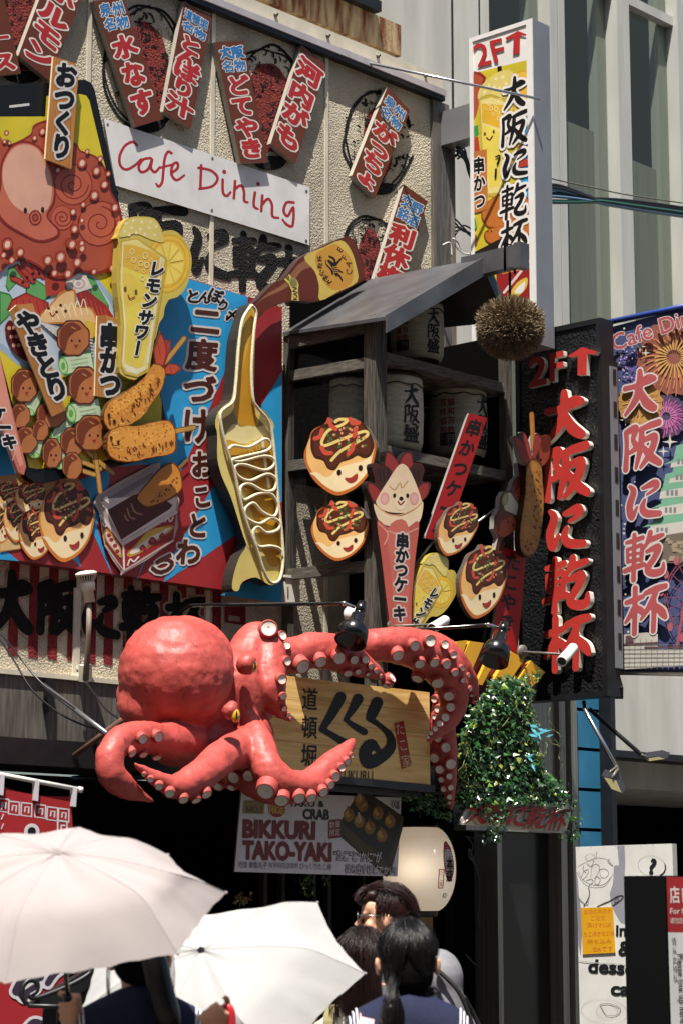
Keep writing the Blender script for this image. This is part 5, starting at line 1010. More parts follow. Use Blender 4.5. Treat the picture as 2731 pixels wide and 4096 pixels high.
for i in range(9): m.fbox(tb + .11, tb + .15, n1 + .0302, n1 + .033, z0 + .34 + i * .25, z0 + .46 + i * .25)
m.build('edge_rail', [DARK, mat('slotted_rail', '8a8d92', rough=.4, metal=.5)], bs)
LR, LW = 'b53630', 'd8d0c4'
def let(ch, cx, cy, w_, h_, wg=.010):
    pl = ST(tb - .065); o = raised(pl, [(ch, *cC((cx, cy))[0], (w_ * 1.09 * cC.k, -.12 * w_ * cC.k), (0, h_ * 1.07 * cC.k))], wg, .05, LR, LW); o.build('letter', PRINT, bs)
let('大', 712, 735, 250, 300); let('阪', 722, 1082, 265, 335); let('に', 718, 1435, 240, 290); let('乾', 725, 1785, 270, 330); let('杯', 728, 2150, 270, 330)
pl = ST(tb - .06); it = [('2', *cC((545, 442))[0], (235 * cC.k, -52 * cC.k), (0, 250 * cC.k)), ('F', *cC((665, 412))[0], (205 * cC.k, -42 * cC.k), (0, 245 * cC.k))]
for i_ in it: raised(pl, [i_], .03, .045, LR, LW).build('letter', PRINT, bs)
s = Sheet(pl); s.base(cC((735, 350), (825, 295), (918, 322), (905, 345), (856, 335), (852, 470), (795, 472), (798, 348), (750, 362)), .045, LR, LW); s.build('arrow', bs)

# ---------------------------------------------------------------- blue festival banner
tn = 2.6; s = Sheet(ST(tn)); kI = cI.k; G = lambda *p: cI(*p)
s.base(G((44, 130), (80, 122), (700, -40), (700, 2352), (80, 2345)), .006, '2b3c74', '8a8578'); s.poly(G((44, 130), (72, 124), (110, 2340), (82, 2343)), '35508f')
def firework(cx, cy, r_, cols, n, seed, disc):
    p = G((cx, cy))[0]; r = random.Random(seed); s.poly([(p[0] + r_ * kI * (1 + .08 * (i % 2)) * math.cos(i * math.pi / 16), p[1] + r_ * kI * (1 + .08 * (i % 2)) * math.sin(i * math.pi / 16)) for i in range(32)], disc)
    for q_, cl in zip((1.0, .82, .55), cols):
        for i in range(n):
            a = i * 2 * math.pi / n + q_; s.stroke([(p[0] + r_ * kI * q_ * .35 * math.cos(a), p[1] + r_ * kI * q_ * .35 * math.sin(a)), (p[0] + r_ * kI * q_ * .75 * math.cos(a), p[1] + r_ * kI * q_ * (.72 * math.sin(a) + .02)), (p[0] + r_ * kI * q_ * math.cos(a + .05), p[1] + r_ * kI * q_ * (math.sin(a) + .1))], 9 * kI, cl, taper=True)
for i in range(120):
    r = random.Random(i); a = r.uniform(0, 6.28); q_ = math.sqrt(r.random()); s.ell(*G((205 + 85 * q_ * math.cos(a), 350 + 135 * q_ * math.sin(a)))[0], 6 * kI, None, 0, ('6a3fa0', '8a5cc0', 'c0b0d8')[i % 3], 6)
firework(480, 320, 230, ('c86a34', 'd2873e', 'd8a648'), 26, 1, '8f4420'); firework(435, 700, 130, ('a8448a', 'c05a9c', 'c870a8'), 18, 2, '3a1c4a'); firework(268, 620, 138, ('c88a2a', 'd8a63a', 'b87a22'), 16, 3, 'c48a2c')
for x, y, r_ in ((270, 255, 42), (308, 296, 30), (178, 725, 40), (462, 865, 50), (420, 925, 36)): p = G((x, y))[0]; s.poly([(p[0] + (r_ if i % 2 == 0 else r_ * .22) * kI * math.cos(i * math.pi / 4), p[1] + (r_ if i % 2 == 0 else r_ * .22) * kI * math.sin(i * math.pi / 4)) for i in range(8)], 'dcd6c8')
r = random.Random(8); s.dots([(*G((98 + r.uniform(0, 80) + (i % 4 == 0) * r.uniform(0, 150), 1000 + i * 30))[0], r.uniform(4, 9) * kI) for i in range(38)], 6, 'd8d0b4'); s.dots([(*G((110 + r.uniform(0, 60), 140 + i * 55))[0], r.uniform(5, 9) * kI) for i in range(7)], 6, 'c8c09a')
# green roofed tower drawing kept generic
GR, GW = '6fb08a', 'cfcbbe'
for y0, y1, x0 in ((1470, 1390, 330), (1340, 1270, 385), (1230, 1170, 395), (1130, 1090, 455), (1030, 990, 465)):
    s.poly(G((x0, y0), (x0 + 10, y1), (700, y1 - 60), (700, y0 - 30)), GW); s.poly(G((x0 - 45, y1 + 22), (x0 + 20, y1 - 10), (x0 + 40, y1 - 100), (700, y1 - 160), (700, y1 - 40)), GR)
    for i in range(3): s.poly(G((x0 + 45 + i * 28, y0 - 20), (x0 + 45 + i * 28, y0 - 55), (x0 + 62 + i * 28, y0 - 57), (x0 + 62 + i * 28, y0 - 22)), '7a7a78')
s.poly(G((380, 1470), (700, 1420), (700, 1640), (340, 1640)), '6b5a44')
r = random.Random(2)
for i in range(26): x, y = 380 + r.uniform(0, 220), 1480 + r.uniform(0, 130); s.poly(G((x, y), (x + 30, y - 4), (x + 30, y + 18), (x, y + 20)), 'a5916c')
p = G((640, 1860))[0]; 
for r_ in (210, 195, 120): s.ell(p[0], p[1], r_ * kI, r_ * kI * 1.25, 0, '8a3040', 40, ring=.03)
for i in range(20): a = i * math.pi / 10; s.stroke([p, (p[0] + 205 * kI * math.cos(a), p[1] + 256 * kI * math.sin(a))], 3, '8a3040')
for i in range(8): a = 2.0 + i * .42; s.ell(p[0] + 230 * kI * math.cos(a), p[1] + 285 * kI * math.sin(a), 18 * kI, 28 * kI, 0, 'b04a54', 12)
s.stroke(G((510, 2180), (560, 1900)), 10, 'a83c44'); s.stroke(G((600, 2180), (580, 1900)), 10, 'a83c44')
s.poly(G((100, 2140), (145, 2135), (150, 2100), (320, 2085), (390, 2095), (390, 2190), (530, 2190), (700, 2190), (700, 2290), (96, 2325)), 'c8c2b2')
for i in range(14): s.stroke(G((100 + i * 36, 2130 if i < 8 else 2200), (98 + i * 36, 2320)), 2.5, '6a6a68', sm=False)
for i in range(6): s.stroke(G((98, 2165 + i * 28), (640, 2165 + i * 26)), 2.5, '6a6a68', sm=False)
s.stroke(G((104, 2165), (390, 2150)), 7, '5a2a2a'); s.stroke(G((310, 2180), (640, 2180)), 6, '5a2a2a'); s.poly(G((183, 2150), (186, 2108), (236, 2100), (238, 2148)), '5a2a2a')
s.line('Cafe Dining', G((430, 120))[0], 150 * kI, -19, 'b03a3c', .015, [('d8cfc8', .04)], sx=1.0, shear=-.1)
its = [(ch, *G((x, y))[0], (w_ * kI, -w_ * kI * .14), (-2, h_ * kI)) for ch, x, y, w_, h_ in (('大', 275, 555, 235, 290), ('阪', 288, 895, 250, 315), ('に', 298, 1245, 240, 275), ('乾', 305, 1595, 270, 310), ('杯', 312, 1935, 275, 315))]
s.glyphs(its, 'b53a36', .0, [('d8cfc8', .035)])
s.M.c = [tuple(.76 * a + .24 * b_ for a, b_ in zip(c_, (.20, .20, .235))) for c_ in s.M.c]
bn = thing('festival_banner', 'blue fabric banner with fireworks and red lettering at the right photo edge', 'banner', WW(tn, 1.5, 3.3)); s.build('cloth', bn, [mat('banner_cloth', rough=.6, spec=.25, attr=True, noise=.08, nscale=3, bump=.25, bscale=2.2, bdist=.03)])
m = MB(); m.tube([ST(tn - .01).hit(V((1392, 741)))[0], ST(tn - .01).hit(G((700, -42)))[0]], .022, 10); m.build('top_rail', mat('blue_rail', '24408a', rough=.35), bn)
m = MB(); m.tube([ST(tn - .01).hit(V((1406, 1546)))[0], ST(tn - .01).hit(G((700, 2352)))[0]], .014, 10); m.build('bottom_rail', mat('pale_rail', 'b5ae98', rough=.5), bn)
m = MB(); a = ST(tn).hit(V((1398, 741)))[0]; m.beam(WW(tb + .15, n1, 5.9), a, .03, .03); m.build('arm', DARK, bn); m = MB(); a = ST(tn).hit(V((1412, 1560)))[0]; m.beam(WW(tb + .15, n1, z0 + .02), a, .06, .09); m.build('arm', DARK, bn)

# ---------------------------------------------------------------- cable bundle
CABM = [mat('cable_black', '141416', rough=.4), mat('cable_green', '1f4a3f', rough=.4), mat('cable_blue', '55708a', rough=.35)]
r = random.Random(5); st_ = ST(2.35); e0 = 1195
for i in range(13):
    o0, o1 = r.uniform(-26, 30), r.uniform(-16, 16); mi = (0, 1, 0, 2, 1, 0, 2, 0, 1, 0, 0, 1, 0)[i]; 
    pts = c3((640, 1180 + o0 * 1.7), (790, 1175 + o0 * 2.0), (960, 1205 + o0 * .9), (1060, 1222 + o1 * .9), (1200, 1240 + o1 * 1.5), (1400, 1268 + o1 * 1.8), (1700, 1310 + o1 * 1.8))
    Pn = FN(.35 + .012 * (i % 4)); P = np.concatenate([Pn.hit([q_]) for q_ in cat_rom(pts, 5)]); m = MB(); m.tube(P, .0115 + .004 * r.random(), 7); o = m.build('overhead_cable', CABM[mi]); tag(o, 'overhead cable in the black, green and blue bundle right of the upright white sign', 'cable', 'bundled overhead cables')
m = MB(); m.tube(FN(.36).hit(cat_rom(c3((700, 1060), (800, 1095), (1040, 1145), (1200, 1180), (1560, 1235)), 5)), .006, 6); o = m.build('overhead_cable', STEEL); tag(o, 'thin steel wire strung above the cable bundle', 'cable')
r = random.Random(6)
m = MB()
for i in range(9): m.tube(FN(.1).hit(cat_rom(c3((185 + r.uniform(-5, 10), 870 + i * 12), (235, 900 + r.uniform(-20, 90)), (262, 1010 + r.uniform(-40, 60)), (300, 1120 + r.uniform(-20, 80))), 4)), .008, 6)
for i in range(5): m.tube(FN(.1).hit(cat_rom(c3((180, 1330 + i * 25), (230, 1400 + r.uniform(-30, 10)), (300, 1400 + r.uniform(-20, 60))), 4)), .007, 6)
o = m.build('wire_tangle', CABM[0]); tag(o, 'tangle of black wires behind the left side of the upright white sign', 'wires', kind='stuff')
m = MB()
for pts in (((175, 1450), (185, 1500), (230, 1540), (285, 1545)), ((165, 1450), (200, 1480), (215, 1520)), ((105, 1490), (150, 1478), (160, 1560))): m.tube(FN(.08).hit(cat_rom(c3(pts), 5)), .006, 6)
o = m.build('white_wire', WFR); tag(o, 'loose white wire by the rusted corner trim above the booth roof', 'wire')
# ================================================================ THE OCTOPUS
from mathutils.bvhtree import BVHTree
OCT = mat('octopus_paint', 'b04a43', rough=.5, spec=.38, noise=.2, nscale=7, bump=.3, bscale=26, bdist=.012, coat=.04, detail=6)
def remesh(parts, name, vox, smooth=6, fac=.5):
    """one continuous skin round overlapping closed shapes"""
    me = parts.mesh(name, OCT); ob = bpy.data.objects.new(name, me); COL.objects.link(ob)
    md = ob.modifiers.new('r', 'REMESH'); md.mode = 'VOXEL'; md.voxel_size = vox
    sm = ob.modifiers.new('s', 'SMOOTH'); sm.iterations = smooth; sm.factor = fac
    e = ob.evaluated_get(bpy.context.evaluated_depsgraph_get()); m2 = bpy.data.meshes.new_from_object(e)
    bpy.data.objects.remove(ob); m2.polygons.foreach_set('use_smooth', [True] * len(m2.polygons)); m2.name = name
    return m2
def put_mesh(me, name, material, parent):
    me.materials.clear(); me.materials.append(material); o = np.array(parent['_o']); me.transform(Matrix.Translation(Vector(-o)))
    ob = bpy.data.objects.new(name, me); COL.objects.link(ob); ob.parent = parent; ob['_o'] = list(map(float, o)); return ob
def P3(x, y, n): p = FN(n).hit(V((x, y)))[0]; return p
def rw(p, r): return r * (p[1] * _cp + (p[2] - 1.6) * _sp) / 5273
def tent(M, pts, n=8):
    pts = [(p[0], p[1], p[2], p[3] * 1.2 + 1.5) for p in pts]
    """pts: (x, y, n, radius) in view pixels"""
    Q = cat_rom(pts, n); P = [P3(q[0], q[1], q[2]) for q in Q]; M.tube(P, [max(.008, rw(p, q[3])) for p, q in zip(P, Q)], 14)
    M.ball(P[0], rw(P[0], Q[0][3]), 14); M.ball(P[-1], max(.008, rw(P[-1], Q[-1][3])), 10)
M = MB()
def blob(x, y, n, r, ax=(1, 1, 1)): p = P3(x, y, n); M.ball(p, rw(p, r), 24, ax)
blob(404, 1548, 1.45, 133, (1.01, .95, 1.0)); blob(400, 1590, 1.33, 126); blob(345, 1618, 1.36, 74); blob(425, 1640, 1.36, 74); blob(500, 1640, 1.36, 70); blob(512, 1545, 1.42, 64); blob(428, 1512, 1.45, 98, (1.1, 1, 1)); blob(352, 1602, 1.3, 84); blob(446, 1438, 1.42, 22); blob(470, 1600, 1.35, 90)
blob(545, 1590, 1.5, 62, (1, 1, 1.6)); blob(560, 1690, 1.45, 70); blob(470, 1715, 1.4, 78); blob(400, 1700, 1.35, 60); blob(600, 1560, 1.4, 55); blob(535, 1760, 1.4, 52); blob(590, 1620, 1.42, 45)
blob(566, 1526, 1.72, 23); blob(574, 1520, 1.74, 17); blob(530, 1634, 1.84, 20); blob(535, 1622, 1.84, 14)
tent(M, [(560, 1530, 1.45, 44), (590, 1478, 1.42, 42), (612, 1502, 1.5, 37), (619, 1560, 1.58, 33), (624, 1600, 1.6, 27), (641, 1630, 1.6, 15), (656, 1645, 1.6, 8), (668, 1655, 1.6, 3)])
tent(M, [(585, 1520, 1.35, 34), (662, 1507, 1.38, 34), (721, 1494, 1.42, 34), (776, 1502, 1.46, 33), (823, 1524, 1.48, 26), (852, 1538, 1.5, 17), (872, 1551, 1.5, 9), (888, 1563, 1.5, 3)])
tent(M, [(700, 1500, 1.25, 26), (812, 1487, 1.3, 30), (867, 1482, 1.36, 31), (940, 1486, 1.40, 38), (996, 1514, 1.42, 40), (1034, 1566, 1.42, 35), (1040, 1618, 1.40, 28), (1020, 1662, 1.40, 18), (1000, 1684, 1.40, 10), (980, 1702, 1.4, 3)])
tent(M, [(960, 1476, 1.36, 26), (1012, 1486, 1.42, 24), (1050, 1522, 1.46, 20), (1080, 1566, 1.46, 15), (1092, 1592, 1.46, 9), (1099, 1610, 1.46, 3)])
tent(M, [(1030, 1590, 1.22, 28), (1016, 1660, 1.2, 23), (1016, 1720, 1.2, 26), (1022, 1770, 1.2, 20), (1030, 1815, 1.22, 12), (1034, 1845, 1.22, 6), (1035, 1862, 1.22, 2)])
tent(M, [(430, 1712, 1.5, 44), (376, 1702, 1.6, 33), (330, 1692, 1.68, 30), (281, 1700, 1.74, 29), (254, 1734, 1.76, 28), (258, 1778, 1.78, 27), (284, 1805, 1.78, 24), (317, 1824, 1.78, 14), (350, 1839, 1.78, 4)])
tent(M, [(560, 1720, 1.6, 40), (530, 1728, 1.72, 34), (495, 1750, 1.8, 31), (457, 1784, 1.86, 31), (403, 1806, 1.88, 25), (357, 1786, 1.88, 15), (330, 1768, 1.86, 9), (309, 1754, 1.85, 4)])
tent(M, [(572, 1655, 1.6, 22), (592, 1690, 1.72, 24), (604, 1735, 1.8, 29), (622, 1780, 1.86, 33), (664, 1806, 1.9, 30), (711, 1802, 1.92, 28), (748, 1771, 1.92, 26), (778, 1738, 1.92, 21), (803, 1709, 1.92, 11), (809, 1702, 1.92, 7)])
tent(M, [(560, 1745, 1.5, 45), (590, 1795, 1.6, 34), (640, 1815, 1.7, 28), (700, 1818, 1.76, 18)])
oc = thing('octopus_sculpture', 'giant red octopus sculpture with white suckers over the shop front', 'sculpture', P3(470, 1760, 1.4))
ome = remesh(M, 'body', .0135, 7, .55)
from mathutils import noise as mn
ome.calc_loop_triangles()
nrm = [v.normal.copy() for v in ome.vertices]
for v, n_ in zip(ome.vertices, nrm):
    q_ = v.co; v.co = q_ + n_ * (.011 * mn.noise(q_ * 4.5) + .0055 * mn.noise(q_ * 13) + .0028 * mn.noise(q_ * 31))
ome.update()
bvh = BVHTree.FromPolygons([v.co[:] for v in ome.vertices], [tuple(p.vertices) for p in ome.polygons])
# grime runs down the front of the head
put_mesh(ome, 'body', OCT, oc)
nt_ = OCT.node_tree; bs_ = nt_.nodes['Principled BSDF']; lk = bs_.inputs['Base Color'].links[0].from_socket
tn_ = nt_.nodes.new('ShaderNodeTexNoise'); tn_.inputs['Scale'].default_value = 9; tn_.inputs['Detail'].default_value = 6; mp_ = nt_.nodes.new('ShaderNodeMapping'); mp_.inputs['Scale'].default_value = (5, 5, .45); tc_ = nt_.nodes.new('ShaderNodeTexCoord')
nt_.links.new(tc_.outputs['Object'], mp_.inputs[0]); nt_.links.new(mp_.outputs[0], tn_.inputs[0]); rg_ = nt_.nodes.new('ShaderNodeMapRange'); rg_.inputs[1].default_value = .62; rg_.inputs[2].default_value = .74; rg_.inputs[4].default_value = .75; nt_.links.new(tn_.outputs[0], rg_.inputs[0])
mx_ = nt_.nodes.new('ShaderNodeMix'); mx_.data_type = 'RGBA'; nt_.links.new(rg_.outputs[0], mx_.inputs[0]); nt_.links.new(lk, mx_.inputs[6]); mx_.inputs[7].default_value = (.10, .02, .018, 1); nt_.links.new(mx_.outputs[2], bs_.inputs['Base Color'])
SUCK = mat('sucker_white', 'dcd8cc', rough=.35, spec=.5, noise=.3, nscale=30, detail=6)
m = MB(); m.lathe((0, 0, 0), ZZ, [(-.5, 1.12), (.1, 1.04), (.55, .98), (.68, .92), (.70, .84), (.62, .78)], 20, mi=0); m.lathe((0, 0, 0), ZZ, [(.62, .78), (.60, .74), (.56, .3), (.52, .12), (.46, .06), (.46, .0)], 20, mi=1)
sme = m.mesh('sucker', [OCT, SUCK])
SK = [(cA, q) for q in ((460, 1135, 31), (563, 1120, 33), (385, 1225, 28), (472, 1232, 25), (570, 1250, 26), (378, 1330, 27), (415, 1418, 22), (462, 1468, 18), (504, 1510, 15), (538, 1545, 14), (425, 1376, 9), (484, 1386, 12), (530, 1420, 18), (586, 1462, 24), (660, 1508, 29), (752, 1545, 29), (838, 1545, 29), (906, 1506, 32), (1010, 1450, 33), (1125, 1396, 39), (1216, 1396, 36), (690, 1592, 20), (1100, 1462, 25),
      (1345, 385, 50), (1430, 430, 28), (1470, 500, 24), (1462, 600, 27), (1430, 725, 30), (1440, 838, 22), (1450, 922, 19), (1478, 972, 14), (1498, 1000, 8))]
SK += [(cB, q) for q in ((310, 558, 42), (433, 528, 34), (548, 512, 35), (642, 525, 26), (710, 528, 22), (750, 570, 16), (788, 600, 13), (815, 632, 10), (418, 622, 24), (527, 620, 24), (610, 600, 24), (672, 598, 17), (735, 616, 12),
      (915, 488, 33), (1018, 437, 29), (1112, 412, 32), (1206, 440, 24), (1262, 498, 20), (965, 595, 30), (1055, 540, 30), (1145, 535, 28), (1222, 555, 24), (1055, 625, 31), (1172, 655, 35), (1276, 608, 20), (1318, 580, 15), (1325, 655, 15), (1360, 628, 12), (1245, 740, 31), (1165, 775, 20), (1180, 838, 20), (1256, 830, 25), (1222, 895, 23), (1187, 935, 18), (1160, 968, 15), (1137, 995, 11), (1115, 1022, 8), (1160, 888, 14), (870, 668, 28), (1368, 710, 14), (1393, 748, 11),
      (1180, 1022, 22), (1222, 1080, 28), (1165, 1140, 27), (1250, 1175, 31), (1190, 1212, 24), (1245, 1258, 18), (1202, 1280, 16), (1217, 1338, 16), (1254, 1328, 17), (1251, 1388, 15), (1250, 1425, 9),
      (630, 1128, 13), (600, 1165, 20), (565, 1205, 21), (525, 1258, 26), (493, 1310, 23), (448, 1350, 28), (376, 1382, 29), (300, 1382, 33), (198, 1388, 40), (110, 1328, 50), (95, 1440, 26), (240, 1455, 22))]
for cc, (x, y, r_) in SK[:100]:
    px = cc((x, y))[0]; d = rays([px])[0]; dv = Vector(d).normalized()
    loc, nor, idx, dist = bvh.ray_cast(Vector(CAM), dv)
    if loc is None:
        loc, nor, idx, dist = bvh.find_nearest(Vector(CAM + d * 14.6))
        ln = loc.copy()
    R_ = r_ * cc.k / 1.741709 * 1.28 + .8; rr = R_ * (loc.y * _cp + (loc.z - 1.6) * _sp) / 5273
    nr = Vector(nor); nr = (nr * .75 - dv * .45 - Vector((0, 0, .22))).normalized()
    ob = bpy.data.objects.new('sucker', sme); COL.objects.link(ob); ob.parent = oc; ob.location = loc - Vector(oc['_o']) + nr * rr * .28
    ob.rotation_euler = nr.to_track_quat('Z', 'Y').to_euler(); ob.scale = (rr * .98, rr * .98, rr * .95)
EYEY = mat('eye_yellow', 'c99a1c', rough=.2, spec=.6, coat=.4); EYEB = mat('eye_black', '0c0a08', rough=.25)
for x, y, n, r_, fx in ((580, 1529, 1.755, 14, .6), (541, 1643, 1.87, 14, .3)):
    p = P3(x, y, n); m = MB(); m.ball(p, rw(p, r_), 20, (.8, .8, 1.15)); e = m.build('eye', EYEY, oc)
    q_ = p + rw(p, r_) * .80 * np.array((fx, -math.sqrt(1 - fx * fx), .0)); m = MB(); m.ball(q_, rw(p, 4.2), 10, (.5, .9, 2.6)); m.build('pupil', EYEB, e)
# ---------------------------------------------------------------- timber name board held by the octopus
BOARD = mat('pale_pine_board', 'f0cb84', rough=.5, spec=.35, darkcol='d8aa60', nscale=2.2, stretch=(1.2, 1.2, 14), detail=5, attr=False)
nbd = thing('timber_name_board', 'pale timber board with black brush lettering under the octopus arms', 'sign', P3(830, 1800, 1.2))
s = Sheet(FN(1.2)); s.base(V((600, 1545), (985, 1590), (987, 1802), (620, 1768)), .05, 'd2ae6c', '7a5a30', mi=0); s.build('board', nbd, BOARD)
s = Sheet(FN(1.203)); 
for y in (1610, 1660, 1712): s.stroke(V((612, y - 15), (985, y + 26)), 1.6, '9c7a40', sm=False)
s.brush([cB(q_) for q_ in ([(568, 766, 34), (520, 860, 30), (452, 968, 20)], [(452, 968, 18), (520, 1008, 20), (600, 1056, 26)], [(676, 778, 34), (640, 845, 24), (598, 908, 14)], [(600, 910, 12), (660, 952, 20), (716, 984, 22)],
    [(796, 800, 36), (764, 870, 34), (748, 898, 22)], [(748, 900, 20), (820, 950, 16), (876, 1010, 24), (880, 1080, 32), (820, 1140, 38), (742, 1176, 40), (722, 1110, 40), (760, 1062, 34), (806, 1100, 14)])], '0e0c0a')
s.text('道頓堀', cB((376, 778))[0], cB((372, 1132))[0], (104 * cB.k, 8 * cB.k), (-4, 150 * cB.k), '0e0c0a', .012)
s.poly(cB((902, 930), (960, 914), (1010, 1196), (950, 1216)), 'a02c22'); s.text('たこ家', cB((936, 965))[0], cB((976, 1166))[0], (58 * cB.k, -10 * cB.k), (12, 84 * cB.k), 'd8c49a', -.004)
s.fit('KUKURU', cB((662, 1256))[0], 215 * cB.k, 62 * cB.k, 1, '17120c', .0); s.build('lettering', nbd)
m = MB(); m.beam(P3(600, 1775, 1.19), P3(992, 1812, 1.19), .05, .045); m.beam(P3(640, 1800, 1.1), P3(990, 1828, 1.1), .04, .04); m.build('lower_rail', DARK, nbd)
m = MB(); m.tube([P3(820, 1800, 1.15), P3(790, 1790, .95)], .02); m.tube([P3(960, 1815, 1.15), P3(930, 1810, .95)], .02); m.build('stay', DARK, nbd)

# ---------------------------------------------------------------- braces and cables left of the octopus
PIPE = mat('grey_pipe', '6a6a6c', rough=.35, metal=.5, noise=.2); RPIPE = mat('rusty_pipe', '5a3a2c', rough=.8, noise=.4, nscale=12)
for i, (pts, r_, mt, n0, n1) in enumerate((((((300, 940), (745, 1280))), .016, PIPE, .06, 1.3), (((490, 1458), (850, 1185)), .018, RPIPE, 1.0, 1.35), (((-40, 1355), (100, 1478)), .016, PIPE, .4, 1.0))):
    a, c = cE(pts); m = MB(); m.tube([FN(n0).hit([a])[0], FN(n1).hit([c])[0]], r_, 8); o = m.build('brace_pipe', mt); tag(o, ('grey steel brace running down from the metal band to the octopus', 'rusty brace pipe rising to the octopus from the canopy edge', 'short grey brace pipe ending on the canopy at the left edge')[i], 'brace')
for i, pts in enumerate((((-40, 520), (150, 760), (300, 935), (520, 1100), (740, 1270)), ((-40, 560), (100, 770), (230, 980), (420, 1140), (600, 1225), (745, 1250)), ((605, 925), (660, 1000), (740, 1110), (840, 1180)))):
    P = cat_rom(cE(pts), 6); ns = np.linspace(.25, .9, len(P)); m = MB(); m.tube([FN(n_).hit([p[:2]])[0] for p, n_ in zip(P, ns)], .006, 6); o = m.build('loose_cable', CABM[0]); tag(o, ('thin black cable following the grey brace to the octopus', 'thin black cable sagging lowest beside the octopus', 'thin black cable dropping from the bulb lamp foot to the octopus')[i], 'cable')
m = MB(); a = cE((305, 905))[0]; t, z = tz(*a); m.fbox(t - .025, t + .025, .03, .08, z - .2, z); o = m.build('wall_bracket', DARK); tag(o, 'small dark steel bracket on the metal band holding the grey brace', 'bracket')
# bulb lamp on a pole
CRM = mat('cream_enamel', 'ddd8c6', rough=.35, noise=.06)
lb = thing('bulb_lamp', 'white upward bulb lamp on a thin pole before the striped wall', 'lamp', FN(.2).hit(cE((600, 920)))[0])
pE = lambda x, y, n=.25: FN(n).hit(cE((x, y)))[0]
axs = pE(600, 150) - pE(628, 365); axs /= np.linalg.norm(axs); kz = .32955 * pE(600, 300)[1] / 5273 / 1
o0 = pE(628, 365); m = MB(); m.lathe(o0, axs, [(0, .02), (.0, 38 * kz), (80 * kz, 36 * kz), (82 * kz, 50 * kz), (140 * kz, 54 * kz), (142 * kz, 46 * kz), (150 * kz, 46 * kz)], 20); m.build('socket', CRM, lb)
m = MB(); m.lathe(o0 + axs * 146 * kz, axs, [(0, 44 * kz), (50 * kz, 70 * kz), (52 * kz, 30 * kz)], 20, mi=1); m.lathe(o0 + axs * 196 * kz, axs, [(-6 * kz, 72 * kz), (2 * kz, 78 * kz), (14 * kz, 76 * kz), (26 * kz, 50 * kz), (30 * kz, .001)], 24)
up_ = np.cross(axs, (0, 1, 0)); up_ /= np.linalg.norm(up_); vp_ = np.cross(axs, up_)
for i in range(22):
    a = i * 2 * math.pi / 22; dr = up_ * math.cos(a) + vp_ * math.sin(a); m.beam(o0 + axs * 146 * kz + dr * 47 * kz, o0 + axs * 194 * kz + dr * 73 * kz, 5 * kz, 6 * kz)
m.build('bulb', [CRM, DARK], lb)
m = MB(); m.tube([pE(624, 372), pE(620, 600), pE(606, 800, .2), pE(600, 905, .16)], [.017, .017, .02, .02], 10); m.build('pole', RUSTY, lb)
m = MB(); m.beam(pE(596, 800, .15), pE(598, 915, .13), .06, .06, up=NN); m.beam(pE(545, 815, .02), pE(600, 815, .15), .02, .03); m.beam(pE(545, 870, .02), pE(600, 870, .15), .02, .03); m.build('clamp', CRM, lb)
# meter box
m = MB(); t0, z0 = tz(*V((655, 1386))[0], n=.1); t1, z1 = tz(*V((694, 1326))[0], n=.1); m.fbox(t0, t1 - .02, .02, .10, z0, z1 - .02); m.fbox(t0 - .01, t1 - .01, .0, .11, z1 - .018, z1); m.fbox(t0 + .02, t0 + .03, .1, .105, z0 + .05, z0 + .12, mi=1)
o = m.build('meter_box', [CRM, STEEL]); tag(o, 'cream utility box on the wall below the booth side', 'utility box')

# ---------------------------------------------------------------- black shade lamps on long arms
GLOSSB = mat('gloss_black', '0e0e10', rough=.22, spec=.6, coat=.3); CHR = mat('chrome', 'b5b5b8', rough=.2, metal=.9)
def shade_lamp(label, armpts, ns, top, bot, k):
    P = cat_rom(V(*armpts), 6); N_ = np.interp(np.linspace(0, 1, len(P)), np.linspace(0, 1, len(ns)), ns); pts = [FN(n_).hit([p[:2]])[0] for p, n_ in zip(P, N_)]
    L = thing('shade_lamp', label, 'lamp', pts[-1], 'black shade lamps on arms')
    m = MB(); m.tube(pts, .0125, 10); m.build('arm', GLOSSB, L)
    a, b_ = P3(*top, ns[-1]), P3(*bot, ns[-1] + .03); ax = b_ - a; h = np.linalg.norm(ax); ax /= h
    m = MB(); m.lathe(a, ax, [(-.005 * k, .001), (0, .028 * k), (h * .22, .034 * k), (h * .24, .026 * k), (h * .30, .026 * k), (h * .32, .045 * k), (h * .50, .048 * k), (h * .52, .052 * k), (h * .62, .085 * k), (h * .68, .094 * k), (h * 1.0, .104 * k), (h * 1.0, .096 * k), (h * .7, .08 * k), (h * .66, .02)], 28); m.build('lamp_shade', GLOSSB, L)
    m = MB(); m.tube([pts[-1], pts[-1] * .4 + a * .6 + ax * .03], .012, 8); m.ball(pts[-1], .017, 10); m.build('joint', CHR, L)
shade_lamp('black shade lamp on an arm over the middle of the octopus', ((412, 1412), (428, 1396), (458, 1390), (600, 1388), (790, 1386)), (.05, .3, .5, 1.0, 1.62), (832, 1384), (804, 1474), .98)
shade_lamp('black shade lamp on an arm in front of the yellow slats', ((842, 1450), (900, 1447), (1000, 1443), (1120, 1435)), (.9, 1.1, 1.3, 1.6), (1158, 1430), (1132, 1518), .98)
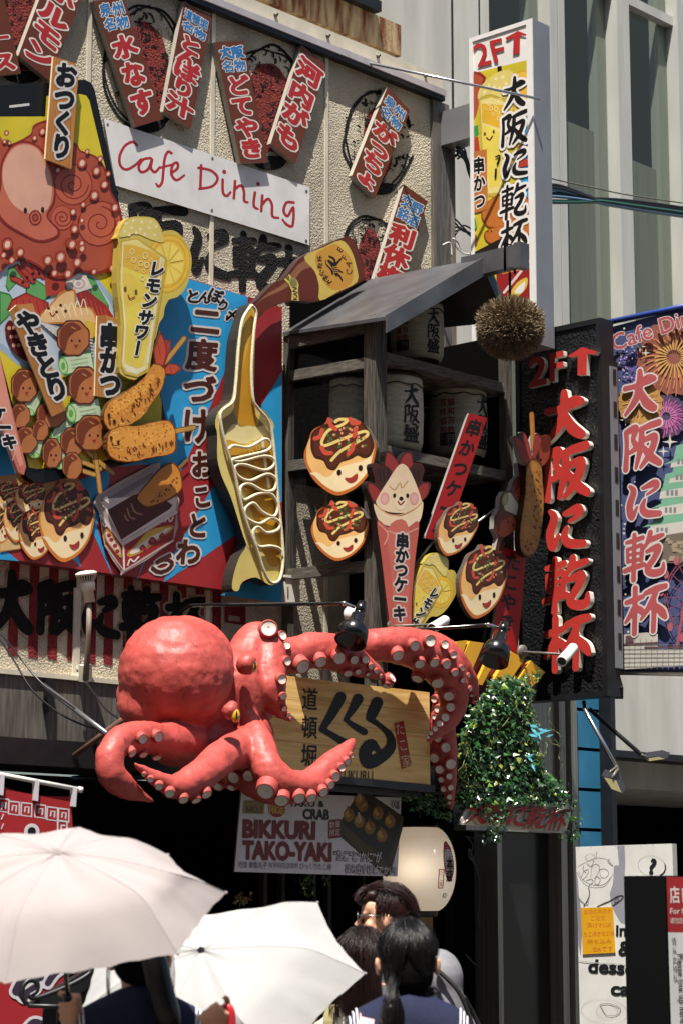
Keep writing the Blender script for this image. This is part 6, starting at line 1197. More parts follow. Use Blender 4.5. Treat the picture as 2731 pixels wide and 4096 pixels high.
# white spotlights
def spot(label, a, b_, r_, n, base, nb_):
    A, B = P3(*a, n), P3(*b_, n + .08); ax = B - A; h = np.linalg.norm(ax); ax /= h
    L = thing('spotlight', label, 'lamp', A, 'white cylindrical spotlights')
    m = MB(); m.lathe(A, ax, [(0, .001), (0, r_ * .9), (.012, r_), (h * .55, r_), (h * .56, r_ * 1.03), (h * .62, r_), (h, r_ * 1.04), (h, r_ * .9), (h - .02, r_ * .85)], 22); m.lathe(A, ax, [(h - .02, r_ * .86), (h - .02, .001)], 22, mi=1); m.build('lamp_body', [mat('white_lacquer', 'd9d7d2', rough=.35), mat('lens_dark', '3a3a30', rough=.15)], L)
    m = MB(); Q = P3(*base, nb_); mid = (A + B) / 2; m.tube([Q, mid - (mid - Q) * .08], .009, 8); m.lathe(Q, mid - Q, [(-.01, .05), (.012, .05), (.014, .01)], 18); m.build('arm', STEEL, L)
spot('white cylindrical spotlight half hidden behind the octopus arm', (1022, 1424), (990, 1444), .035, 1.12, (890, 1438), .93)
spot('white cylindrical spotlight in front of the black upright sign', (1316, 1487), (1288, 1520), .037, 1.35, (1198, 1497), 1.0)
m = MB(); p = P3(800, 1412, .95); m.lathe(p, NN, [(0, .05), (.02, .06), (.05, .05), (.07, .02), (.072, .001)], 18); o = m.build('dome_lamp', mat('white_lacquer')); tag(o, 'small white dome lamp behind the first black shade lamp', 'lamp')
# LED floodlights under the black sign
cO = C(1950, 2500, 610)
def flood(label, pts, ns, hp, n, mt, rot):
    P = [FN(n_).hit(cO(p))[0] for p, n_ in zip(pts, ns)]; L = thing('floodlight', label, 'lamp', P[-1], 'floodlights on arms')
    m = MB(); m.tube(P, .016, 10); m.build('arm', mt, L)
    fr = FN(n); h0 = fr.hit(cO(hp))[0]; c = h0
    m = MB(); m.add(*((lambda q_: (q_, [(0, 1, 2, 3), (7, 6, 5, 4), (0, 4, 5, 1), (1, 5, 6, 2), (2, 6, 7, 3), (3, 7, 4, 0)]))(np.concatenate([fr.hit(cO(*rot)), fr.hit(cO(*rot)) - NN * .0 + np.array((.03, .05, .045))])))); m.build('lamp_head', mat('grey_die_cast', '4a4a4c', rough=.4, metal=.4, bump=.4, bscale=40), L)
    m = MB(); q_ = fr.hit(cO(*[(x + (c0 - x) * .18, y + (c1_ - y) * .18) for x, y in rot for c0, c1_ in [(sum(a for a, _ in rot) / 4, sum(b for _, b in rot) / 4)]])); m.add(q_ + NN * .004 - ZZ * .004, [(0, 1, 2, 3)]); m.build('lens', mat('led_lens', 'b5a878', rough=.3), L)
    m = MB(); m.tube([P[-1], h0], .012, 8); m.tube([P[-1] + ZZ * .02, h0 + np.array((-.05, -.02, .02))], .009, 8); m.build('yoke', STEEL, L)
flood('grey floodlight on the silver arm in front of the blue panels', ((985, 790), (1000, 880), (1330, 1480)), (.95, 1.0, 1.35), (1270, 1580), 1.35, CHR, ((1168, 1545), (1320, 1580), (1385, 1735), (1260, 1690)))
flood('flat floodlight on the black arm before the dark opening', ((1040, 860), (1150, 960), (1570, 1330)), (.95, 1.0, 1.4), (1640, 1370), 1.4, DARK, ((1590, 1370), (1760, 1345), (1840, 1370), (1640, 1400)))

# ---------------------------------------------------------------- yellow slatted sunburst, hanging ivy and letter board
sb = thing('slat_sunburst', 'fan of yellow slats above the hanging ivy', 'sign', P3(1120, 1580, .98), None)
YEL = mat('yellow_slat_paint', 'd29a22', rough=.45, noise=.1, nscale=5)
for q_ in (cB((1205, 440), (1240, 415), (1275, 408), (1255, 470), (1225, 520)), cB((1292, 418), (1362, 409), (1318, 530), (1268, 500)), cB((1376, 414), (1462, 426), (1405, 560), (1345, 690), (1310, 560)), cO((-20, 390), (55, 400), (-60, 620), (-120, 600)), cO((240, 272), (376, 350), (180, 640), (60, 560)), cO((440, 365), (588, 486), (430, 660), (270, 620))):
    s = Sheet(FN(1.0)); s.base(q_, .035, 'd29a22'); s.build('slat', sb, YEL)
m = MB(); q_ = FN(.955).hit(V((1030, 1500), (1100, 1475), (1190, 1500), (1230, 1560), (1150, 1640), (1040, 1600))); m.add(np.concatenate([q_, q_ - NN * .02]), [tuple(range(6)), tuple(range(11, 5, -1))]); m.build('backing', mat('red_backing', '6a1412', rough=.6), sb)
LEAF = mat('ivy_leaf', rough=.28, spec=.6, attr=True)
iv = thing('hanging_ivy', 'dense green ivy hanging beside the octopus above the red letter strip', 'plant', P3(1160, 1760, 1.05))
from math import cos, sin
def inside(p, poly):
    c = False; n = len(poly)
    for i in range(n):
        (x1, y1), (x2, y2) = poly[i][:2], poly[(i + 1) % n][:2]
        if (y1 > p[1]) != (y2 > p[1]) and p[0] < (x2 - x1) * (p[1] - y1) / (y2 - y1) + x1: c = not c
    return c
main_ = [(1112, 1588), (1130, 1566), (1160, 1556), (1205, 1560), (1225, 1580), (1215, 1620), (1222, 1650), (1226, 1690), (1238, 1730), (1246, 1770), (1280, 1800), (1300, 1826), (1250, 1845), (1180, 1838), (1120, 1842), (1060, 1846), (1048, 1800), (1050, 1740), (1062, 1690), (1082, 1640)]
LS = [(0, 0), (.25, -.28), (.62, -.2), (.55, .05), (1.0, 0), (.55, .12), (.62, .42), (.28, .36)]
LS = [(0, 0), (.12, -.5), (.42, -.28), (1., 0), (.42, .28), (.12, .5)]
r = random.Random(11); m = MB(); rg = np.random.default_rng(4)
def leaf(m, p, size, cl, out):
    ax = Vector((r.gauss(0, 1), r.gauss(0, 1), r.gauss(-.5, .8))).normalized(); nr = (Vector(out) * 1.0 + Vector((r.gauss(0, .55), r.gauss(0, .55), r.gauss(.35, .5)))).normalized()
    ax = (ax - nr * ax.dot(nr)).normalized(); sd = nr.cross(ax)
    vs = [Vector(p) + ax * (u * size) + sd * (v * size) + nr * (-.35 * abs(v) * size - .12 * u * u * size) for u, v in LS]
    m.add([v[:] for v in vs], [(0, 1, 2, 3), (0, 3, 4, 5)], col=cl)
def lcol(dark):
    g = r.random()
    if g < .09: return (.13 + .1 * r.random(), .18 + .08 * r.random(), .03)
    if g < .55: return (.022, .062 + .04 * r.random(), .014)
    return (.010, .030 + .022 * r.random(), .010)
cnt = 0
while cnt < 4600:
    x, y = r.uniform(1035, 1305), r.uniform(1553, 1848)
    if not inside((x, y), main_): continue
    ed = min(abs(x - 1040), 60) / 60; nn_ = 1.0 + r.random() ** .6 * .26 * (0.5 + .5 * ed)
    leaf(m, P3(x, y, nn_), r.uniform(.024, .058), lcol(0), NN * .6 - np.array((0, .6, 0)) + ZZ * .3); cnt += 1
def trail(pts, n, num, spread, sz=(.02, .04)):
    Q = cat_rom(pts, 6)
    for i in range(num):
        q_ = Q[r.randrange(len(Q))]; x, y = q_[0] + r.gauss(0, spread), q_[1] + r.gauss(0, spread * .8)
        leaf(m, P3(x, y, n + r.uniform(-.06, .08)), r.uniform(*sz), lcol(0), NN * .6 - np.array((0, .6, 0)) + ZZ * .3)
TR = [([(930, 1832), (980, 1836), (1030, 1838), (1080, 1848)], 1.1, 190, 8), ([(965, 1846), (1000, 1866), (1040, 1872)], 1.08, 90, 9), ([(1110, 1850), (1130, 1890), (1140, 1925)], 1.22, 75, 12), ([(1150, 1850), (1150, 1880), (1125, 1930)], 1.22, 70, 9), ([(1290, 1830), (1312, 1870), (1312, 1925)], 1.2, 110, 12),
      ([(1180, 1565), (1215, 1552), (1240, 1556)], 1.05, 50, 6), ([(1090, 1640), (1066, 1690)], 1.0, 80, 8), ([(1235, 1770), (1270, 1800), (1290, 1815)], 1.2, 90, 10), ([(1100, 1834), (1160, 1830), (1230, 1838)], 1.24, 60, 8)]
for pts, n_, num, sp in TR: trail(pts, n_, num, sp)
m.mi = 1
for i in range(26):
    x = r.uniform(1060, 1270); y = r.uniform(1600, 1760); pts = [(x, y)]
    for j in range(4): x += r.uniform(-22, 26); y += r.uniform(10, 36); pts.append((x, y))
    m.tube([P3(a, b_, 1.24 + r.uniform(-.03, .03)) for a, b_ in cat_rom(pts, 4)], .0025, 5)
for pts, n_, num, sp in TR: m.tube([P3(a, b_, n_) for a, b_ in cat_rom(pts, 5)], .003, 5)
m.build('foliage', [LEAF, mat('vine_stem', '6a7440', rough=.6)], iv)
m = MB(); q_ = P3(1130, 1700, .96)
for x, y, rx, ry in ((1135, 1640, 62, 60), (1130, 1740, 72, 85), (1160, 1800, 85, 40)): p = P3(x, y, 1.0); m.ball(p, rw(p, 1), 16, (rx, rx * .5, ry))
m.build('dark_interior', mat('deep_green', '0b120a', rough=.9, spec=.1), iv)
m = MB(); TQ = mat('turquoise_plastic', '5fb5c4', rough=.35, spec=.5)
for i in range(17):
    m = m if i % 1 else MB()
    x, y = (1228 + r.gauss(0, 12), 1688 + r.gauss(0, 12)) if i < 14 else (1212 + r.gauss(0, 4), 1740 + r.gauss(0, 8)); a = r.uniform(-.9, 1.2); p = P3(x, y, 1.26); L = rw(p, r.uniform(16, 26))
    ax = np.array((cos(a), -.15, -sin(a))); sd = np.array((sin(a), 0, cos(a))) * L * .14; m.add([p, p + ax * L * .4 + sd, p + ax * L, p + ax * L * .4 - sd], [(0, 1, 2, 3)]); m.build('turquoise_leaf', TQ, iv)
# clear strip with raised red letters
lsn = thing('letter_strip', 'clear strip with raised red letters below the ivy', 'sign', P3(1190, 1880, 1.15))
s = Sheet(FN(1.15)); s.base(cD((388, 798), (962, 852), (915, 1018), (328, 968)), .012, 'a8a592', '8a8878'); s.build('strip', lsn, mat('clear_strip', 'd0cdba', rough=.2, spec=.6, noise=.2))
for ch, x, y in (('大', 425, 905), ('阪', 525, 905), ('に', 640, 922), ('乾', 752, 930), ('杯', 868, 938)):
    o = raised(FN(1.185), [(ch, *cD((x, y))[0], (112 * cD.k, 10 * cD.k), (-36 * cD.k, 128 * cD.k))], .0, .03, 'b8322c', 'e0d8c8'); o.build('letter', PRINT, lsn)

# ---------------------------------------------------------------- poster and paper lantern under the canopy
s = Sheet(FN(.86)); po = V((555, 1818), (921, 1832), (912, 2013), (539, 2002)); s.base(po, .012, 'd2caca', '8a8580'); kg = cG.k
s.poly(cG((690, 335), (735, 270), (832, 118), (900, 112), (1118, 262), (1112, 330), (1035, 620), (1010, 640), (720, 385)), '3c3024'); s.poly(cG((735, 300), (832, 128), (1105, 275), (1020, 540)), '22241c'); s.poly(cG((700, 340), (735, 300), (1015, 560), (1010, 635)), '4a3a26')
for i, (x, y) in enumerate(((775, 250), (840, 290), (905, 330), (980, 380), (860, 190), (955, 240), (1030, 290), (840, 160))):
    s.ell(*cG((x, y))[0], 34 * kg, 42 * kg, 0, '8a5f22', 16); s.ell(*cG((x - 5, y - 8))[0], 20 * kg, 24 * kg, 0, 'b58a3c', 12); s.stroke(cG((x - 5, y - 50), (x + 10, y - 5)), 14 * kg, ('8a5638', 'b5a89a', '7a4a2a')[i % 3])
s.poly(cG((118, 160), (245, 160), (242, 246), (112, 240)), '8a7440'); s.fit('NO.1', cG((180, 215))[0], 100 * kg, 40 * kg, 0, '3a2c14', .02); s.ell(*cG((325, 210))[0], 52 * kg, 56 * kg, 0, '8e2a26'); s.text('限定', cG((300, 212))[0], cG((352, 216))[0], (58 * kg, 2), (0, 66 * kg), 'c9a83e', .015)
s.fit('TAKO &', cG((510, 180))[0], 220 * kg, 40 * kg, 1, '222022', .02); s.fit('CRAB', cG((570, 246))[0], 165 * kg, 68 * kg, 1.5, '222022', .035)
s.fit('BIKKURI', cG((338, 340))[0], 455 * kg, 120 * kg, 1.6, '74181e', .05); s.fit('TAKO-YAKI', cG((388, 475))[0], 560 * kg, 125 * kg, 1.6, '74181e', .05)
s.fit('吃惊 章鱼丸子 빅쿠리타코야끼 びっくりたこ焼', cG((375, 570))[0], 580 * kg, 40 * kg, 1.4, '2a2828', .0)
s.poly(cG((650, 285), (722, 275), (720, 392), (648, 400)), '7a1f24'); s.text('数量', cG((668, 312))[0], cG((704, 306))[0], (36 * kg, -2), (0, 46 * kg), 'd0c6c2', .0); s.text('限定', cG((668, 362))[0], cG((704, 358))[0], (36 * kg, -2), (0, 46 * kg), 'd0c6c2', .0)
s.fit('“たこ”と“かに”が', cG((828, 512))[0], 295 * kg, 66 * kg, 3, 'c4bcbc', .02, [('2c2a1c', .07)]); s.fit('はみ出すほどでかい!', cG((908, 594))[0], 310 * kg, 58 * kg, 2.5, 'c4bcbc', .02, [('2c2a1c', .07)])
s.text('くくる', cG((1044, 182))[0], cG((1078, 190))[0], (26 * kg, 0), (0, 56 * kg), '1c1a1a', .02)
o = s.build('food_poster'); tag(o, 'white food poster with dark red Latin lettering under the timber board', 'poster')
lc = P3(962, 1996, .72); lr = rw(lc, 84); lh = rw(lc, 96)
ln = thing('paper_lantern', 'round white paper lantern beside the food poster', 'lantern', lc - ZZ * lh)
prof = []; NR = 34
for i in range(NR * 2 + 1):
    v = -1 + i / NR; q_ = .44 + .56 * (1 - abs(v) ** 2.1) ** .58; prof.append((v * lh, lr * q_ * (1.0 + (.012 if i % 2 else -.010))))
m = MB(); m.lathe(lc, ZZ, prof, 40)
PAPER = mat('lantern_paper', 'f0eee8', rough=.7, spec=.25, trans=.4)
m.build('paper', PAPER, ln)
m = MB(); m.lathe(lc, ZZ, [(-lh * 1.12, .001), (-lh * 1.12, lr * .5), (-lh * .98, lr * .5)], 28); m.lathe(lc, ZZ, [(lh * .98, lr * .5), (lh * 1.08, lr * .5), (lh * 1.08, .001)], 28); m.tube([lc + ZZ * lh * 1.08, lc + ZZ * (lh * 1.08 + .12)], .01); m.build('rim', DARK, ln)
pl_ = bpy.data.lights.new('lantern_bulb', 'POINT'); pl_.energy = .9; pl_.color = (1, .8, .6); pl_.shadow_soft_size = .04; po_ = bpy.data.objects.new('lantern_bulb', pl_); COL.objects.link(po_); po_.parent = ln; po_.location = Vector((-.02, -.12, lh * 1.0))
m = MB()
def lanp(th, z): 
    q_ = np.interp(z, [p[0] for p in prof], [p[1] for p in prof]) + .004; return lc + q_ * np.array((math.sin(th), -math.cos(th), 0)) + ZZ * z
def lputs(pts, mi): 
    n = len(pts); tri_ = [tuple(t) for t in tessellate_polygon([[Vector((a, b_, 0)) for a, b_ in pts]])]; m.add([lanp(a, b_) for a, b_ in pts], tri_, mi=mi)
lputs([(.92 + .24 * cos(a), .05 * lh + lh * .48 * sin(a) + .12 * lh) for a in np.linspace(0, 6.28, 24, endpoint=False)], 1)
for ch, z in (('本', .12), ('店', -.16)):
    v, f = glyph(ch, .03); m.add([lanp(.93 + x * .30, z * lh - y * lh * .3) + np.array((0, -.003, 0)) for x, y in v], f, mi=0)
for i, ch in enumerate('たこ家'):
    v, f = glyph(ch, .0); m.add([lanp(.60 + x * .12, -.10 * lh - i * lh * .13 - y * lh * .13) for x, y in v], f, mi=1)
for a, b_ in (((.52, -.02), (.68, -.02)), ((.52, -.45), (.68, -.45)), ((.52, -.02), (.52, -.45)), ((.68, -.02), (.68, -.45))): m.tube([lanp(a[0] + (b_[0] - a[0]) * t, (a[1] + (b_[1] - a[1]) * t) * lh) for t in np.linspace(0, 1, 5)], .003, 5, mi=1)
v, f = glyph('KU', .02); m.add([lanp(.85 + x * .14, -.62 * lh - y * lh * .16) for x, y in v], f, mi=0)
m.build('lettering', [BLKP, mat('lantern_red', 'a3282a', rough=.6)], ln)
# ================================================================ STREET LEVEL: FLAG, BOARDS, UMBRELLAS, PEOPLE
def PY(x, y, Y): d = rays([V((x, y))[0]])[0]; return CAM + d * (Y / d[1])
class YP(Plane):
    def __init__(s, Y, N=(0, -1, 0), X=0.): Plane.__init__(s, (X, Y, 1.6), N)
# red vertical flag with key pattern
FLAGM = mat('flag_cloth', rough=.65, spec=.2, attr=True, noise=.08, nscale=3, trans=.2)
kf = cF.k; pf = Plane(PY(90, 1900, 11.0), NN * .9 + np.array((0, -.5, 0))); s = Sheet(pf); FR = 'a32a2e'; FW = 'd3cdd2'
s.base(cE((0, 1640), (120, 1680), (300, 1712), (505, 1720)) + cF((455, 120), (462, 300), (440, 700), (400, 1150), (270, 1500), (-120, 1500), (-120, -40)), .004, FR)
for i, (x, y) in enumerate(((22, 1770), (95, 1790), (182, 1800), (278, 1812), (362, 1830), (440, 1840))):
    for pts in (((-30, -40), (42, -32), (40, 58), (-34, 48), (-30, -40)), ((-8, 22), (-4, -10), (22, -8), (18, 30))): s.stroke(cE([(x + a, y + b_) for a, b_ in pts]), 11 * cE.k, FW, sm=False)
for i, (x, y) in enumerate(((392, 170), (388, 275), (380, 380))):
    for pts in (((-28, -42), (30, -36), (26, 46), (-30, 40), (-28, -42)), ((-8, 16), (-6, -12), (14, -10))): s.stroke(cF([(x + a, y + b_) for a, b_ in pts]), 11 * kf, FW, sm=False)
for i in range(6): s.stroke(cF((22, 30 + i * 60), (10, 60 + i * 60)), 8 * kf, FW, sm=False)
s.brush([cF(q_) for q_ in ([(200, 195, 26), (200, 320, 24), (205, 420, 24)], [(40, 340, 26), (90, 305, 24), (240, 340, 20)])], '191519', .0, None, 0., [(FW, 14)])
s.brush([cF(q_) for q_ in ([(105, 1200, 30), (150, 1130, 30), (250, 1110, 28)], [(150, 1230, 30), (220, 1180, 26)], [(300, 1150, 20), (340, 1090, 22), (380, 1060, 22)])], '3a3040', .0, None, 0., [(FW, 12)])
s.brush([cF(q_) for q_ in ([(160, 1460, 30), (210, 1400, 26), (250, 1400, 22)],)], '3a3040', .0, None, 0., [(FW, 12)])
fl = thing('shop_flag', 'red vertical flag with white key pattern and black letters at the left edge', 'flag', pf.hit(cF((150, 1500)))[0] * (1, 1, 0)); s.build('cloth', fl, FLAGM)
m = MB(); a, c = pf.off(.01).hit(cE((-200, 1525), (548, 1668))); m.tube([a, c], .011, 10); m.tube([c, c + (c - a) / np.linalg.norm(c - a) * .02], .015, 10); m.build('cross_bar', mat('white_pole', 'd5d2cc', rough=.4), fl)
for x, y in ((10, 1600), (252, 1640), (515, 1700)):
    ss = Sheet(pf.off(.022)); ss.base(cE((x - 2, y - 42), (x + 26, y - 36), (x + 16, y + 110 - (x > 400) * 20), (x - 12, y + 104 - (x > 400) * 20)), .03, FW); ss.build('loop', fl, FLAGM)
# black bracket board with iron scroll
pb = Plane(PY(170, 2280, 10.2), NN + np.array((0, -.6, 0))); s = Sheet(pb); s.base(cF((250, 1245), (560, 1060), (690, 1050), (760, 1120), (570, 1300), (180, 1288)), .05, '232323')
bb = thing('iron_bracket_stand', 'black board with twisted iron scroll behind the pink umbrella pole', 'bracket', pb.hit(cF((300, 1400)))[0] * (1, 1, 0)); s.build('board', bb, DARK)
po2 = pb.off(.03); m = MB()
for pts in (((580, 1030), (560, 1090), (420, 1170), (240, 1240), (190, 1230), (230, 1200), (235, 1150), (190, 1130), (150, 1165), (140, 1230), (170, 1280)), ((640, 1010), (600, 1180), (585, 1300))): m.tube(po2.hit([q_[:2] for q_ in cat_rom(cF(pts), 6)]), .011, 8)
m.tube(po2.hit(cF((180, 1290), (570, 1300))), .01, 8); m.build('scroll', DARK, bb)
m = MB(); a = pb.hit(cF((300, 1310)))[0]; c = pb.hit(cF((570, 1310)))[0]; m.beam((a[0], a[1] + .1, a[2]), (a[0], a[1] + .1, 0), .06, .06, up=(1, 0, 0)); m.beam((c[0], c[1] + .1, c[2]), (c[0], c[1] + .1, 0), .06, .06, up=(1, 0, 0)); m.build('post', DARK, bb)
# white menu board, cast shadow painted on as grey patches
tm = 1.2; pm = ST(tm); s = Sheet(pm); kj = cJ.k
s.base(cJ((65, 88), (640, 66), (1298, 46), (1310, 440), (1360, 2700), (125, 2700), (92, 1100)), .05, 'd2d2cc', '9a9a94')
s.poly(cJ((590, 72), (690, 68), (700, 300), (690, 460), (700, 1080), (640, 1060), (560, 920), (520, 830), (500, 690), (540, 560), (555, 330), (620, 320), (600, 120)), '8f8f98')
s.poly(cJ((66, 360), (95, 520), (105, 700), (130, 860), (160, 980), (180, 1060), (150, 1180), (140, 1300), (130, 1490), (100, 1340), (92, 1100)), '84848c')
LG = '8c8c88'
for st in ([(90, 350), (130, 320), (230, 270), (330, 230), (460, 250), (540, 330)], [(80, 410), (140, 520), (220, 590), (330, 610), (450, 580), (540, 440)], [(100, 400), (150, 500), (240, 560), (340, 580), (440, 560), (520, 470)], [(260, 480), (270, 360), (310, 310), (370, 340), (340, 450), (300, 490)], [(370, 380), (440, 370), (490, 420), (450, 480), (390, 470), (370, 380)], [(140, 470), (170, 400), (230, 380), (210, 450), (160, 500)], [(170, 330), (160, 380), (200, 420)], [(210, 300), (260, 340), (300, 260)], [(200, 520), (260, 500), (290, 530), (230, 590)], [(330, 460), (380, 500), (350, 570), (310, 540), (330, 460)], [(500, 240), (480, 280), (540, 330)], [(335, 150), (325, 240)]): s.stroke(cJ(st), 2.2, LG)
s.ell(*cJ((252, 218))[0], 62 * kj, 46 * kj, -8, LG, 24, ring=.06); s.ell(*cJ((1040, 330))[0], 178 * kj, 130 * kj, 10, LG, 40, ring=.02); s.stroke(cJ((1205, 300), (1215, 360), (1190, 420), (1140, 455)), 5, '1c1e20', taper=True)
s.line('?', cJ((1055, 335))[0], 270 * kj, 10, '1c1e20', .045); s.stroke(cJ((345, 850), (430, 810), (520, 770), (600, 720), (670, 712), (660, 750), (600, 800), (540, 840)), 4, '3a3c3e'); s.ell(*cJ((590, 770))[0], 20 * kj, 40 * kj, 30, '3a3c3e', 14, ring=.3)
s.stroke(cJ((235, 610), (240, 720), (170, 850)), 3.5, '3a3c3e'); s.stroke(cJ((90, 570), (110, 740), (210, 830), (230, 780)), 3, LG)
s.line('in', cJ((650, 1150))[0], 205 * kj, 1, '1c1e20', .035); s.line('&', cJ((700, 1380))[0], 260 * kj, 2, '1c1e20', .035); s.line('dessert', cJ((630, 1625))[0], 240 * kj, 3, '1c1e20', .035, sx=1.12); s.line('cafe', cJ((740, 1900))[0], 235 * kj, 2, '1c1e20', .035, sx=1.2)
s.poly(cJ((100, 1540), (260, 1560), (720, 1588), (720, 1596), (260, 1572), (100, 1550)), 'a8a8a0'); s.ell(*cJ((440, 2190))[0], 300 * kj, 160 * kj, 6, LG, 40, ring=.012); s.ell(*cJ((470, 2190))[0], 140 * kj, 96 * kj, 6, LG, 30, ring=.02)
s.stroke(cJ((380, 2100), (500, 2090), (640, 2150), (600, 2230), (470, 2240), (410, 2160), (380, 2100)), 2.5, LG)
for x in range(8): s.ell(*cJ((100 + x * 160, 100 - x * 5))[0], 5 * kj, 5 * kj, 0, '6a4a30', 8)
o = s.build('menu_board'); tag(o, 'white menu board with painted-on shadow, black words and faint dish outlines', 'sign')
s = Sheet(ST(tm - .008)); s.base(cJ((130, 868), (540, 856), (572, 1440), (155, 1462)), .003, 'd39a20', 'c8c0a0')
for i, (st, y, w_) in enumerate((('当店の商品を', 915, 350), ('ご注文', 1000, 180), ('頂ければ', 1090, 320), ('たこ焼きなどの', 1200, 390), ('持ち込み', 1300, 310), ('OKです', 1395, 250))): s.fit(st, cJ((345 + i * 6 + (i == 5) * 40, y))[0], w_ * kj, 62 * kj, -2, 'c0562a', -.01)
o = s.build('paper_note'); tag(o, 'orange handwritten paper note stuck on the white menu board', 'note')
# black and red queue sign
pq = PY(1528, 2100, 9.0); tq = float((pq - P0) @ UU); s = Sheet(FN(float((pq - P0) @ NN))); nq = float((pq - P0) @ NN)
qs = thing('queue_sign', 'black framed queue sign with a red head at the lower right corner', 'sign', (pq[0], pq[1], 0))
zq = pq[2] + .085 * 9 / 9.0; zq = FN(nq).hit(cJ((1220, 455)))[0][2]; nq0 = nz(*cJ((680, 465))[0], tq)[0]
m = MB(); m.fbox(tq, tq + .6, nq0, nq - .001, .0, zq); m.build('casing', mat('matt_black', '070708', rough=.6, spec=.15), qs)
s = Sheet(FN(nq + .003)); zq2 = 0
s.poly(cJ((1224, 470), (1800, 480), (1800, 1190), (1246, 1178)), '9c2224'); s.poly(cJ((1246, 1180), (1800, 1192), (1800, 2900), (1300, 2900)), 'cfd0cc')
s.text('店内', cJ((1330, 700))[0], cJ((1480, 690))[0], (135 * kj, 0), (5, 230 * kj), 'd8cfc8', .02); s.line('For here', cJ((1425, 905))[0], 105 * kj, 0, 'd8cfc8', .012, sx=.85); s.text('请勿店内', cJ((1295, 1030))[0], cJ((1450, 1030))[0], (56 * kj, 0), (0, 85 * kj), 'd8cfc8', .0)
s.text('请从此排队', cJ((1318, 1295))[0], cJ((1340, 1770))[0], (62 * kj, 0), (4, 108 * kj), '26282a', .0)
s.glyphs([('Please line up here', *cJ((1415, 1900))[0], (5 * kj, 118 * kj), (-105 * kj, 0))], '1e2022', .01); s.build('lettering', qs)

# ---------------------------------------------------------------- umbrellas
def umbrella(label, cc, apex, tips, cpt, Y, N, h, fabric, pole_to, bends=None, sag=.035, cap=None, band=False):
    cap = cap or DARK
    N = np.array(N, float); N /= np.linalg.norm(N); O = PY(*[q_ / 1.741709 for q_ in cc(cpt)[0]], Y); pl = Plane(O, N)
    T = pl.hit(cc(tips)); A = pl.off(h).hit(cc([apex]))[0]; n = len(T); u = thing('umbrella', label, 'umbrella', (O[0], O[1], 0))
    Bp = []
    for i in range(n):
        if bends and bends[i] is not None: Bp.append(pl.off(h * .72).hit(cc([bends[i]]))[0])
        else: Bp.append(A + (T[i] - A) * .60 + N * h * .30)
    def rib(i, s_):
        q_ = cat_rom([A, A + (Bp[i] - A) * .5 + N * h * .06, Bp[i], Bp[i] + (T[i] - Bp[i]) * .5 + N * .008, T[i]], 6); k = s_ * (len(q_) - 1); j = min(int(k), len(q_) - 2); return q_[j] + (q_[j + 1] - q_[j]) * (k - j)
    ns, nq_ = 20, 18; m = MB(); m.smooth = True; r = np.random.default_rng(n)
    for i in range(n):
        j = (i + 1) % n; vs = []
        for a in range(ns + 1):
            s_ = a / ns; p, q_ = rib(i, s_), rib(j, s_)
            for b_ in range(nq_ + 1):
                t = b_ / nq_; c_ = p + (q_ - p) * t; w_ = 4 * t * (1 - t); vs.append(c_ - (c_ - A) * sag * w_ * s_ ** 1.5 - N * .012 * w_ * s_ + N * .005 * math.sin(t * 9 + i) * math.sin(s_ * 7 + i * 2) * w_ + N * .0035 * math.sin(t * 31 + s_ * 5 + i * 3) * s_ ** 4 * w_)
        m.add(vs, [(a * (nq_ + 1) + b_, a * (nq_ + 1) + b_ + 1, (a + 1) * (nq_ + 1) + b_ + 1, (a + 1) * (nq_ + 1) + b_) for a in range(ns) for b_ in range(nq_)])
    m.build('canopy', fabric, u)
    for i in range(n):
        m = MB(); m.tube([rib(i, s_) + N * .0002 for s_ in np.linspace(0, 1, 24)], .0009, 5); m.ball(T[i], .005, 8); m.build('rib', fabric, u)
    if band:
        for i in range(n):
            j = (i + 1) % n; P = []
            for t in np.linspace(0, 1, 9): p, q_ = rib(i, .74), rib(j, .74); c_ = p + (q_ - p) * t; w_ = 4 * t * (1 - t); P.append(c_ - (c_ - A) * sag * w_ * .74 ** 1.5 - N * .012 * w_ * .74 + N * .0002)
            m = MB(); m.tube(P, .0011, 5); m.build('seam', fabric, u)
    m = MB(); m.lathe(A - N * .004, N, [(0, .014), (.006, .013), (.009, .007), (.014, .005), (.016, .001)], 14); m.build('ferrule', cap, u)
    pe = np.array(pole_to, float); d = (pe - A) / np.linalg.norm(pe - A); m = MB(); m.tube([A - N * .01, pe], .0065, 10); m.tube([pe - d * .05, pe + d * .06], .012, 10); m.build('pole', GLOSSB, u); return u
PINKF = mat('pale_pink_fabric', 'b0a7a5', rough=.75, spec=.15, trans=.25, noise=.05, nscale=3, bump=.25, bscale=14, bdist=.006)
WHITEF = mat('white_fabric', 'aeaeac', rough=.7, spec=.15, trans=.2, noise=.04, nscale=3, bump=.3, bscale=16, bdist=.006)
HL = PY(158, 2318, 6.5)                             # where the left hand grips
umbrella('pale pink umbrella filling the lower left corner', cF, (365, 330), ((37, 1150), (1118, 965), (1418, 582), (1055, 345), (590, 240), (-330, 310), (-760, 660), (-470, 1010)), (313, 695), 6.25, (-.1, -.48, .87), .17, PINKF, HL, [(130, 700), (870, 590), (1050, 450), None, None, None, None, None], cap=PINKF)
umbrella('white umbrella held tilted back in front of the dark shop', cG, (-149, 1098), ((-240, 880), (580, 800), (878, 1245), (330, 1790), (-430, 1900), (-960, 1560), (-800, 1110)), (-10, 1290), 7.6, (-.15, -.62, .77), .16, WHITEF, PY(400, 2460, 7.9), [None, (310, 815), (490, 1085), (70, 1500), None, None, None])

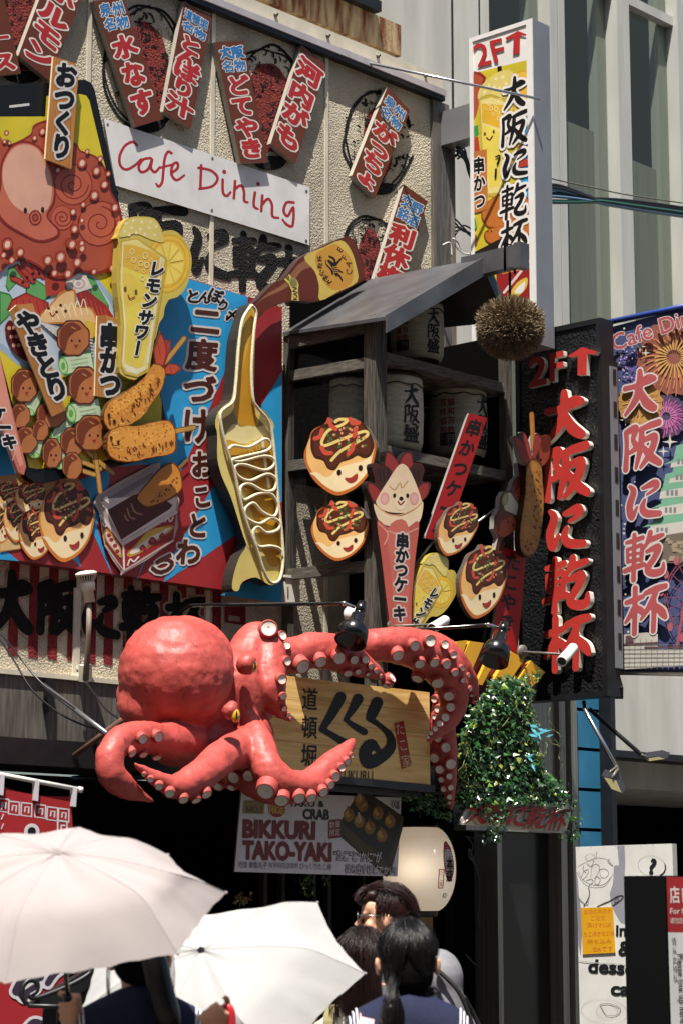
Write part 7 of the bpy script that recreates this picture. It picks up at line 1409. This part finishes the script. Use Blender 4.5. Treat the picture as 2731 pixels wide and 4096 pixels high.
# ---------------------------------------------------------------- people
SKIN = mat('skin', 'd6a184', rough=.5, spec=.4, noise=.08, nscale=30)
def skin_mesh(M, vox, it=3): return remesh(M, 'body', vox, it, .5)
HAIRB = mat('black_hair', '0d0b0a', rough=.36, spec=.5, noise=.3, nscale=30); HAIRR = mat('auburn_hair', '260c0a', rough=.45, spec=.4, noise=.4, nscale=40); HAIRBR = mat('brown_hair', '1e0d09', rough=.45, spec=.35, noise=.3, nscale=40)
CAPB = mat('hair_cap_black', '060505', rough=.85, spec=.08)  # matte near-black cap under the glossy strands
NAVY = mat('navy_serge', '20243c', rough=.8, spec=.2, noise=.15, nscale=60); SHIRT = mat('white_cotton', 'b9b8c0', rough=.8, spec=.2, noise=.06, nscale=12); STRIPE = mat('white_braid', 'd2d0d4', rough=.7)
class Fig:
    def __init__(s, base, yaw, H, label):
        s.b = np.array(base, float); c, d = math.cos(yaw), math.sin(yaw); s.R = np.array(((c, -d, 0), (d, c, 0), (0, 0, 1.))); s.H = H; s.k = H / 1.58
        s.o = thing('person', label, 'person', s.b); s.M = MB()
    def w(s, *p): return s.b + s.R @ (np.array(p, float))
    def head(s, eo=0.):
        z0 = s.H - .115; s.z0 = z0; k = 1.0; W_ = lambda x, y, z: s.w(x, y, z0 + z); M = s.M
        def B(x, y, z, a): 
            vs = MB(); vs.ball((0, 0, 0), 1, 16, a); v = vs.v[0] @ s.R.T + W_(x, y, z); M.add(v, vs.f)
        B(0, -.012, .03, (.074, .094, .086)); B(0, .025, -.04, (.056, .066, .066)); B(0, .062, -.088, (.022, .02, .018)); B(0, .075, .028, (.05, .018, .012)); B(0, .05, .05, (.06, .04, .05))
        M.tube([W_(0, .086, .018), W_(0, .098, .0), W_(0, .112, -.018)], [.007, .009, .012], 8); B(0, .102, -.024, (.016, .012, .009)); B(0, .092, -.05, (.022, .012, .0065)); B(0, .089, -.062, (.02, .012, .0075)); B(.033, .058, -.018, (.025, .02, .024)); B(-.033, .058, -.018, (.025, .02, .024))
        for e in (-1, 1): B(e * (.079 + eo), -.01, -.002, (.012, .021, .031)); B(e * (.085 + eo), -.02, .01, (.008, .012, .018))
        M.tube([W_(0, -.015, -.05), W_(0, -.03, -.12), W_(0, -.035, -.215)], [.052, .052, .064], 14)
    def trunk(s, sh=.165, arms=None):
        H = s.H; M = s.M; zs_ = H - .322
        M.tube([s.w(0, -.02, zs_ - .02), s.w(0, -.01, zs_ - .25), s.w(0, 0, H * .5)], [.11, .105, .12], 16); M.tube([s.w(-sh, -.02, zs_ - .03), s.w(0, -.025, zs_ + .04), s.w(sh, -.02, zs_ - .03)], [.045, .06, .045], 12)
        for e in (-1, 1):
            M.tube([s.w(e * .08, 0, H * .5), s.w(e * .085, .01, H * .28), s.w(e * .085, -.01, .08)], [.085, .058, .04], 12); M.tube([s.w(e * .085, -.03, .035), s.w(e * .09, .15, .03)], [.035, .03], 10)
        for e, el, wr in arms: M.tube([s.w(e * sh, -.02, zs_ - .035), el, wr], [.046, .037, .025], 12)
    def hand(s, grip, ax, side, arm_dir):
        """a fist closed round a bar at grip along ax; side points from bar to palm"""
        M = s.M; ax = np.array(ax, float) / np.linalg.norm(ax); sd = np.array(side, float); sd -= ax * (sd @ ax); sd /= np.linalg.norm(sd); fw = np.cross(ax, sd); r0 = .017
        vs = MB(); c_ = grip + sd * .026; M.tube([c_ - ax * .035, c_ + ax * .036], [.018, .019], 10); M.tube([c_ - ax * .035 + fw * .012, c_ + ax * .03 + fw * .012], [.015, .015], 10)
        for i, (h, L, rr) in enumerate(((.032, 4.0, .0085), (.012, 4.3, .009), (-.008, 4.1, .0085), (-.027, 3.6, .0075))):
            M.tube([grip + ax * (h - .002 * j) + (sd * math.cos(a) - fw * math.sin(a)) * (r0 + .006) for j, a in enumerate(np.linspace(.1, L, 9))], [rr * (1 - .02 * j) for j in range(9)], 8)
        M.tube([c_ + ax * .02 + fw * .012, grip + ax * .04 + fw * .024, grip + ax * .048 + fw * .014 - sd * .014, grip + ax * .046 - sd * .024], [.012, .0105, .0095, .008], 8)
        return c_ - ax * .03
    def done(s, vox=.0075): return put_mesh(skin_mesh(s.M, vox), 'body', SKIN, s.o)
    def part(s, M, name, mt, vox=None, it=3, parent=None):
        if vox: return put_mesh(remesh(M, name, vox, it, .5), name, mt, parent or s.o)
        return M.build(name, mt, parent or s.o)
    def blob(s, M, x, y, z, a):
        vs = MB(); vs.ball((0, 0, 0), 1, 16, a); M.add(vs.v[0] @ s.R.T + s.w(x, y, s.z0 + z), vs.f)
    def shirt(s, mt, sh=.165, arms=(), extra=.014, name='shirt'):
        H = s.H; zs_ = H - .322; M = MB(); 
        for dx in (-.06, .06): M.tube([s.w(dx, -.02, zs_ - .0), s.w(dx, -.012, zs_ - .22), s.w(dx * 1.1, 0, H * .55)], [.098, .095, .10], 14)
        M.tube([s.w(-sh, -.02, zs_ - .038), s.w(-.06, -.026, zs_ + .035), s.w(.06, -.026, zs_ + .035), s.w(sh, -.02, zs_ - .038)], [.053, .056, .056, .053], 12)
        for e, el in arms: M.tube([s.w(e * sh, -.02, zs_ - .04), el], [.056, .068], 12)
        return s.part(M, name, mt, .011, 4)
    def skirt(s, mt):
        H = s.H; M = MB(); M.lathe(s.w(0, 0, H * .6), -ZZ, [(0, .001), (0, .13), (.1, .16), (.2, .19), (.45, .25), (.45, .24), (.1, .14)], 28); return s.part(M, 'skirt', mt)
    def collar(s, sh=.165, depth=.24, wtop=.205, wbot=.17):
        H = s.H; zs_ = H - .312; nu, nv = 24, 14; vs = []
        def surf(u, v, off=0.):                    # u across, v from front over the shoulder and down the back
            x = u * (wtop + (wbot - wtop) * max(0, v)); top = zs_ + .128 - .078 * (abs(x) / .17) ** 1.15 - .9 * max(0, abs(x) - .165) + off
            if v < 0: return s.w(x, -.02 + .09 * (-v), top - .06 * v * v)
            th = min(1., v * 4.0); y = -.03 - .088 * math.sin(th * math.pi / 2) - .025 * max(0, v - .25) - off; z = top - .055 * (1 - math.cos(th * math.pi / 2)) - depth * max(0, v - .12) * 1.05
            return s.w(x, y + .02 * (abs(u) ** 2), z)
        for a in range(nv + 1):
            for b_ in range(nu + 1): vs.append(surf(-1 + 2 * b_ / nu, -.5 + 1.5 * a / nv, .012))
        M = MB(); M.smooth = True; M.add(vs, [(a * (nu + 1) + b_, a * (nu + 1) + b_ + 1, (a + 1) * (nu + 1) + b_ + 1, (a + 1) * (nu + 1) + b_) for a in range(nv) for b_ in range(nu)]); c_ = s.part(M, 'collar', NAVY)
        for j in range(3):
            q_ = .88 - j * .05; vq = .97 - j * .035; P = [surf(-q_, v, .014) for v in np.linspace(-.3, vq, 14)] + [surf(u, vq, .014) for u in np.linspace(-q_, q_, 20)] + [surf(q_, v, .014) for v in np.linspace(vq, -.3, 14)]
            M = MB(); M.tube(P, .0028, 6); M.build('stripe', STRIPE, c_)
        return c_
    def strands(s, M, paths, n, rad_, seed, wob=.004):
        r = np.random.default_rng(seed)
        for i in range(n):
            p = paths[r.integers(len(paths))]; q_ = np.array(p) + r.normal(size=(1, 3)) * wob + r.normal(size=(len(p), 3)) * wob * .35; M.tube(cat_rom(q_, 3), rad_ * r.uniform(.6, 1.2), 4, cap=False)
def ribbon(M, Q, w_, th=.004):
    Q = np.array(Q); T = np.gradient(Q, axis=0); T /= np.linalg.norm(T, axis=1)[:, None]; sd = np.array((1., 0, .0)) - T * T[:, :1]; sd /= np.linalg.norm(sd, axis=1)[:, None]; nr = np.cross(T, sd); n = len(Q)
    vs = np.concatenate([Q - sd * w_ / 2, Q + sd * w_ / 2, Q + sd * w_ / 2 + nr * th, Q - sd * w_ / 2 + nr * th]); M.add(vs, [(a * n + i, b_ * n + i, b_ * n + i + 1, a * n + i + 1) for a, b_ in ((0, 1), (1, 2), (2, 3), (3, 0)) for i in range(n - 1)])
def hair_cap(f, M, grow=.012, low=-.10, back=True):
    f.blob(M, 0, -.018, .034, (.074 + grow, .094 + grow, .088 + grow)); 
    if back: f.blob(M, 0, -.055, -.02, (.072 + grow * .6, .06 + grow, .085)); f.blob(M, 0, -.05, low * .7, (.05, .045, .05))
def comb(f, gather=None, low=122, k=1.0):
    paths = []
    for ph in np.linspace(-115, 115, 33):
        P = []
        for th in np.linspace(6, low, 9):
            a, b_ = rad(ph), rad(th); x = .0875 * k * math.sin(a) * math.sin(b_); y = -.018 - .109 * k * math.cos(a) * math.sin(b_); z = .034 + .103 * k * math.cos(b_)
            if gather and th > 80: t = (th - 80) / (low - 80); x += (math.copysign(gather, ph) - x) * t * .7
            P.append(f.w(x, y, f.z0 + z))
        if gather: P.append(f.w(math.copysign(gather + .004, ph), -.125 if ph < 0 else -.07, f.z0 - .07)); P.append(f.w(math.copysign(gather + .006, ph), -.148 if ph < 0 else -.06, f.z0 - .10))
        paths.append(P)
    return paths
# pigtail schoolgirl
Yg = 7.2; hp = PY(936, 2196, Yg); Hg = hp[2] + .085; f = Fig((hp[0], Yg + .02, 0), 0.0, Hg, 'person in a navy sailor collar with two low pigtails, seen from behind')
f.head(.010); f.trunk(arms=[(e, f.w(e * .20, .02, Hg - .56), f.w(e * .17, .14, Hg - .74)) for e in (-1, 1)]); f.done()
f.shirt(SHIRT, arms=[(e, f.w(e * .205, .0, Hg - .50)) for e in (-1, 1)]); f.skirt(NAVY); f.collar()
M = MB(); hair_cap(f, M, .013)
hr = f.part(M, 'hair', CAPB, .007, 4)
M = MB(); paths = comb(f, .05)
f.strands(M, paths, 1300, .0007, 3, .004); f.strands(M, paths, 60, .0005, 4, .011); M.build('hair_strands', HAIRB, hr)
for e, zl, yy in ((-1, .012, -.15), (1, .03, -.05)):
    M = MB(); c0 = f.w(e * .052 * (1 if e < 0 else 1.45), yy + .02, f.z0 - .115 + zl)
    for dz, r_ in ((0, .024), (-.024, .032), (-.048, .033), (-.068, .027), (-.082, .016)): M.ball(c0 + np.array((-.006 * e * dz * 30, 0, dz)), r_, 14)
    pt = f.part(M, 'pigtail', HAIRB, .006, 3); M = MB(); M.lathe(c0 + ZZ * .006, ZZ, [(-.005, .02), (0, .024), (.005, .02)], 16); M.build('hair_tie', BLKP, pt)
    M = MB(); f.strands(M, [[c0 + np.array((.02 * math.cos(a), .02 * math.sin(a), .01)), c0 + np.array((.033 * math.cos(a), .033 * math.sin(a), -.04)), c0 + np.array((.02 * math.cos(a), .02 * math.sin(a), -.088))] for a in np.linspace(0, 6.2, 14)], 120, .0009, 9 + e, .002); M.build('hair_strands', HAIRB, pt)
M = MB(); f.strands(M, [[f.w(x, -.075, f.z0 - .09), f.w(x * 1.1, -.095, f.z0 - .13), f.w(x * 1.2, -.105, f.z0 - .165)] for x in np.linspace(-.03, .05, 8)], 36, .0006, 5, .004); M.build('nape_hair', HAIRB, hr)
M = MB(); P = [f.w(-.115, .05, Hg - .265), f.w(-.125, -.03, Hg - .245), f.w(-.13, -.13, Hg - .29), f.w(-.15, -.16, Hg - .40), f.w(-.16, -.16, Hg - .6)]; Q = cat_rom(P, 6)
ribbon(M, Q, .045)
M.build('bag_strap', mat('pink_strap', 'c79a98', rough=.7), f.o)
# ponytail schoolgirl holding the pink umbrella
Yl = 6.6; hp = PY(322, 2180, Yl); Hl = hp[2] + .085; f = Fig((hp[0], Yl, 0), .12, Hl, 'person with a long black ponytail holding the pale pink umbrella')
f.head(); gl_p = HL; gr_p = PY(496, 2330, 6.35)
axl = np.array((-.05, -.25, .95)); wl = f.hand(gl_p, axl, (.5, .6, -.2), None); wr_ = f.hand(gr_p, (.75, -.1, .55), (-.3, .2, -.9), None)
f.trunk(arms=[(-1, f.w(-.24, .08, Hl - .60), wl), (1, f.w(.30, .12, Hl - .62), wr_)]); f.M.tube([wl, wl + (f.w(-.24, .08, Hl - .60) - wl) * .5], [.023, .03], 12); f.done(.0062)
f.shirt(SHIRT, arms=[(-1, f.w(-.215, .02, Hl - .48)), (1, f.w(.225, -.04, Hl - .48))]); f.skirt(NAVY); f.collar()
M = MB(); hair_cap(f, M, .012, back=False); f.blob(M, 0, -.045, .0, (.08, .075, .075)); f.blob(M, .02, -.11, .05, (.035, .03, .035)); hr = f.part(M, 'hair', CAPB, .007, 4)
M = MB(); pp = [f.w(.02, -.115, f.z0 + .05), f.w(.035, -.15, f.z0 + .0), f.w(.06, -.16, f.z0 - .10), f.w(.09, -.155, f.z0 - .2), f.w(.125, -.15, f.z0 - .33)]
M.tube(cat_rom(pp, 5), np.interp(np.linspace(0, 1, 21), [0, .2, .6, 1], [.022, .036, .036, .012]), 12); pt = f.part(M, 'ponytail', HAIRB)
M = MB(); f.strands(M, [[np.array(p) + np.array((dx, -.006 - .02 * math.cos(dx * 40), 0)) for p in pp] for dx in np.linspace(-.02, .02, 9)], 150, .001, 4, .004); f.strands(M, [[f.w(.085, .02, f.z0 + .05), f.w(.092, .0, f.z0 - .05), f.w(.088, -.02, f.z0 - .12)], [f.w(-.08, .03, f.z0 + .03), f.w(-.088, .02, f.z0 - .05), f.w(-.08, .0, f.z0 - .14)]], 22, .0006, 6, .003); M.build('hair_strands', HAIRB, hr)
M = MB(); a = np.array(gr_p); M.tube(cat_rom([a + np.array((-.03, 0, -.03)), a, a + np.array((.035, -.01, .02)), a + np.array((.045, -.01, -.03)), a + np.array((.04, 0, -.14))], 5), .011, 10); o = M.build('red_handle', mat('red_plastic', 'b0262c', rough=.35)); tag(o, 'red curved handle gripped in the right hand beside the white umbrella', 'handle')
# man in profile with glasses and grey backpack
Ym = 9.2; hp = PY(876, 2112, Ym); Hm = hp[2] + .11; f = Fig((hp[0] + .01, Ym, 0), math.pi / 2, Hm, 'person with auburn hair and thin glasses in profile, wearing a grey backpack')
f.head(); f.trunk(.19, arms=[(e, f.w(e * .23, .02, Hm - .62), f.w(e * .2, .2, Hm - .75)) for e in (-1, 1)]); f.done(.0062)
f.shirt(mat('grey_tee', '4a4a4e', rough=.85), .19, arms=[(e, f.w(e * .23, .0, Hm - .55)) for e in (-1, 1)])
M = MB(); f.blob(M, 0, -.03, .052, (.084, .092, .078)); f.blob(M, 0, .045, .098, (.062, .052, .036)); f.blob(M, 0, .078, .082, (.055, .036, .026)); f.blob(M, 0, -.085, .0, (.066, .036, .06)); hr = f.part(M, 'hair', HAIRR, .007, 3)
M = MB(); pth = []
for x in np.linspace(-.07, .07, 12): pth.append([f.w(x * .5, .07, f.z0 + .118), f.w(x, .0, f.z0 + .142 - 2 * x * x), f.w(x * 1.15, -.08, f.z0 + .105 - 2 * x * x), f.w(x * 1.1, -.128, f.z0 + .03)]); pth.append([f.w(x * .5, .05, f.z0 + .12), f.w(x * .8, .09, f.z0 + .115), f.w(x, .106, f.z0 + .085)])
f.strands(M, pth + comb(f, None, 100), 1100, .0009, 8, .006); M.build('hair_strands', HAIRR, hr)
g_ = thing('eyeglasses', 'thin rimmed glasses on the auburn haired person', 'glasses', f.w(0, .1, f.z0)); M = MB()
for e in (-1, 1): M.tube([f.w(e * .033 + .024 * cos(a), .105, f.z0 + .018 + .019 * sin(a)) for a in np.linspace(0, 6.2832, 20)], .0014, 6); M.tube([f.w(e * .062, .103, f.z0 + .022), f.w(e * .078, .06, f.z0 + .022), f.w(e * .082, -.005, f.z0 + .018)], .002, 6)
M.tube([f.w(-.009, .108, f.z0 + .02), f.w(.009, .108, f.z0 + .02)], .0014, 6); M.build('frame', CHR, g_)
BAGM = mat('grey_nylon', '77777b', rough=.7, noise=.15, nscale=15, bump=.3, bscale=20, bdist=.008); bp_ = thing('backpack', 'grey backpack with black straps on the auburn haired person', 'backpack', f.w(0, -.25, Hm - .8))
M = MB()
for y, z, a in ((-.22, -.52, (.14, .10, .24)), (-.21, -.36, (.13, .10, .12)), (-.31, -.60, (.11, .07, .12))):
    vs = MB(); vs.ball((0, 0, 0), 1, 18, a); M.add(np.sign(vs.v[0]) * 0 + vs.v[0] @ f.R.T + f.w(-.03, y, Hm + z + .02), vs.f)
f.part(M, 'bag_body', BAGM, .012, 4, bp_); 
for pts in (((-.17, -.2, -.3), (-.18, -.28, -.38), (-.17, -.33, -.5), (-.16, -.36, -.62)), ((-.12, -.12, -.26), (-.17, -.16, -.36), (-.18, -.2, -.6)), ((-.165, -.30, -.40), (-.12, -.34, -.47), (-.1, -.38, -.55)), ((.13, -.1, -.27), (.12, .06, -.3), (.12, .09, -.45)), ((-.13, -.1, -.27), (-.13, .06, -.3), (-.13, .09, -.45))):
    M = MB(); M.tube(cat_rom([f.w(a, b_, Hm + c_) for a, b_, c_ in pts], 6), .009, 8); M.build('strap', BLKP, bp_)
M = MB(); M.tube([f.w(-.145, -.33, Hm - .51), f.w(-.125, -.37, Hm - .53)], .008, 8); M.build('buckle', CHR, bp_)
# woman with brown hair and white top
Yw = 8.4; hp = PY(836, 2212, Yw); Hw = hp[2] + .10; f = Fig((hp[0], Yw, 0), -.25, Hw, 'person with straight brown hair and a white top, half behind the umbrella')
f.head(); f.trunk(arms=[(e, f.w(e * .20, .02, Hw - .56), f.w(e * .17, .14, Hw - .74)) for e in (-1, 1)]); f.done(); f.shirt(mat('white_knit', 'c4beb2', rough=.85, bump=.5, bscale=40, bdist=.01), .15, arms=[(e, f.w(e * .20, .0, Hw - .50)) for e in (-1, 1)]); f.skirt(NAVY)
M = MB(); hair_cap(f, M, .014); f.blob(M, 0, -.055, -.1, (.082, .055, .1)); hr = f.part(M, 'hair', HAIRBR, .007, 4)
M = MB(); f.strands(M, [[f.w(x * .2, -.03, f.z0 + .138), f.w(x * .75, -.1, f.z0 + .09), f.w(x, -.128, f.z0 + .0), f.w(x, -.12, f.z0 - .17)] for x in np.linspace(-.09, .09, 14)] + comb(f, None, 90, 1.02), 620, .001, 12, .005); M.build('hair_strands', HAIRBR, hr)
M = MB(); Q = cat_rom([f.w(-.09, .06, Hw - .27), f.w(-.095, -.03, Hw - .25), f.w(-.10, -.13, Hw - .30), f.w(-.08, -.15, Hw - .5)], 6)
ribbon(M, Q, .035)
M.build('bag_strap', mat('khaki_strap', '7a7048', rough=.75), f.o)

# pale cables hanging in the dark passage by the door
for i, pts in enumerate((((380, 1035), (420, 1060), (425, 1120), (385, 1160), (380, 1100), (410, 1180), (440, 1330), (430, 1500), (470, 1640), (500, 1720), (440, 1760), (360, 1690)), ((360, 1030), (400, 1080), (390, 1150), (430, 1240), (435, 1400)))):
    m = MB(); m.tube(FN(-.25).hit([q_[:2] for q_ in cat_rom(cD(pts), 6)]), .006, 6); o = m.build('hanging_cable', mat('dusty_cable', '5a564c', rough=.6)); tag(o, ('long dusty cable hanging in the passage beside the paper lantern', 'short dusty cable loop at the top of the passage under the ivy')[i], 'cable')

m = MB(); a, c = FN(.3).hit(cM((925, 440), (1125, 1000))); t0, t1 = float((a - P0) @ UU), float((c - P0) @ UU); m.fbox(t0, t1, .25, .3, .3, a[2]); m.fbox(t0 - .02, t1 + .02, .24, .31, a[2] + .002, a[2] + .03, mi=1); m.fbox(t0 - .02, t1 + .02, .24, .31, .005, .298, mi=1)
o = m.build('ochre_stand', [mat('ochre_board', '8a5f1c', rough=.6, noise=.2), DARK]); tag(o, 'dim ochre stand in the shop entrance under the paper lantern', 'stand')
r = random.Random(3); m = MB()
for x, y, n_, k_ in ((120, 770, 26, 22), (520, 690, 60, 34), (640, 660, 20, 14)):
    for i in range(n_): leaf(m, FN(-.1).hit(cG((x + r.gauss(0, k_), y + r.gauss(0, k_))))[0], r.uniform(.02, .045), (.25, .16, .05) if n_ == 26 else lcol(0), NN)  # gold-coloured cluster stands in for a gold ornament
o = m.build('foliage_and_ornament', LEAF); tag(o, 'dim leaves and a gold ornament made of leaf shapes in the dark shop entrance', 'foliage', kind='stuff')
